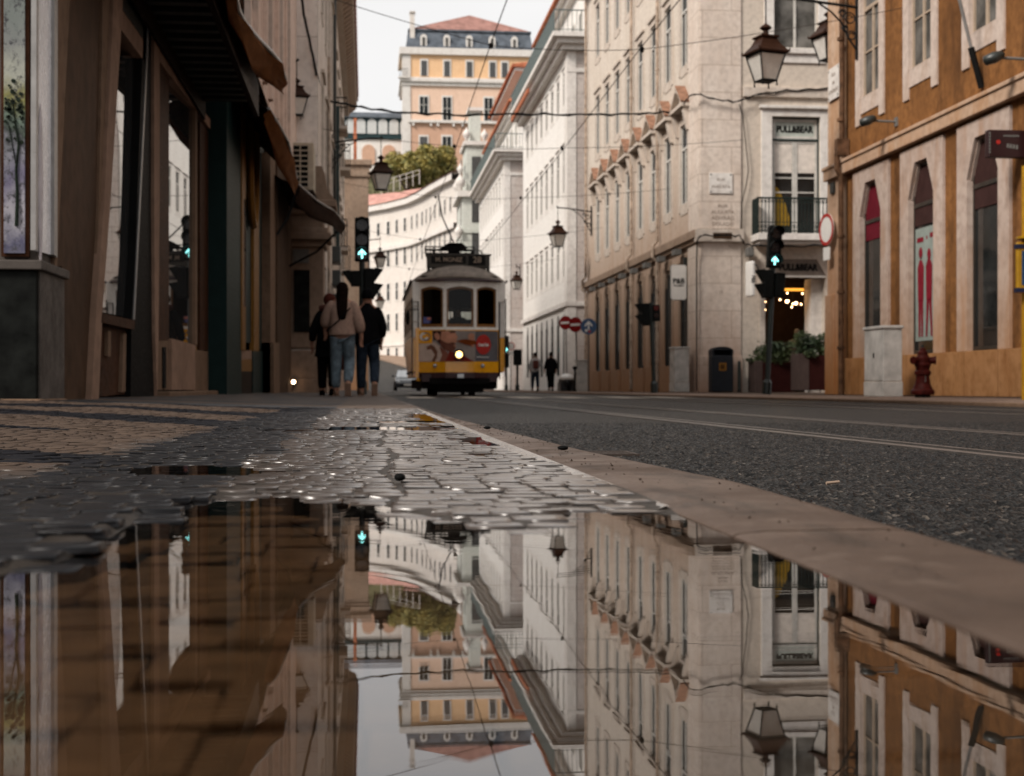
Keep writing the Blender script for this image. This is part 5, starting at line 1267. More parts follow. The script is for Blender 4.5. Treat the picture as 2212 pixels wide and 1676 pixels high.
for k, (yd, Yq, ar) in enumerate(((557, 80, 1.2), (650, 107, 1.6), (693, 136, 1.9))):
    p = at(821, yd, Y=Yq)
    g = lantern(['upper of the three small lanterns in line right of the left traffic light', 'middle of the three small lanterns in line', 'lowest and farthest of the three small lanterns in line'][k], (p.x - ar, Yq, p.z + .9), ar, 0, 1.0, .36, False)
p = at(637, 218, Y=30.7)
lantern('blurred lantern on the pale end wall above the air conditioner', (p.x - .16, 30.7, p.z + .75), .2, 0, .72, .3, False)

# ================================================================ traffic lights and signs
M['signal_black'] = plain('black_signal_plastic', (.008, .009, .009), .45)
M['pole_green'] = plain('very_dark_green_pole', (.012, .018, .016), .4)
M['off_lens'] = plain('unlit_dark_lens', (.02, .012, .012), .25)
CYAN = emit('cyan_green_arrow_light', (.30, .92, .88), 2.4)
def arrow_mesh(c, s, mat, par, name='arrow'):
    x, y, z = c; m = MB(); q = lambda a, b: (x + a*s, y, z + b*s)
    m.prism([q(-.13, -.75), q(.13, -.75), q(.13, .45), q(-.13, .45)], (0, -.004, 0))
    for k in (-1, 1): m.prism([q(0, .78), q(k*.62, .12), q(k*.62, -.18), q(k*.50, -.14), q(0, .42)], (0, -.0045, 0))
    return m.build(name, mat, par)
def signal_head(par, x, z, n, lit, w=.27, h=.285, y=0):
    """n lenses, top of the head at z"""
    m = MB(); m.box(x - w/2, y, z - n*h, x + w/2, y + .2, z); hd = m.build('head', M['signal_black'], par, bevel=.03)
    for i in range(n):
        c = (x, y - .003, z - h*(i + .5)); vs = []; fs = []; r = w * .43; nn = 14
        for k in range(nn + 1):
            a = -.35 + (PI + .7) * k / nn
            for yy in (0, -.2 - .05 * math.sin(max(0, min(PI, a)))): vs.append((c[0] + r*math.cos(a), c[1] + yy, c[2] + r*math.sin(a)))
        for k in range(nn): fs.append((2*k, 2*k+1, 2*k+3, 2*k+2))
        v = MB(); v.add(vs, fs); o = v.build('visor', M['signal_black'], hd, smooth=True); sd = o.modifiers.new('thick', 'SOLIDIFY'); sd.thickness = .006
        v = MB(); v.disc(c, r * .96, (0, -1, 0), .006); ln = v.build('lens', M['off_lens'], hd, smooth=False)
        if lit == i: arrow_mesh((c[0], c[1] - .012, c[2]), r * .95, CYAN, ln)
def side_head(par, x, y, z, sgn, n=2):
    m = MB(); m.box(x - .1, y - .13, z - n*.3, x + .1, y + .13, z); hd = m.build('side_head', M['signal_black'], par, bevel=.02)
    for i in range(n):
        zz = z - .3 * (i + .45); m = MB(); x0 = x + sgn*.1
        m.prism([(x0, y - .12, zz + .15), (x0 + sgn*.17, y - .12, zz + .12), (x0 + sgn*.02, y - .12, zz - .10), (x0, y - .12, zz - .12)], (0, .24, 0)); m.build('visor', M['signal_black'], hd)
def traffic_light(label, base, Hh, lean, heads):
    g = thing('traffic_light', label, 'traffic light', base, 0, 'traffic lights'); g.rotation_euler = (0, lean, 0)
    m = MB(); m.tube([(0, .1, 0), (0, .1, Hh)], .057, 12); m.lathe([(.1, 0), (.1, .25), (.065, .32)], (0, .1, 0), 12); m.build('pole', M['pole_green'], g, smooth=False); heads(g); return g
Yt = 27.5; p = at(782, 469, Y=Yt)
def h1(g): signal_head(g, 0, p.z, 3, 2, .285, .285); side_head(g, .14, .1, at(0, 572, Y=Yt).z, 1, 2); side_head(g, -.12, .1, at(0, 572, Y=Yt).z - .05, -1, 1)
traffic_light('traffic light with a cyan arrow on the left pavement behind the walking people', (p.x, Yt, .0), p.z - .2, 0, h1)
Yt = 29.4; p2 = at(1658.7, 855, Y=Yt); pz = at(1675, 487, Y=Yt).z
def h2(g): signal_head(g, 0, pz, 3, 2, .29, .30); side_head(g, -.1, .1, at(1660, 583, Y=Yt).z, -1, 2); m = MB(); m.box(.05, .0, 2.1, .26, .3, 2.62); m.build('side_head', M['signal_black'], g, bevel=.02)
traffic_light('leaning traffic light with a cyan arrow in front of the clothes shop', (p2.x, Yt, .0), pz - .2, R(3.0), h2)
Yt = 37; p3 = at(1415, 851, Y=Yt)
def h3(g):
    side_head(g, -.16, .1, at(1400, 654, Y=Yt).z, -1, 2); m = MB(); m.box(.02, .0, 1.92, .22, .22, 2.36); hd = m.build('head', M['signal_black'], g, bevel=.02)
    for i in range(2): m = MB(); m.disc((.12, -.004, 2.27 - i*.2), .07, (0, -1, 0), .01, 16); m.build('lens', M['red_lens'] if i == 0 else M['off_lens'], hd)
M['red_lens'] = plain('dark_red_lens', (.10, .012, .01), .3)
traffic_light('unlit side-on traffic light leaning on the right pavement beside the pale cabinet', (p3.x, Yt, .0), 2.42, R(-2.2), h3)
Yt = 80; p4 = at(1094, 845, Y=Yt); pz4 = at(1094, 725, Y=Yt).z
def h4(g): signal_head(g, 0, pz4, 3, 2, .3, .32); m = MB(); m.box(-.12, 0, 1.3, .16, .2, 2.1); m.build('side_head', M['signal_black'], g)
traffic_light('small distant traffic light with a cyan light right of the tram', (p4.x, Yt, .0), pz4 - .1, 0, h4)
Yt = 66; p5 = at(1118, 845, Y=Yt)
def h5(g): m = MB(); m.box(-.2, -.1, 1.2, .2, .15, 1.95); m.build('head', M['signal_black'], g, bevel=.03)
traffic_light('low black signal post just right of the tram, left of the grey hooded walker', (p5.x, Yt, .0), 1.3, 0, h5)

M['sign_red'] = plain('red_sign_enamel', (.42, .02, .015), .4); M['sign_white'] = plain('white_sign_enamel', (.78, .76, .72), .4, var=.05); M['sign_blue'] = plain('blue_sign_enamel', (.012, .06, .16), .35)
M['dull_red'] = plain('dull_red_sign', (.22, .012, .012), .45); M['sign_back'] = plain('galvanised_steel_pole', (.13, .12, .11), .45, metal=.4)
def round_sign(name, label, x, yb, Y, r, zc_, kind, yaw, lean=0, group='round road signs'):
    g = thing(name, label, 'road sign', (x, Y, 0), 0, group); g.rotation_euler = (0, lean, yaw)
    if kind != 'wall': m = MB(); m.tube([(0, .04, 0), (0, .04, zc_ + r)], .028, 8); m.build('pole', M['sign_back'], g)
    m = MB(); m.disc((0, .012, zc_), r, (0, -1, 0), .012); d = m.build('disc', M['dull_red' if kind == 'noentry' else 'sign_blue' if kind == 'blue' else 'sign_white'], g)
    if kind == 'noentry': m = MB(); m.box(-r*.72, -.006, zc_ - r*.15, r*.72, -.001, zc_ + r*.15); m.build('white_bar', M['sign_white'], d)
    if kind == 'blue':
        arrow_mesh((0, -.001, zc_ + r*.12), r*.75, M['sign_white'], d, 'white_arrow'); m = MB(); m.disc((-.09, -.001, zc_ - r*.5), .05, (0, -1, 0), .005, 12); m.build('sticker', M['sign_white'], d)
        m = MB(); m.disc((.03, -.001, zc_ - r*.62), .05, (0, -1, 0), .005, 12); m.build('sticker', M['sign_red'], d)
    if kind in ('ring', 'wall'): m = MB(); m.disc((0, -.001, zc_), r, (0, -1, 0), .006, 30, r*.80); m.build('red_ring', M['sign_red'], d)
    return g, d
for lab, xd, yd, Y_, kd, yaw, ln in (('left of the two red no entry signs, seen at an angle', 1224, 697, 60.4, 'noentry', R(-30), R(-1)), ('right of the two red no entry signs, on a leaning pole', 1246, 701, 55, 'noentry', R(-38), R(-1.5)), ('blue round sign with a white arrow right of the no entry signs', 1271.5, 705, 51.5, 'blue', R(-8), 0)):
    p = at(xd, yd, Y=Y_); round_sign('road_sign', lab, p.x, 0, Y_, .30, p.z, kd, yaw, ln)
p = at(1105, 747, Y=80); g, d = round_sign('road_sign', 'small distant white sign with red ring right of the tram', p.x, 0, 80.4, .235, p.z, 'ring', 0)
m = MB(); m.box(-.2, 0, p.z - .52, .2, .015, p.z - .3); m.build('sub_plate', M['sign_white'], g)
p = at(1787, 496, Y=27.75)
g, d = round_sign('road_sign', 'white sign with red ring seen edge-on at the corner of the ochre building', 9.29, 0, 27.72, .325, p.z, 'wall', R(-83))
m = MB(); m.box(-.14, 0, p.z - .62, .14, .02, p.z - .36); m.build('sub_plate', M['sign_white'], g)
m = MB(); m.box(-.02, .01, p.z - .02, .02, .2, p.z + .02); m.build('bracket', M['sign_back'], g)

# hanging shop signs
def rounded(w, h, r, y, th, m):
    pts = []
    for cx, cz, a0 in ((w/2 - r, h/2 - r, 0), (-w/2 + r, h/2 - r, 90), (-w/2 + r, -h/2 + r, 180), (w/2 - r, -h/2 + r, 270)):
        for k in range(6): a = R(a0 + 18 * k); pts.append((cx + r*math.cos(a), y, cz + r*math.sin(a)))
    m.prism(pts[::-1], (0, th, 0))
pa, pb = at(1449.5, 647, Y=40.9), at(1482.7, 572.5, Y=40.9)
g = thing('shop_sign', 'tall white rounded shop sign reading P&B hanging from the cream corner building', 'sign', ((pa.x + pb.x)/2, 40.9, (pa.z + pb.z)/2))
m = MB(); rounded(pb.x - pa.x, pb.z - pa.z, .07, 0, .1, m); m.build('panel', M['sign_white'], g)
m = MB(); rounded(pb.x - pa.x + .03, pb.z - pa.z + .03, .08, .02, .06, m); m.build('rim', M['grey_box'], g); m = MB(); m.box(.15, .03, .5, .3, .07, .75); m.build('bracket', M['dark_metal'], g)
text('lettering', 'P&B', .215, (0, -.004, .03), UPR, M['black_letter'], g, .003, sx=.98, bold=.006); text('lettering', 'PULL&BEAR', .07, (0, -.004, -.10), UPR, M['black_letter'], g, .002, sx=.85, bold=.002)
pa, pb = at(1612, 642, Y=38.9), at(1622.5, 565, Y=38.9)
g = thing('shop_sign', 'narrow white sign seen edge-on on a ring bracket left of the shop door', 'sign', ((pa.x + pb.x)/2, 38.75, (pa.z + pb.z)/2), R(12))
m = MB(); m.box(-.065, -.2, -.5, .065, .2, .5); m.build('panel', M['sign_white'], g, bevel=.05); m = MB(); m.disc((.16, .05, .3), .14, (0, 1, 0), .03, 20, .11); m.build('ring_bracket', M['dark_metal'], g)
t_ = text('lettering', 'P&B', .2, (.0, -.203, -.02), (R(90), R(90), 0), M['black_letter'], g, .002, sx=.6, bold=.004)
pa = at(1618, 545, Y=39.2); m = MB(); m.box(-.1, -.15, -.13, .1, .15, .13); o = m.build('alarm_box', M['grey_box'], bevel=.03); o.location = (pa.x, 39.15, pa.z); tag(o, 'small grey alarm box above the narrow edge-on sign', 'alarm box')
def plaque(label, c, rz, w, h, lines, size, dz):
    g = thing('street_name_plaque', label, 'plaque', c, rz, 'street name plaques'); m = MB(); m.box(-w/2, -.025, -h/2, w/2, 0, h/2); m.build('slab', M['white_trim'], g, bevel=.006)
    m = MB()
    for a in (-1, 1):
        for b_ in (-1, 1): m.disc((a*(w/2 - .05), -.026, b_*(h/2 - .05)), .02, (0, -1, 0), .006, 8)
    m.build('screw', M['dark_metal'], g)
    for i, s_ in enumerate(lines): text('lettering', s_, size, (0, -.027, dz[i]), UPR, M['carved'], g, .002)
pa, pb = at(1531.6, 417.6, Y=39.34), at(1581.8, 374, Y=39.34)
plaque('pale street name plaque reading RUA AUGUSTA on the cream corner pilaster', ((pa.x+pb.x)/2, 39.34, (pa.z+pb.z)/2), 0, pb.x - pa.x, pb.z - pa.z, ['RUA', 'AUGUSTA'], .12, [.1, -.1])
plaque('street name plaque reading RUA DA CONCEIÇÃO on the corner of the ochre building', (9.43, 27.62, 6.3), NA, .66, .66, ['RUA', 'DA', 'CONCEIÇÃO'], .10, [.17, .01, -.16])
# dark red hanging sign, far right
g = thing('red_hanging_sign', 'dark red box sign projecting from the ochre building at the right edge', 'sign', (9.2, 19.45, 3.66))
m = MB(); m.box(-.28, 0, -.2, .28, .12, .2); m.build('box', M['maroon'] if 'maroon' in M else plain('dark_maroon_sign', (.02, .004, .005), .4), g, bevel=.015)
m = MB(); m.disc((-.13, -.002, .02), .032, (0, -1, 0), .006, 16); m.build('red_dot', M['sign_red'], g)
m = MB()
for i in range(4): m.box(.0 + i*.045, -.006, -.06 - i * .006, .03 + i*.045, -.001, -.0 - i * .006)
for i in range(7): m.box(-.268, -.006, .13 - i*.045, -.245, -.001, .16 - i*.045)
for i in range(8): m.box(-.05 + i*.03, -.006, .10, -.03 + i*.03, -.001, .125)
m.build('emblem', M['grey_box'], g); m = MB(); m.tube([(.28, .06, .1), (.32, .06, .1)], .02, 6); m.build('bracket', M['dark_metal'], g)

# floodlights and flag pole on the ochre wall
for lab, Yw, z in (('floodlight on a short arm low on the ochre wall, left of the two', 24.45, 4.92), ('floodlight on a short arm on the ochre wall near the right edge', 19.35, 4.86)):
    g = thing('floodlight', lab, 'floodlight', (BX, Yw, z), 0, 'wall floodlights')
    m = MB(); m.tube([(0, 0, 0), (-.40, .04, .02)], .022, 8); m.box(-.03, -.06, -.08, 0, .06, .08); m.build('arm', M['grey_box'], g)
    m = MB(); m.lathe([(.02, -.16), (.07, -.14), (.085, .0), (.06, .12), (.02, .15)], (0, 0, 0), 14); o = m.build('lamp_head', M['dark_metal'], g, smooth=True); o.location = (-.52, .03, .02); o.rotation_euler = (R(15), R(70), 0)
g = thing('flag_pole', 'bare pale flag pole slanting up from the ochre wall near the right edge', 'flag pole', (BX, 20.9, 4.78))
m = MB(); m.tube([(-.02, 0, 0), (-.23, -.08, .6)], .05, 10); m.build('socket', M['black_iron'], g); m = MB(); m.tube([(-.22, -.08, .58), (-.75, -.3, 2.2)], .028, 8); m.build('pole', M['aluminium'], g)

# ================================================================ pavement furniture
M['cabinet'] = plain('pale_grey_enamel_cabinet', (.50, .48, .45), .5, var=.18, scale=4)
def cabinet(label, c, w, d, h, rz=0):
    g = thing('utility_cabinet', label, 'utility cabinet', c, rz, 'pale utility cabinets')
    m = MB(); m.box(-w/2, 0, 0, w/2, d, h*.21); m.build('base', M['cabinet'], g, bevel=.01)
    m = MB(); m.box(-w/2 + .01, .01, h*.215, w/2 - .01, d - .01, h - .05); m.build('body', M['cabinet'], g, bevel=.01)
    m = MB(); m.box(-w/2 - .015, -.015, h - .05, w/2 + .015, d + .015, h); m.build('lid', M['cabinet'], g, bevel=.012)
    m = MB(); m.box(-w/2 + .005, .12, h*.24, -w/2 + .011, d - .03, h - .07); dd = m.build('door', M['cabinet'], g); m = MB(); m.box(-w/2 - .006, d*.45, h*.55, -w/2 + .004, d*.5, h*.62); m.build('handle', M['dark_metal'], dd); return g
cabinet('large pale cabinet beside the red hydrant against the ochre building', (8.60, 22.3, -.008), .34, .9, 1.17)
cabinet('pale cabinet at the corner of the cream building, left of the litter bin', (9.05, 39.75, .02), .44, .7, 1.30)
p = at(1258, 845, Y=53.5); cabinet('small distant grey cabinet under the no entry signs', (p.x, 53.5, .0), .42, .5, 1.22)
def hydrant():
    p = at(1994, 852, Y=22.4); g = thing('fire_hydrant', 'dark red cast iron fire hydrant on the right pavement', 'fire hydrant', (8.37, 20.5, -.012)); g.scale = (.88, .88, .88)
    m = MB(); m.lathe([(.19, .05), (.20, .07), (.20, .12), (.17, .15), (.13, .24), (.115, .32), (.115, .38), (.14, .40), (.14, .45), (.115, .47), (.12, .52), (.14, .55), (.14, .58), (.12, .60), (.12, .68), (.09, .73), (.085, .78), (.05, .82), (.045, .85), (.02, .86)], (0, 0, 0), 20); m.build('body', M['hyd_red'], g, smooth=False, bevel=.003)
    m = MB(); m.lathe([(.13, -.02), (.13, .055)], (0, 0, 0), 16); m.build('foot', M['black_iron'], g)
    for s_ in (-1, 1):
        m = MB(); c = Vector((s_ * .11, -.03, .64)); m.disc(c, .06, (s_, -.5, 0), .09, 16); m.disc(c + Vector((s_*.07, -.035, 0)), .072, (s_, -.5, 0), .03, 8); m.build('outlet', M['hyd_red'], g)
    m = MB(); m.tube([(0, 0, .85), (0, 0, .91)], .022, 5); m.build('valve_nut', M['dark_metal'], g)
    text('lettering', 'J', .11, (0, -.122, .33), UPR, M['grey_box'], g, .002)
M['hyd_red'] = plain('dark_red_hydrant_paint', (.05, .008, .006), .45, var=.3, scale=10)
hydrant()
# litter bin
p = at(1561.5, 847, Y=38.6); g = thing('litter_bin', 'black litter bin with arched hood and gold label by the cream corner', 'litter bin', (p.x, 38.6, .02))
m = MB(); w = .305
m.box(-w, 0, 0, w, .45, 1.03); m.build('body', M['bin_black'] if 'bin_black' in M else plain('charcoal_bin_plastic', (.018, .02, .024), .45), g, bevel=.03)
pts = [(-w, .0, 1.032), (-w, .0, 1.15)] + [(w*math.cos(a), 0, 1.15 + .13*math.sin(a)) for a in [PI - k*PI/10 for k in range(1, 10)]] + [(w, 0, 1.15), (w, 0, 1.032)]
m = MB(); m.prism([(-w, 0, 1.18)] + pts[2:-2] + [(w, 0, 1.18)], (0, .45, 0)); m.box(-w, 0, 1.031, -w + .05, .45, 1.18); m.box(w - .05, 0, 1.031, w, .45, 1.18); m.box(-w + .05, .4, 1.031, w - .05, .45, 1.18); m.build('hood', plain('charcoal_bin_plastic', (.018, .02, .024), .45), g, bevel=.01)
m = MB(); m.box(-.11, -.012, .60, .10, -.001, .82); m.build('gold_label', M['gold'], g); m = MB(); m.box(-.06, -.016, .64, -.02, -.0125, .78); m.box(0, -.016, .64, .04, -.0125, .78); m.build('emblem', M['dark_wood'], g)
p = at(1597, 847, Y=38.7); g = thing('bollard', 'dark slim bollard right of the litter bin', 'bollard', (p.x, 38.7, .02)); m = MB(); m.lathe([(.05, 0), (.05, .8), (.045, .86), (.02, .88)], (0, 0, 0), 12); m.build('post', M['pole_green'], g); m = MB(); m.lathe([(.065, 0), (.06, .06)], (0, 0, 0), 12); m.build('base', M['black_iron'], g)
p = at(1242, 845, Y=53); g = thing('bollard', 'small black post left of the distant grey cabinet', 'bollard', (p.x, 53, .0)); m = MB(); m.lathe([(.04, 0), (.04, .82), (.09, .86), (.09, .95), (.03, .97)], (0, 0, 0), 12); m.build('post', M['black_iron'], g); m = MB(); m.lathe([(.08, 0), (.07, .06)], (0, 0, 0), 12); m.build('base', M['black_iron'], g)
# planters with shrubs
M['planter_red'] = plain('dark_oxblood_planter_boards', (.030, .008, .007), .5); M['planter_post'] = plain('greyish_brown_planter_post', (.07, .05, .045), .55)
M['leaf_dark'] = leafmat('dark_glossy_leaves', (.018, .035, .012), (.075, .095, .03))
for k, (xa_, xb_, ytop, lab, Yp, hp) in enumerate(((1631, 1723.6, 779, 'wide dark red planter with a leafy shrub left of the shop door', 38.4, 0), (1725, 1787.6, 764, 'taller dark red planter on castors with a leafy shrub beside the ochre building', 37.6, .05))):
    a, b_ = at(xa_, 846, Y=Yp), at(xb_, 846, Y=Yp); tp = at(xa_, ytop, Y=Yp).z; w = (b_.x - a.x)
    g = thing('planter', lab, 'planter', ((a.x + b_.x)/2, Yp, .02), 0, 'planters by the shop door'); pw = .22 if k == 0 else .30
    m = MB(); m.box(-w/2 + pw, .012, hp, w/2, .7, tp - .06); m.build('box', M['planter_red'], g)
    for a_, b2 in ((-w/2, -w/2 + pw), (w/2 + .001, w/2 + .05)): m = MB(); m.box(a_, 0, hp, b2, .72, tp - .02); m.build('post', M['planter_post'], g, bevel=.01)
    if k: 
        for x in (-.28, -.1, .22): m = MB(); m.disc((x, .1, .028), .028, (1, 0, 0), .03, 12); m.build('castor', M['sign_back'], g)
    m = MB(); leaf_crown(m, (0, .3, tp + .2), (w*.56, .42, .40), 1600, .065, 21 + k); rn = random.Random(k)
    for _ in range(34):
        a0 = rn.uniform(-w*.45, w*.45); b0 = (a0 + rn.uniform(-.25, .25), rn.uniform(0, .5), tp + rn.uniform(.3, .72))
        for q in range(7):
            t = q / 7; px_ = a0 + (b0[0] - a0)*t; pz_ = tp + (b0[2] - tp)*t; a_ = rn.uniform(0, 6.3); l = .13
            m.add([(px_, b0[1], pz_), (px_ + l*.5*math.cos(a_) - .02, b0[1] + l*.4*math.sin(a_), pz_ + .05), (px_ + l*math.cos(a_), b0[1] + l*.8*math.sin(a_), pz_ + .03), (px_ + l*.5*math.cos(a_) + .02, b0[1] + l*.4*math.sin(a_), pz_ + .015)], [(0, 1, 2, 3)])
    sh = tag(m.build('shrub', M['leaf_dark']), ['leafy shrub in the wide dark red planter', 'leafy shrub in the taller planter beside the ochre building'][k], 'shrub', 'shrubs in the planters'); sh.location = g.location
# covered scooter heap
p = at(1227, 846, Y=55); g = thing('covered_scooter', 'parked scooter under a black cover with a pale sheen beside the distant grey cabinet', 'scooter', (p.x, 55, 0))
m = MB(); m.ball((0, .4, .36), .36, 16, 10, (.92, 1.6, 1.0)); m.box(-.3, -.05, 0, .3, .9, .35); m.build('cover', plain('black_plastic_cover', (.006, .006, .007), .35), g, smooth=False, bevel=.02); m = MB(); m.ball((.0, .2, .52), .24, 14, 8, (1.25, 1.5, .75)); m.build('top_cloth', M['sign_white'], g, smooth=True)
for s_ in (-.1, .9): m = MB(); m.disc((-.05, s_, .2), .2, (1, 0, 0), .1, 16); m.build('wheel', M['black_panel'], g)
# bus stop post at right edge
g = thing('stop_post', 'yellow stop post with a blue and yellow timetable box at the right edge', 'bus stop', (8.02, 16.55, -.02))
m = MB(); m.tube([(.09, .1, 0), (.09, .1, 2.9)], .04, 10); m.build('post', M['yel_paint'] if 'yel_paint' in M else plain('deep_yellow_paint', (.42, .22, .008), .4), g)
m = MB(); m.box(-.06, 0, 1.32, .4, .06, 1.95); bx = m.build('timetable_box', plain('deep_yellow_paint', (.42, .22, .008), .4), g, bevel=.02)
m = MB(); m.box(.0, -.006, 1.42, .36, -.001, 1.84); m.build('timetable', M['sign_blue'], bx); m = MB(); m.box(-.07, -.012, 1.87, .41, .07, 1.92); m.box(-.07, -.012, 1.33, .41, .07, 1.385); m.build('band', plain('navy_band', (.008, .015, .05), .4), bx)
m = MB(); m.disc((.2, .03, 1.99), .24, (0, 0, 1), .03, 20); m.build('cap', plain('deep_yellow_paint', (.42, .22, .008), .4), g)
# floor spotlight, left
p = at(634, 825, X=-1.55)
g = thing('floor_spotlight', 'small lit spotlight on the ledge under the mirror-like shop window', 'spotlight', (p.x, p.y, p.z))
m = MB(); m.disc((0, 0, 0), .042, (.2, -1, .1), .02, 16); m.build('lamp', emit('warm_lamp_glow', (1, .62, .34), 12), g); m = MB(); m.disc((0, .022, 0), .062, (.2, -1, .1), -.09, 16); m.box(-.02, .03, -.1, .02, .08, -.02); m.build('housing', M['black_iron'], g)
# shop ceiling bulbs and mannequin
bm_ = emit('warm_bulb', (1, .60, .30), 9)
rn = random.Random(9)
for k, (xd, yd) in enumerate(((1703, 650), (1700, 651), (1719.5, 655), (1733.5, 634), (1701, 633), (1653, 652), (1652.5, 669), (1685, 647), (1713, 656), (1730.6, 657), (1710.5, 663), (1756.5, 653), (1742, 663), (1722.8, 625))):
    Yb = 40.3 + rn.random() * 1.6; p = at(xd, yd, Y=Yb)
    g = thing('hanging_bulb', 'bare warm light bulb hanging on a cord inside the clothes shop', 'light bulb', p, 0, 'light bulbs inside the clothes shop')
    m = MB(); m.ball((0, 0, 0), .024 if k not in (2, 1) else .045, 8, 6); m.build('bulb', bm_, g, smooth=True); m = MB(); m.tube([(0, 0, .03), (0, 0, 3.5 - p.z)], .004, 4); m.build('cord', M['black_iron'], g)
def mannequin():
    p = at(1722, 846, Y=41.0); g = thing('mannequin', 'pale mannequin in a beige robe inside the clothes shop door', 'mannequin', (p.x, 41.0, .02))
    skin('figure', [(0,0,.9,.13), (0,0,1.2,.14), (0,0,1.45,.12), (0,0,1.58,.05), (0,0,1.68,.07), (0,-.01,1.80,.085), (0,0,1.9,.05), (-.2,0,1.48,.07), (-.27,0,1.2,.05), (-.25,-.05,.95,.04), (.2,0,1.48,.07), (.27,0,1.2,.05), (.25,-.05,.95,.04), (-.1,0,.5,.08), (-.1,0,.02,.05), (.1,0,.5,.08), (.1,0,.02,.05)],
         [(0,1),(1,2),(2,3),(3,4),(4,5),(5,6),(2,7),(7,8),(8,9),(2,10),(10,11),(11,12),(0,13),(13,14),(0,15),(15,16)], M['man_pale'], g)
    m = MB(); m.lathe([(.38, .55), (.36, .9), (.30, 1.25), (.25, 1.42), (.12, 1.56), (.07, 1.60)], (0, 0, 0), 16, 0, 1, .62); m.build('robe', M['robe'], g, smooth=True)
    m = MB(); m.box(-.02, -.24, .6, .02, -.20, 1.4); m.build('placket', M['dark_wood'], g)
M['man_pale'] = plain('pale_mannequin_plastic', (.30, .27, .24), .5); M['robe'] = plain('beige_robe_cloth', (.20, .175, .15), .85)
mannequin()

# ================================================================ overhead wires
def cable(name, label, pts, r, mat='cable', group='overhead wires', sag=None, n=10):
    P = []
    for a, b_ in zip(pts, pts[1:]):
        a, b_ = Vector(a), Vector(b_)
        for k in range(n): t = k / n; q = a.lerp(b_, t); q.z -= (sag or 0) * 4 * t * (1 - t); P.append(q)
    P.append(Vector(pts[-1])); O = P[0].copy(); m = MB(); m.tube([q - O for q in P], r, 6); o = m.build(name, M[mat]); o.location = O; return tag(o, label, 'cable', group)
def twisted(label, pts, r=.028):
    P = []; 
    for a, b_ in zip(pts, pts[1:]):
        a, b_ = Vector(a), Vector(b_); n = max(4, int((b_ - a).length / .35))
        for k in range(n): P.append(a.lerp(b_, k / n) + Vector((0, .012 * math.sin(k * 2.3), .022 * math.sin(k * 1.9 + len(P)))))
    P.append(Vector(pts[-1])); O = P[0].copy(); m = MB(); m.tube([q - O for q in P], r, 6); m.tube([q - O + Vector((0, .03, .035 * math.sin(i * 1.7))) for i, q in enumerate(P)], r * .6, 5)
    o = m.build('twisted_cable', M['cable']); o.location = O; return tag(o, label, 'cable', 'overhead wires')
A = lambda x, y, Y: at(x, y, Y=Y)
twisted('thick twisted black cable crossing the whole street above the tram', [A(700, 216, 37.5), A(735, 222, 38), A(780, 232, 38.6), A(870, 243, 39.5), A(1000, 248, 40.2), A(1120, 246.5, 40.6), A(1230, 247, 41), A(1320, 247, 41.4), A(1400, 245, 41.8), A(1463, 240, 42.3)])
twisted('thick black cable climbing the left facade down to the crossing cable', [A(648, -40, 30), A(656, 30, 30.4), A(668, 85, 30.8), A(684, 160, 30.9), A(700, 216, 37.5)], .03)
twisted('black cable looping across the cream corner pilaster below the upper window', [A(1465, 240, 41.8), A(1490, 207, 39.2), A(1503, 202, 39.2), A(1550, 216, 39.2), A(1595, 219, 39.2), A(1640, 202, 39.25), A(1700, 196, 39.28), A(1790, 190, 39.28)], .018)
cable('wall_cable', 'thin cable hanging down the buff wall left of the shop window', [A(1597, 225, 39.3), A(1605, 250, 39.3), A(1612, 320, 39.3), A(1617, 365, 39.3), A(1612, 400, 39.3), A(1602, 440, 39.3), A(1600, 500, 39.3)], .014)
twisted('black cable running round the corner pilaster at the string course', [A(1505, 845, 39.25), A(1505, 560, 39.25), A(1506, 520, 39.15), A(1512, 509, 39.1), A(1560, 508, 39.1), A(1598, 509, 39.1), A(1610, 528, 39.2), A(1640, 531, 38.6), A(1790, 531, 38.6)], .02)
cable('contact_wire', 'trolley contact wire running over the near track', [(2.12, 5, 5.95), (2.12, 24, 6.0), (2.2, 36, 6.0), (2.3, 60, 6.0), (2.5, 100, 6.1)], .009, 'wire', n=6)
cable('contact_wire', 'trolley contact wire running over the far track', [(4.65, 5, 5.95), (4.72, 24, 6.0), (4.85, 36, 6.0), (4.95, 60, 6.0), (5.0, 100, 6.1)], .009, 'wire', n=6)
for k, (Y_, z0, zm, z1, xl, lab) in enumerate(((24.2, 7.2, 6.05, 6.9, -1.9, 'span wire crossing the street in front of the big lantern'), (34.3, 6.4, 6.04, 6.5, -1.05, 'span wire crossing the street at the clothes shop corner'), (43.5, 6.5, 6.05, 6.4, -1.05, 'span wire crossing the street behind the tram roof'), (56, 6.6, 6.05, 6.6, -1.05, 'fourth span wire crossing the street, counted from the camera'), (70, 6.7, 6.05, 6.6, -1.05, 'farthest of the span wires crossing the street'))):
    xr = BX if Y_ != 34.3 else 9.6
    cable('span_wire', lab, [(xl, Y_, z0), (2.15, Y_, zm), (4.8, Y_, zm), (xr, Y_ + (1 if k == 1 else 0), z1)], .0065, 'wire', sag=.05)
    for x in (2.15, 4.8):
        m = MB(); m.lathe([(.015, -.06), (.035, -.035), (.04, 0), (.035, .03), (.015, .045)], (0, 0, 0), 8); o = m.build('wire_hanger', M['cable']); o.location = (x, Y_, zm); tag(o, 'insulator over the %s track on the %s' % ('near' if x < 3 else 'far', lab.replace(' crossing the street', '')), 'insulator', 'wire insulators')
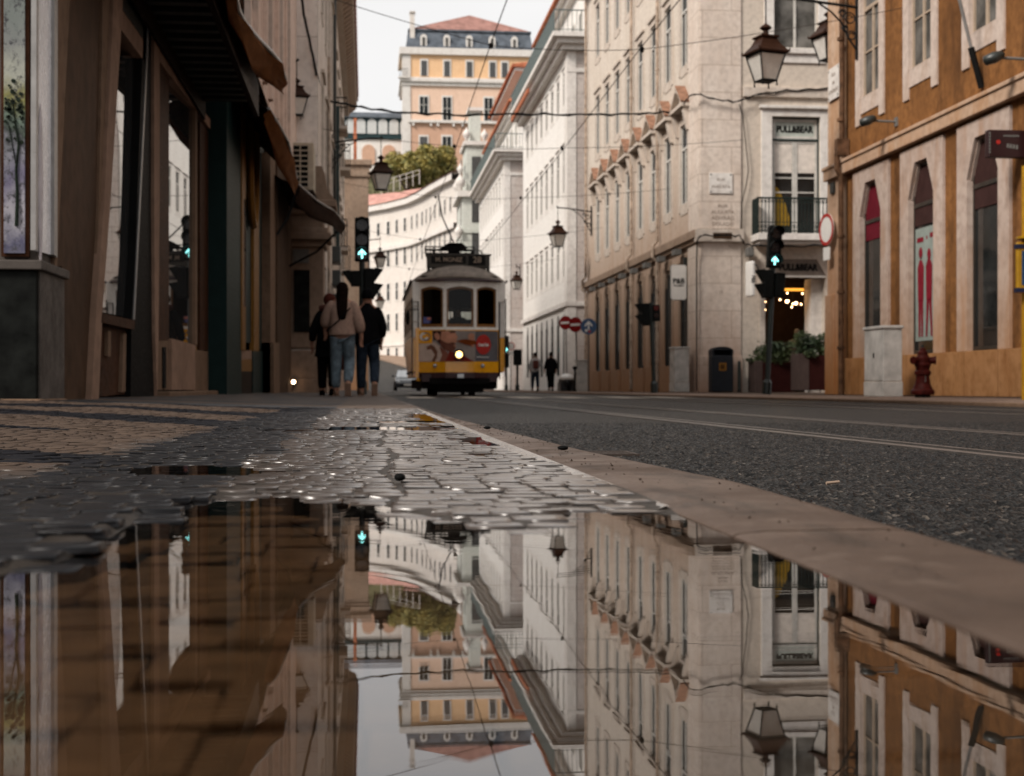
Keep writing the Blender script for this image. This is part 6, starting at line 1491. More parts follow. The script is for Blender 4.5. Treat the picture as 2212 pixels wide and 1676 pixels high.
# ================================================================ tram
M['tram_yellow'] = plain('tram_yellow_enamel', (.86, .38, .008), .22, var=.05, coat=.6)
M['tram_white'] = plain('tram_cream_white_enamel', (.85, .82, .76), .4, var=.08, coat=.3)
M['tram_wood'] = plain('varnished_orange_window_frame', (.20, .085, .016), .35, var=.2)
M['tram_roof'] = plain('grey_brown_canvas_roof', (.25, .215, .185), .7, var=.2)
M['maroon'] = plain('dark_maroon_paint', (.035, .008, .010), .4)
M['under'] = plain('black_greasy_undercarriage', (.008, .007, .007), .7)
M['sign_glass'] = plain('black_destination_blind', (.016, .016, .016), .5, spec=.2)
M['blind_text'] = plain('dull_bronze_lettering', (.34, .27, .21), .6)
def clear_glass():
    mt, nt, b = newmat('tram_window_glass'); nt.nodes.remove(b); out = nt.nodes['Material Output']
    tr = nt.nodes.new('ShaderNodeBsdfTransparent'); tr.inputs[0].default_value = (.34, .35, .34, 1); gl = nt.nodes.new('ShaderNodeBsdfGlossy'); gl.inputs['Roughness'].default_value = .02
    fr = nt.nodes.new('ShaderNodeFresnel'); fr.inputs['IOR'].default_value = 1.28; mx = nt.nodes.new('ShaderNodeMixShader')
    L(nt, fr.outputs[0], mx.inputs[0]); L(nt, tr.outputs[0], mx.inputs[1]); L(nt, gl.outputs[0], mx.inputs[2]); L(nt, mx.outputs[0], out.inputs['Surface']); M['clear_glass'] = mt
clear_glass()
def tram():
    g = thing('tram', 'old yellow and white tram coming towards the camera with lit headlight', 'tram', (2.37, 35.96, ZR)); LEN = 8.3
    fy = lambda x: .20 * max(0, (abs(x - .02) - .36) / .64) ** 1.2
    def facet(m, xs, z0, z1, dy=0.):
        pts = []
        for a, b in zip(xs, xs[1:]): m.add([(a, fy(a) + dy, z0), (b, fy(b) + dy, z0), (b, fy(b) + dy, z1), (a, fy(a) + dy, z1)], [(0, 1, 2, 3)])
    XS = [-1.0, -.8, -.6, -.34, -.1, .1, .39, .6, .8, 1.02]
    WN = [(-.955, -.40), (-.31, .375), (.45, .965)]
    def solid(m, name, mat, par=None, th=.04):
        o = m.build(name, M[mat], par or g); s = o.modifiers.new('thick', 'SOLIDIFY'); s.thickness = th; s.offset = -1 if False else 1; s.use_even_offset = True; return o
    # white front: posts, sill rail and fascia with arched heads
    m = MB(); facet(m, XS, 1.69, 1.76); facet(m, XS, 2.80, 2.97)
    for a, b in ((-1.0, -.955), (-.40, -.31), (.375, .45), (.965, 1.02)): facet(m, [a, b], 1.76, 2.80)
    for a, b in WN:
        n = 8
        for k in range(n):
            p, q = a + (b - a)*k/n, a + (b - a)*(k+1)/n; h = lambda x: 2.80 - .07 * ((x - (a+b)/2) / ((b-a)/2)) ** 2
            m.add([(p, fy(p), h(p)), (q, fy(q), h(q)), (q, fy(q), 2.80), (p, fy(p), 2.80)], [(0, 1, 2, 3)])
    solid(m, 'front_frame', 'tram_white')
    text('fleet_number', '571', .10, (.03, -.004, 2.88), UPR, M['grey_box'], g, .002)
    for a, b in WN:
        m = MB(); t = .045; y = lambda x: fy(x) + .02
        def bar(p, q, z0, z1, zz0=None, zz1=None): m.prism([(p, y(p), z0), (q, y(q), z0 if zz0 is None else zz0), (q, y(q), z1 if zz1 is None else zz1), (p, y(p), z1)], (0, .04, 0))
        bar(a, a + t, 1.76, 2.74); bar(b - t, b, 1.76, 2.74); bar(a + t, b - t, 1.76, 1.84)
        n = 8
        for k in range(n):
            p, q = a + t + (b - a - 2*t)*k/n, a + t + (b - a - 2*t)*(k+1)/n; h = lambda x: 2.80 - .07 * ((x - (a+b)/2) / ((b-a)/2)) ** 2
            bar(p, q, h(p) - .06, h(p), h(q) - .06, h(q))
        o = m.build('window', M['tram_wood'], g)
        m = MB(); m.add([(a, y(a) + .02, 1.77), (b, y(b) + .02, 1.77), (b, y(b) + .02, 2.76), (a, y(a) + .02, 2.76)], [(0, 1, 2, 3)]); m.build('pane', M['clear_glass'], o)
    # yellow front and lower band
    m = MB(); facet(m, XS, .60, 1.69); m.box(-1.06, .20, .5, -1.0, .3, 1.7); m.add([(-1.06, .22, .38), (-.98, .19, .38), (-.98, .19, 1.69), (-1.06, .22, 1.69)], [(0, 1, 2, 3)]); solid(m, 'front_panel', 'tram_yellow')
    m = MB(); facet(m, XS, .60, .88, -.03); solid(m, 'bumper_band', 'tram_yellow', th=.02)
    m = MB(); facet(m, XS, .46, .60, -.05); m.box(-.9, .05, .40, .95, .8, .52); solid(m, 'bumper', 'maroon')
    # advertisement board over the front
    m = MB(); facet(m, XS, .885, 1.665, -.046); ad = solid(m, 'advert_board', 'ad_grey', th=.01)
    ypl = lambda x: fy(x) - .046 - .013
    def shape(pts, mat, name, lvl=0):
        """flat figure on the board; split into strips so it follows the faceted front"""
        me = bpy.data.meshes.new(name); bm = bmesh.new(); vs = [bm.verts.new((x, 0, z)) for x, z in pts]; bm.faces.new(vs)
        for cx in XS[1:-1]:
            bmesh.ops.bisect_plane(bm, geom=bm.verts[:] + bm.edges[:] + bm.faces[:], plane_co=(cx, 0, 0), plane_no=(1, 0, 0))
        for v in bm.verts: v.co.y = ypl(v.co.x) - .003 * lvl
        bmesh.ops.triangulate(bm, faces=bm.faces[:]); bm.to_mesh(me); bm.free(); me.materials.append(M[mat]); o = bpy.data.objects.new(name, me); COL.objects.link(o); o.parent = ad; return o
    X_ = lambda zx: (853.3 + zx / 8.192 - 991) / 84.4; Z_ = lambda zy: (838 - (680.5 + zy / 8.192)) / 84.4 + .134 + .066
    P_ = lambda L_: [(X_(a), Z_(b)) for a, b in L_]
    shape(P_([(660, 275), (1420, 275), (1420, 820), (660, 820)]), 'ad_taupe', 'background', 0)
    shape(P_([(430, 500), (560, 495), (700, 480), (800, 560), (850, 700), (820, 822), (430, 822)]), 'ad_cream', 'fur_hood', 1)
    shape(P_([(560, 560), (640, 520), (700, 560), (750, 640), (740, 760), (700, 822), (650, 822), (700, 700), (640, 600), (570, 620)]), 'ad_brown', 'hood_shadow', 2)
    shape(P_([(660, 280), (900, 280), (860, 330), (820, 420), (830, 500), (790, 520), (720, 440), (680, 450)]), 'ad_hair', 'hair', 2)
    shape(P_([(820, 290), (1060, 290), (1085, 360), (1110, 390), (1085, 430), (1090, 470), (1060, 500), (1075, 560), (1050, 620), (960, 610), (860, 540), (800, 430)]), 'ad_skin', 'face', 3)
    shape(P_([(930, 280), (1060, 280), (1070, 310), (990, 320)]), 'ad_hair', 'brow', 4)
    shape(P_([(690, 340), (740, 310), (790, 350), (790, 420), (750, 450), (710, 410)]), 'ad_skin', 'ear', 4)
    shape(P_([(800, 430), (860, 470), (940, 500), (1000, 480), (1060, 490), (1060, 520), (1035, 540), (1070, 570), (1045, 640), (960, 650), (860, 610), (800, 540)]), 'ad_beard', 'beard', 4)
    shape(P_([(780, 560), (900, 640), (950, 700), (880, 822), (790, 822), (830, 700)]), 'ad_neck', 'neck', 2)
    shape(P_([(880, 822), (960, 640), (1050, 660), (1200, 700), (1330, 790), (1400, 822)]), 'ad_red', 'jacket', 1)
    shape(P_([(1070, 470), (1150, 440), (1240, 425), (1330, 440), (1420, 455), (1440, 510), (1330, 540), (1230, 520), (1130, 480)]), 'ad_amber', 'bottle', 5)
    shape(P_([(1290, 350), (1340, 320), (1400, 340), (1400, 420), (1390, 560), (1340, 560), (1300, 460)]), 'ad_skin', 'hand_shape', 4)
    n = 30; shape([(X_(1566) + (X_(1700) - X_(1566))*math.cos(k*2*PI/n), Z_(520) + .255*math.sin(k*2*PI/n)) for k in range(n)][::-1], 'sign_red', 'red_roundel', 4)
    xr = X_(1566); sl = math.atan2(fy(.85) - fy(.5), .35)
    text('lettering', 'Coca-Cola', .105, (xr, ypl(xr) - .022, Z_(525)), (R(90), R(0), sl), M['sign_white'], ad, .002, sx=.62, bold=.004)
    m = MB()
    for i in range(9): x = X_(1440) + i * .037; m.box(x, ypl(x) - .012, Z_(752), x + .026, ypl(x) - .007, Z_(736))
    m.build('small_print', M['sign_white'], ad)
    shape(P_([(425, 268), (658, 268), (658, 500), (425, 500)]), 'tram_yellow', 'logo_square', 3)
    def ring(cx, cz, r, r2, a0, a1, mat, nm, lvl):
        n = 16; out = [(cx + r*math.cos(R(a0 + (a1-a0)*k/n)), cz + r*math.sin(R(a0 + (a1-a0)*k/n))) for k in range(n+1)]; inn = [(cx + r2*math.cos(R(a0 + (a1-a0)*k/n)), cz + r2*math.sin(R(a0 + (a1-a0)*k/n))) for k in range(n, -1, -1)]
        shape((out + inn)[::-1], mat, nm, lvl)
    ring(X_(515), Z_(380), .108, .052, 60, 350, 'sign_white', 'logo_ring', 5); ring(X_(550), Z_(380), .108, .085, -150, 120, 'sign_blue', 'logo_ring', 6)
    # lights
    m = MB(); m.disc((0, ypl(0) + .02, 1.055), .135, (0, -1, 0), .10, 24, .105); m.disc((0, ypl(0) + .02, 1.055), .13, (0, -1, 0), .03, 24); hb = m.build('headlight', M['black_iron'], g)
    m = MB(); m.disc((0, ypl(0) - .05, 1.055), .086, (0, -1, 0), .012, 24); m.build('lens', emit('headlight_glow', (1, .60, .22), 3.2), hb)
    for zx in (705, 1550): x = X_(zx); m = MB(); m.disc((x, fy(x) - .05, .77), .048, (0, -1, 0), .05, 18); o = m.build('side_light', M['sign_back'], g); m = MB(); m.ball((x, fy(x) - .10, .77), .043, 12, 8, (1, .5, 1)); m.build('lens', M['chrome'], o, smooth=True)
    m = MB(); m.tube([(.0, -.12, .52), (.1, -.1, .52)], .03, 8); m.box(-.04, -.14, .46, .12, -.05, .56); m.build('coupling', M['chrome'], g)
    # body sides: platform bays then saloon
    for s in (-1, 1):
        xo = .02 + s * 1.20; xi = .02 + s * 1.02
        m = MB(); m.box(xi - .0*s, .22, 2.42, xo, .98, 2.95); m.box(xo - s*.03, .98, 1.55, xo, LEN, 1.75); m.box(xo - s*.03, .98, 2.62, xo, LEN, 2.95)
        ys = [.98 + k * (LEN - .98) / 6 for k in range(7)]
        for y in ys: m.box(xo - s*.035, y - .06, 1.75, xo + s*.002, y + .06, 2.62)
        m.box(xi, .26, 1.50, xo - s*.02, .62, 2.42)
        m.build('side_wall', M['tram_white'], g, bevel=.01)
        m = MB(); m.box(xi, .25, .62, xo - s*.02, .61, 1.497); m.add([(xo, .98, 1.55), (xo, LEN, 1.55), (xo - s*.12, LEN, .5), (xo - s*.12, .98, .5), (xo - s*.4, .98, 1.55), (xo - s*.4, LEN, 1.55), (xo - s*.4, LEN, .5), (xo - s*.4, .98, .5)], [(0,1,2,3), (0,3,7,4), (1,5,6,2)]); m.build('side_panel', M['tram_yellow'], g)
        m = MB(); m.box(xi - s*.05, .22, .5, xi + s*.04, .27, 2.42); m.box(xo - s*.01, .20, .5, xo + s*.02, .28, 2.5); m.box(xi, .64, .6, xo - s*.03, .95, 2.42); m.build('platform_door', M['black_panel'], g)
        for y0, y1 in zip(ys, ys[1:]):
            m = MB(); m.box(xo - s*.03, y0 + .06, 1.75, xo - s*.005, y0 + .10, 2.62); m.box(xo - s*.03, y1 - .10, 1.75, xo - s*.005, y1 - .06, 2.62); m.box(xo - s*.03, y0 + .1, 2.55, xo - s*.005, y1 - .1, 2.62); o = m.build('window', M['tram_wood'], g)
            m = MB(); m.quad((xo - s*.015, y0 + .1, 1.75), (xo - s*.015, y1 - .1, 1.75), (xo - s*.015, y1 - .1, 2.55), (xo - s*.015, y0 + .1, 2.55)); m.build('pane', M['clear_glass'], o)
    m = MB(); m.box(-1.0, LEN, .5, 1.04, LEN + .04, 1.75); m.box(-1.0, LEN, 2.6, 1.04, LEN + .04, 2.95)
    for x in (-1.0, -.42, .36, .94): m.box(x, LEN, 1.75, x + .1, LEN + .04, 2.6)
    m.build('rear_wall', M['tram_white'], g)
    m = MB(); m.box(-1.1, .3, .62, 1.14, LEN, .68); m.box(-1.1, 1.3, .68, -.2, 1.36, 2.9); m.box(.6, 1.3, .68, 1.14, 1.36, 2.9); m.box(-1.1, 1.3, 2.32, 1.14, 1.36, 2.9); m.box(-.2, 1.3, .68, .6, 1.36, 2.02); m.box(-.6, 1.8, .7, -.9, 7.5, 1.75); m.build('interior', M['dark_wood'], g)
    m = MB(); m.box(.16, .34, .68, .44, .50, 1.72); m.build('controller', M['black_iron'], g)
    # roof
    W = 1.24; nx, ny = 24, 14; vs = []; fs = []
    for j in range(ny + 1):
        t = j / ny; y = -.12 + t * t * 1.5 if j < ny else LEN + .1
        k = math.sqrt(max(0, min(1, (y + .12) / .42)))
        for i in range(nx + 1):
            a = -1 + 2 * i / nx; wv = W * (.80 + .20 * min(1, (y + .12) / .35) ** .5); xx = .02 + a * wv
            yy = y + (.22 * abs(a) ** 3 if j < ny - 1 else 0); vs.append((xx, yy, 2.955 + .44 * (1 - abs(a) ** 2.3) * (.12 + .88 * k)))
    for j in range(ny):
        for i in range(nx): q = j*(nx+1) + i; fs.append((q, q+1, q+nx+2, q+nx+1))
    m = MB(); m.add(vs, fs); o = m.build('roof', M['tram_roof'], g, smooth=True); s_ = o.modifiers.new('thick', 'SOLIDIFY'); s_.thickness = .03
    m = MB(); pts = []
    for i in range(25): a = -1 + i / 12; pts.append((.02 + a * W * .84, -.13 + .24 * abs(a) ** 3, 2.955))
    m.tube(pts, .03, 6); m.tube([(.02 - W, .25, 2.955), (.02 - W, LEN, 2.955)], .03, 6); m.tube([(.02 + W, .25, 2.955), (.02 + W, LEN, 2.955)], .03, 6); m.build('roof_edge', M['maroon'], g)
    m = MB()
    for a, b in ((-.8, -.32), (-.27, .27), (.32, .8)): m.tube([(.02 + W*(a + (b-a)*k/8), -.02 + .2*abs(a + (b-a)*k/8)**2, 3.035 + .05*math.cos((a + (b-a)*k/8)*1.4)) for k in range(9)], .018, 6)
    m.build('rain_strip', M['dark_wood'], g)
    # destination box
    m = MB(); m.box(-.80, .22, 3.30, .82, .62, 3.63); m.box(-.80, .22, 3.12, -.72, .34, 3.33); m.box(.74, .22, 3.12, .82, .34, 3.33); m.box(-.84, .2, 3.625, .86, .64, 3.655); bx = m.build('destination_box', M['grey_dark'], g, bevel=.01)
    m = MB(); m.box(-.70, .212, 3.40, .20, .2195, 3.60); m.box(.26, .212, 3.36, .70, .2195, 3.62); m.build('blind', M['sign_glass'], bx)
    text('lettering', 'M. MONIZ', .155, (-.24, .21, 3.50), UPR, M['blind_text'], bx, .002, sx=.98, bold=.003); text('lettering', '28', .22, (.49, .21, 3.50), UPR, M['blind_text'], bx, .002, bold=.003)
    # trolley gear
    m = MB()
    for z in (3.80, 3.90): m.tube([(-.82, .9, z), (.46, .9, z)], .018, 6); m.tube([(-.82, 1.6, z), (.46, 1.6, z)], .018, 6)
    for i in range(7): x = -.82 + i * .213; m.tube([(x, .9, 3.74), (x, .9, 3.92)], .015, 5)
    m.prism([(-.40, 1.0, 3.90), (.30, 1.0, 3.90), (.15, 1.0, 4.02), (-.2, 1.0, 4.02)], (0, .6, 0)); m.box(-.6, .9, 3.62, .4, 1.5, 3.74); m.box(-.2, 1.0, 3.35, .1, 1.4, 4.0); m.box(-.62, .85, 3.7, -.56, 1.5, 3.8); m.box(.4, .85, 3.6, .46, 1.5, 3.8)
    m.build('trolley_base', M['under'], g)
    m = MB(); m.tube([(-.05, 1.1, 4.0), (-.20, 4.2, 5.1), (-.22, 6.0, 5.98)], .022, 6); m.build('trolley_pole', M['black_iron'], g)
    m = MB(); m.tube([(.46, .95, 3.86), (.62, .7, 3.78), (.72, .62, 3.6)], .02, 6); m.build('cable_loop', M['grey_box'], g)
    # running gear
    m = MB(); m.box(-.95, .15, .18, 1.0, LEN - .2, .45); m.box(-.62, .35, .10, .66, .55, .2); m.box(-.75, -.02, .30, .80, .15, .46)
    for i in range(5): m.box(-.55, .02, .08 + i*.055, .60, .05, .10 + i*.055)
    m.build('undercarriage', M['under'], g)
    for y in (2.4, 5.9, .75):
        for x in (-.55, .45):
            if y == .75: continue
            m = MB(); m.disc((x, y, .35), .35, (1, 0, 0), .11, 26); m.build('wheel', M['under'], g)
    for x in (-.66, .32): m = MB(); m.box(x, .5, -.0, x + .14, 1.1, .32); m.build('brake_shoe', M['under'], g)
    m = MB(); m.ball((-1.30, .12, 2.0), .1, 12, 8, (.55, .4, 1.9)); o = m.build('mirror', M['black_iron'], g, smooth=True); m = MB(); m.tube([(-1.28, .12, 2.18), (-1.2, .2, 2.22), (-1.05, .22, 2.22)], .012, 5); m.build('arm', M['black_iron'], o)
    m = MB(); m.tube([(-1.27, .2, 1.9), (-1.02, .2, 1.9)], .01, 5); m.tube([(-1.27, .2, 2.3), (-1.02, .2, 2.3)], .01, 5); m.build('grab_rail', M['blind_text'], g)
    m = MB(); m.box(-.90, .16, 1.86, -.68, .168, 2.02); st = m.build('windscreen_card', M['card_blue'], g); m = MB(); m.box(-.8, .153, 1.95, -.70, .158, 2.01); m.build('card_photo', M['card_pink'], st)
    return g
import bmesh
for k, c in (('ad_grey', (.085, .08, .085)), ('ad_taupe', (.20, .17, .155)), ('ad_cream', (.40, .31, .26)), ('ad_brown', (.12, .055, .035)), ('ad_hair', (.035, .015, .012)), ('ad_skin', (.36, .17, .11)), ('ad_beard', (.10, .038, .026)), ('ad_neck', (.17, .065, .045)), ('ad_red', (.16, .018, .012)), ('ad_amber', (.13, .03, .006)), ('card_blue', (.08, .09, .22)), ('card_pink', (.42, .16, .12))):
    M[k] = plain('printed_' + k, tuple(min(.8, q * 1.45) for q in c), .45, var=.12, scale=5, spec=.2)
M['chrome'] = plain('chromed_lamp_glass', (.55, .58, .60), .12, metal=.3); M['grey_dark'] = plain('dark_grey_sign_case', (.075, .07, .062), .5)
tram()

# ================================================================ car behind the tram
def car():
    p = at(873, 846, Y=92); g = thing('parked_car', 'dark car with pale windscreen half hidden behind the left side of the tram', 'car', (p.x + .25, 92, ZR))
    prof = [(0, .25), (-.02, .55), (.12, .72), (.95, .88), (1.6, 1.38), (3.1, 1.42), (3.9, .95), (4.2, .88), (4.25, .3)]
    hw = .86; m = MB(); vs = []; n = len(prof)
    body = [(0, .22), (-.03, .5), (.08, .70), (.95, .88), (4.1, .92), (4.25, .6), (4.25, .25)]
    m.prism([(-hw, y, z) for y, z in body], (2*hw, 0, 0)); m.build('body', M['car_dark'], g, bevel=.07)
    m = MB(); cab = [(.98, .87), (1.62, 1.40), (3.0, 1.42), (3.8, .93)]; m.add([(-hw + .04, y, z) if z < 1 else (-hw + .17, y, z) for y, z in cab] + [(hw - .04, y, z) if z < 1 else (hw - .17, y, z) for y, z in cab], [(0,1,5,4), (1,2,6,5), (2,3,7,6), (0,3,2,1), (4,5,6,7)]); m.build('cabin', M['car_dark'], g, bevel=.03)
    m = MB(); m.add([(-hw + .12, 1.0, .90), (hw - .12, 1.0, .90), (hw - .23, 1.57, 1.365), (-hw + .23, 1.57, 1.365)], [(0, 1, 2, 3)]); o = m.build('windscreen', M['screen'], g); o.location = (0, -.02, .012)
    for s in (-1, 1):
        m = MB(); m.ball((s * .66, .04, .60), .1, 12, 8, (1.4, .7, .8)); m.build('headlight', M['chrome'], g, smooth=True)
        m = MB(); m.box(s*.86, 1.1, .92, s*1.03, 1.25, 1.06); m.build('mirror', M['car_dark'], g, bevel=.03)
        for y in (.8, 3.4):
            m = MB(); m.disc((s*.88, y, .31), .31, (-s, 0, 0), .2, 22); o = m.build('wheel', M['under'], g); m = MB(); m.disc((s*.882, y, .31), .19, (-s, 0, 0), .02, 16); m.build('rim', M['chrome'], o)
    m = MB(); m.box(-.5, -.06, .34, .5, -.02, .5); m.build('grille', M['black_panel'], g); m = MB(); m.box(-.26, -.075, .36, .26, -.062, .46); m.build('number_plate', M['sign_white'], g)
M['car_dark'] = plain('dark_grey_car_paint', (.03, .033, .038), .15, coat=.8, var=.05); M['screen'] = plain('sky_reflecting_windscreen', (.25, .27, .28), .03, spec=1., var=.05)
b = M['screen'].node_tree.nodes['Principled BSDF']; b.inputs['IOR'].default_value = 2.6
car()

# ================================================================ people
M['skin'] = plain('skin', (.36, .19, .13), .5, var=.06); M['hair_dark'] = plain('dark_brown_hair', (.010, .005, .004), .8, var=.4, scale=30, spec=.1); M['hair_red'] = plain('reddish_knit_hat', (.07, .018, .012), .8)
M['black_cloth'] = plain('black_wool_cloth', (.006, .006, .007), .95, spec=.08); M['beige_knit'] = plain('dusty_beige_sweater', (.34, .225, .175), .9, var=.12, scale=20); M['blue_jeans'] = plain('faded_blue_jeans', (.13, .17, .20), .85, var=.3, scale=12)
M['dark_jeans'] = plain('dark_navy_jeans', (.022, .032, .048), .85, var=.3, scale=12); M['rust_scarf'] = plain('rust_pink_scarf', (.14, .055, .045), .9); M['sole'] = plain('tan_rubber_sole', (.27, .17, .12), .7); M['grey_hood'] = plain('light_grey_hoodie', (.36, .35, .34), .9, var=.1); M['pack_red'] = plain('brown_red_backpack', (.10, .035, .028), .8)
def hand_pts(w, d, s, left):
    """wrist position -> palm, thumb and four bent fingers; returns points, edges (index 0 = wrist)"""
    P = [(w[0], w[1], w[2], .024)]; E = []
    pm = (w[0] + .01*s, w[1] + .02, w[2] - .06); P.append((*pm, .026)); E.append((0, 1))
    for k in range(4):
        x = pm[0] + (-.024 + .016*k) * .6; y = pm[1] + (-.026 + .017*k); ln = (.055, .065, .062, .05)[k]; i = len(P)
        P += [(x, y, pm[2] - .035, .0095), (x - .006*s, y + .004, pm[2] - .035 - ln*.5, .0088), (x - .018*s, y + .006, pm[2] - .035 - ln, .0075)]; E += [(1, i), (i, i+1), (i+1, i+2)]
    i = len(P); P += [(pm[0] - .012*s, pm[1] + .035, pm[2] + .005, .010), (pm[0] - .018*s, pm[1] + .05, pm[2] - .028, .0088)]; E += [(1, i), (i, i+1)]
    return P, E
def person(name_label, loc, H, rz, top, trouser, hair, feet, arms, coat_len=.86, top_w=1., hood=None, group='people walking', shoe='sole', sleeve=.055, lean=0):
    s = H / 1.72; g = thing('person', name_label, 'person', loc, rz, group)
    (lf, lk), (rf, rk) = feet; (le, lw), (re, rw) = arms
    S = lambda p: tuple(c * s for c in p)
    nk = (lean, .02, 1.46)
    body = [(0, 0, .95, .085), (0, 0, 1.12, .07), (lean*.6, .0, 1.30, .08), (lean, .0, 1.41, .06), (nk[0], nk[1], 1.48, .050), (lean, .035, 1.56, .066), (lean, .03, 1.63, .088), (lean, .02, 1.69, .060),
            (-.08, 0, .88, .065), (lk[0], lk[1], lk[2], .058), (lf[0], lf[1], lf[2] + .09, .042), (lf[0], lf[1] + .0, lf[2] + .04, .038),
            (.08, 0, .88, .065), (rk[0], rk[1], rk[2], .058), (rf[0], rf[1], rf[2] + .09, .042), (rf[0], rf[1], rf[2] + .04, .038),
            (-.165 + lean, 0, 1.40, .052), (le[0], le[1], le[2], .040), (lw[0], lw[1], lw[2], .028),
            (.165 + lean, 0, 1.40, .052), (re[0], re[1], re[2], .040), (rw[0], rw[1], rw[2], .028), (lean, .118, 1.585, .013), (lean, .10, 1.535, .02)]
    E = [(0,1),(1,2),(2,3),(3,4),(4,5),(5,6),(6,7),(0,8),(8,9),(9,10),(10,11),(0,12),(12,13),(13,14),(14,15),(3,16),(16,17),(17,18),(3,19),(19,20),(20,21),(6,22),(5,23)]
    for idx, w, sg in ((18, lw, 1), (21, rw, -1)):
        hp, he = hand_pts(w, 0, sg, sg > 0); o = len(body) - 1; body += hp[1:]
        E += [(idx if a == 0 else a + o, b + o) for a, b in he]
    bd = skin('body', [S(p) for p in body], E, M['skin'], g, 1)
    # trousers
    T = [(0, 0, 1.0, .125), (-.085, 0, .86, .10), (lk[0], lk[1], lk[2], .078), (lf[0], lf[1], lf[2] + .10, .064), (.085, 0, .86, .10), (rk[0], rk[1], rk[2], .078), (rf[0], rf[1], rf[2] + .10, .064)]
    skin('trousers', [S(p) for p in T], [(0,1),(1,2),(2,3),(0,4),(4,5),(5,6)], M[trouser], g, 2)
    # top with sleeves
    sl = sleeve; zb = coat_len; w = top_w
    mid = lambda a, b, t=.8: tuple(a[i] + (b[i] - a[i]) * t for i in range(3))
    lW, rW = mid(le, lw), mid(re, rw)
    rings = [(zb, .185*w, .125*w), (zb + .02, .19*w, .13*w), ((zb + 1.2)/2, .168*w, .122*w), (1.20, .168*w, .12*w), (1.32, .185*w, .122*w), (1.40, .175, .105), (1.445, .12, .085), (1.49, .066, .062), (1.515, .058, .056)]
    if zb < .8: rings[0] = (zb, .215*w, .16*w); rings.insert(2, (.88, .185*w, .14*w))
    m = MB(); n = 20; vs = []
    for z, a, b_ in rings:
        t = max(0, (z - .95) / .5) * lean
        for k in range(n):
            q = k*2*PI/n; wr = 1 + .025*math.sin(q*5 + z*31) + .015*math.sin(q*9 - z*47)
            vs.append(((t + a*wr*math.copysign(abs(math.cos(q))**.85, math.cos(q)))*s, (b_*wr*math.sin(q))*s, z*s))
    fs = [(i*n+k, i*n+(k+1)%n, (i+1)*n+(k+1)%n, (i+1)*n+k) for i in range(len(rings)-1) for k in range(n)]
    m.add(vs, fs); o = m.build('top', M[top], g, smooth=True); sb = o.modifiers.new('sub', 'SUBSURF'); sb.levels = 1; sb.render_levels = 1
    for sx_, e_, w_ in ((-1, le, lW), (1, re, rW)):
        skin('sleeve', [S(p) for p in [(sx_*.10 + lean, 0, 1.405, .07), (sx_*.165 + lean, 0, 1.385, .074), (*e_, sl + .010), (*w_, sl)]], [(0,1),(1,2),(2,3)], M[top], g, 2)
    for f, k in ((lf, lk), (rf, rk)):
        up = f[3] if len(f) > 3 else 0
        m = MB(); a = up   # foot pitch: lifted heel shows its sole
        m.ball((0, 0, 0), .055, 14, 10, (.88, 2.35, .95)); m.box(-.05, -.125, -.055, .05, .13, -.03); o = m.build('shoe', M[shoe], g, smooth=False, bevel=.01)
        o.location = (f[0]*s, (f[1] + .06*math.cos(a))*s, (f[2] + .055 - .05*math.sin(a))*s); o.rotation_euler = (-a, 0, 0)
    hair(g, s, lean); return g
def loft(rings, n=18, fold=.0):
    m = MB(); vs = []
    for x, y, z, a, b_ in rings:
        for k in range(n):
            q = k*2*PI/n; w_ = 1 + fold*math.sin(q*7 + z*20); vs.append((x + a*w_*math.cos(q), y + b_*w_*math.sin(q), z))
    nr = len(rings); m.add(vs, [(i*n+k, i*n+(k+1)%n, (i+1)*n+(k+1)%n, (i+1)*n+k) for i in range(nr-1) for k in range(n)] + [tuple(range(n))[::-1], tuple(range((nr-1)*n, nr*n))]); return m
def long_hair(g, s, lean):
    R_ = [(0, -.10, 1.12, .03, .012), (.0, -.115, 1.17, .062, .028), (0, -.12, 1.26, .078, .036), (0, -.105, 1.38, .085, .045), (0, -.06, 1.48, .088, .062), (0, -.02, 1.56, .092, .092), (0, -.005, 1.63, .094, .108), (0, 0, 1.69, .082, .098), (0, .005, 1.73, .052, .062), (0, .005, 1.745, .012, .015)]
    loft([((lean + a)*s, b*s, c*s, d*s, e*s) for a, b, c, d, e in R_], 18, .03).build('hair', M['hair_dark'], g, smooth=True)
def beanie(g, s, lean):
    R_ = [(0, .0, 1.585, .082, .098), (0, 0, 1.61, .096, .112), (0, 0, 1.66, .094, .110), (0, 0, 1.71, .078, .092), (0, 0, 1.745, .045, .055), (0, 0, 1.758, .012, .014)]
    loft([((lean + a)*s, b*s, c*s, d*s, e*s) for a, b, c, d, e in R_]).build('hat', M['black_cloth'], g, smooth=True)
def red_hair(g, s, lean):
    R_ = [(0, -.01, 1.57, .09, .105), (0, 0, 1.61, .108, .12), (0, 0, 1.67, .104, .116), (0, 0, 1.72, .078, .09), (0, 0, 1.75, .03, .04)]
    loft([((lean + a)*s, b*s, c*s, d*s, e*s) for a, b, c, d, e in R_]).build('hat', M['hair_red'], g, smooth=True)
    R_ = [(-.03, -.11, 1.22, .03, .015), (-.03, -.115, 1.3, .07, .035), (-.01, -.08, 1.42, .09, .05), (0, -.03, 1.52, .092, .085), (0, -.01, 1.59, .085, .09)]
    loft([((lean + a)*s, b*s, c*s, d*s, e*s) for a, b, c, d, e in R_], 16, .03).build('hair', M['hair_dark'], g, smooth=True)
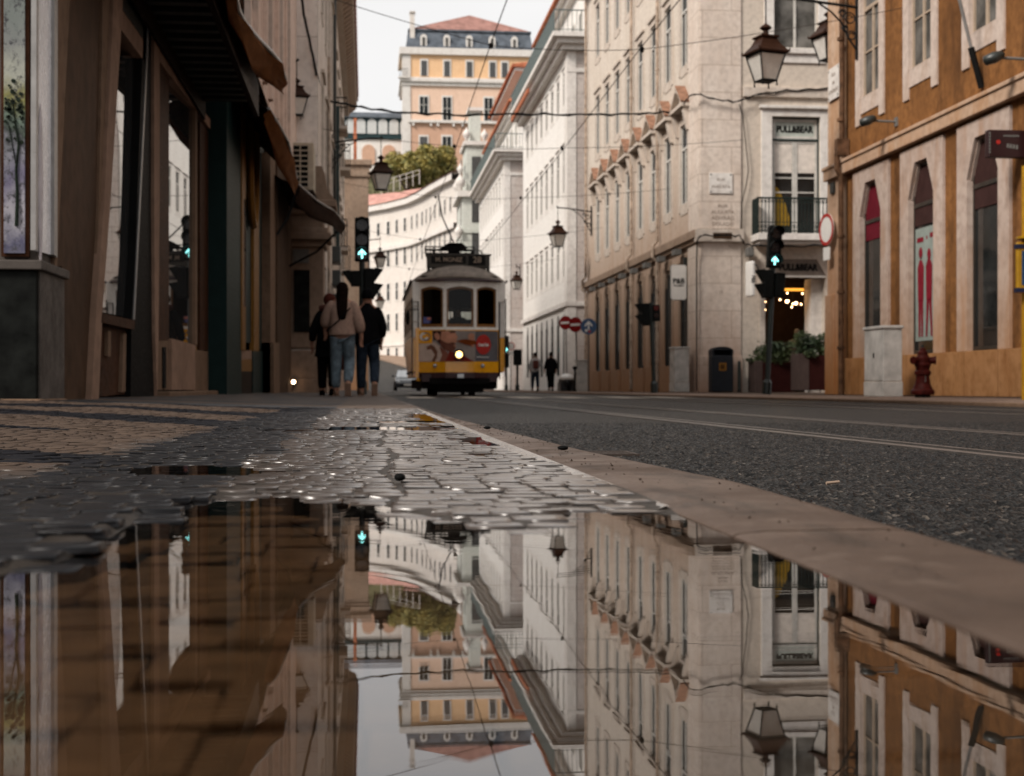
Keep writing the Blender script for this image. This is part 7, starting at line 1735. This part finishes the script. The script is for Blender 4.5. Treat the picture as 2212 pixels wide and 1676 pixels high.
def short_hair(g, s, lean):
    R_ = [(0, -.02, 1.55, .065, .06), (0, -.012, 1.60, .086, .094), (0, -.005, 1.66, .090, .104), (0, 0, 1.71, .074, .088), (0, 0, 1.74, .03, .04)]
    loft([((lean + a)*s, b*s, c*s, d*s, e*s) for a, b, c, d, e in R_]).build('hair', M['hair_dark'], g, smooth=True)
gz = .012
w1 = person('person in long black coat and reddish hat, leftmost of the three walking away', (-.60, 22.6, gz + .005), 1.60, R(4), 'black_cloth', 'black_cloth', red_hair,
    (((-.09, .12, 0), (-.09, .10, .48)), ((.07, -.10, .02, .3), (.09, .02, .47))), (((-.25, -.02, 1.12), (-.27, .05, .86)), ((.22, .02, 1.15), (.24, .12, .98))), coat_len=.66, top_w=1.15, shoe='black_cloth', lean=.03)
m = MB(); m.v = []; pts = [(.10, -.13, 1.42), (.17, -.15, 1.15), (.14, -.16, .9), (.20, -.15, .62), (.24, -.12, .40)]; m.tube(pts, [.06, .10, .105, .09, .02], 8); m.tube([(-.12, -.05, 1.38), (0, -.13, 1.40), (.12, -.12, 1.38), (.12, .06, 1.38)], .05, 8); m.build('scarf', M['rust_scarf'], w1, smooth=True)
w2 = person('person with long dark hair in beige sweater and faded jeans, middle of three', (-.36, 21.9, gz), 1.74, R(-2), 'beige_knit', 'blue_jeans', long_hair,
    (((-.10, .05, 0), (-.10, .06, .48)), ((.10, -.30, .09, 1.15), (.11, .06, .50))), (((-.25, .06, 1.18), (-.27, .12, 1.0)), ((.25, -.02, 1.12), (.29, .05, .90))), coat_len=.93, top_w=1.12, sleeve=.074)
m = MB(); m.tube([(.16, .05, 1.42), (.1, -.17, 1.32), (-.05, -.19, 1.15), (-.24, -.1, 1.0)], .012, 6); m.build('bag_strap', M['black_cloth'], w2)
w3 = person('person in black jacket, dark beanie and navy jeans, rightmost of the three', (.03, 22.9, gz), 1.70, R(2), 'black_cloth', 'dark_jeans', beanie,
    (((-.10, .12, 0), (-.10, .10, .48)), ((.10, -.30, .09, 1.15), (.12, .05, .50))), (((-.23, .02, 1.12), (-.22, .12, .9)), ((.25, -.03, 1.13), (.23, .10, .90))), coat_len=.84, top_w=1.2)
p = at(1156, 849, Y=62.6)
w4 = person('distant person in light grey hoodie with brown backpack on the right pavement', (p.x, 62.6, .012), 1.70, 0, 'grey_hood', 'dark_jeans', short_hair,
    (((-.10, .15, 0), (-.10, .10, .48)), ((.10, -.15, .03, .5), (.10, .02, .48))), (((-.23, .0, 1.14), (-.23, .1, .92)), ((.25, -.0, 1.16), (.22, .12, 1.1))), coat_len=.86, top_w=1.15, shoe='black_cloth')
m = MB(); m.box(-.13, -.27, .98, .13, -.12, 1.36); m.build('backpack', M['pack_red'], w4, bevel=.06)
p = at(1190, 848, Y=62.0)
person('distant person in a long black coat on the right pavement', (p.x, 62.0, .012), 1.70, 0, 'black_cloth', 'black_cloth', short_hair,
    (((-.06, .10, 0), (-.07, .08, .48)), ((.06, -.10, .02, .3), (.07, .02, .48))), (((-.23, .0, 1.14), (-.30, .05, .92)), ((.23, -.0, 1.14), (.24, .05, .9))), coat_len=.80, top_w=1.2, shoe='black_cloth')
# driver
person('tram driver in dark clothes seated behind the middle windscreen of the tram', (2.40, 36.85, .56), 1.68, PI, 'black_cloth', 'black_cloth', short_hair,
    (((-.10, .25, 0), (-.10, .30, .48)), ((.10, .25, 0), (.10, .30, .48))), (((-.26, .05, 1.12), (-.12, .25, 1.05)), ((.26, .05, 1.12), (.12, .25, 1.05))), coat_len=.84, top_w=1.25, group='tram crew')

# ================================================================ light, sky, camera
S_EL, S_DIR = R(41), Vector((-.68, -.45, 0)).normalized()
sun = bpy.data.lights.new('sun', 'SUN'); sun.energy = 3.0; sun.angle = R(16); sun.color = (1, .92, .84)
so = bpy.data.objects.new('sun', sun); COL.objects.link(so)
v = Vector((S_DIR.x * math.cos(S_EL), S_DIR.y * math.cos(S_EL), math.sin(S_EL))); so.rotation_euler = v.to_track_quat('Z', 'Y').to_euler()
w = bpy.data.worlds.new('World'); sc.world = w; w.use_nodes = True; nt = w.node_tree; bg = nt.nodes['Background']
sky = nt.nodes.new('ShaderNodeTexSky'); sky.sky_type = 'NISHITA'; sky.sun_disc = False; sky.sun_elevation = S_EL; sky.sun_rotation = math.atan2(S_DIR.x, S_DIR.y); sky.air_density = 1.0; sky.dust_density = 3
tc = nt.nodes.new('ShaderNodeTexCoord'); cn = noise(nt, tc.outputs['Generated'], 2.2, 5, (1, 1, 2.5))
cloud = mixc(nt, ramp(nt, cn, .35, .7), (7.6, 7.5, 7.42), (7.1, 7.03, 7.0))
L(nt, mixc(nt, .97, sky.outputs[0], cloud), bg.inputs['Color']); bg.inputs['Strength'].default_value = .092
cam = bpy.data.cameras.new('camera'); co = bpy.data.objects.new('camera', cam); COL.objects.link(co); sc.camera = co
co.location = (0, 0, CH); co.rotation_euler = (R(90), 0, -YAW); cam.sensor_width = 36; cam.lens = 36 * FPX / 2212; cam.clip_start = .05; cam.clip_end = 2000
cam.dof.use_dof = True; cam.dof.focus_distance = 3.0; cam.dof.aperture_fstop = 8.5
sc.view_settings.view_transform = 'Standard'; sc.view_settings.look = 'None'; sc.view_settings.exposure = .5; sc.view_settings.gamma = 1
sc.cycles.use_denoising = True; sc.cycles.max_bounces = 8; sc.cycles.transparent_max_bounces = 12; sc.cycles.sample_clamp_indirect = 6
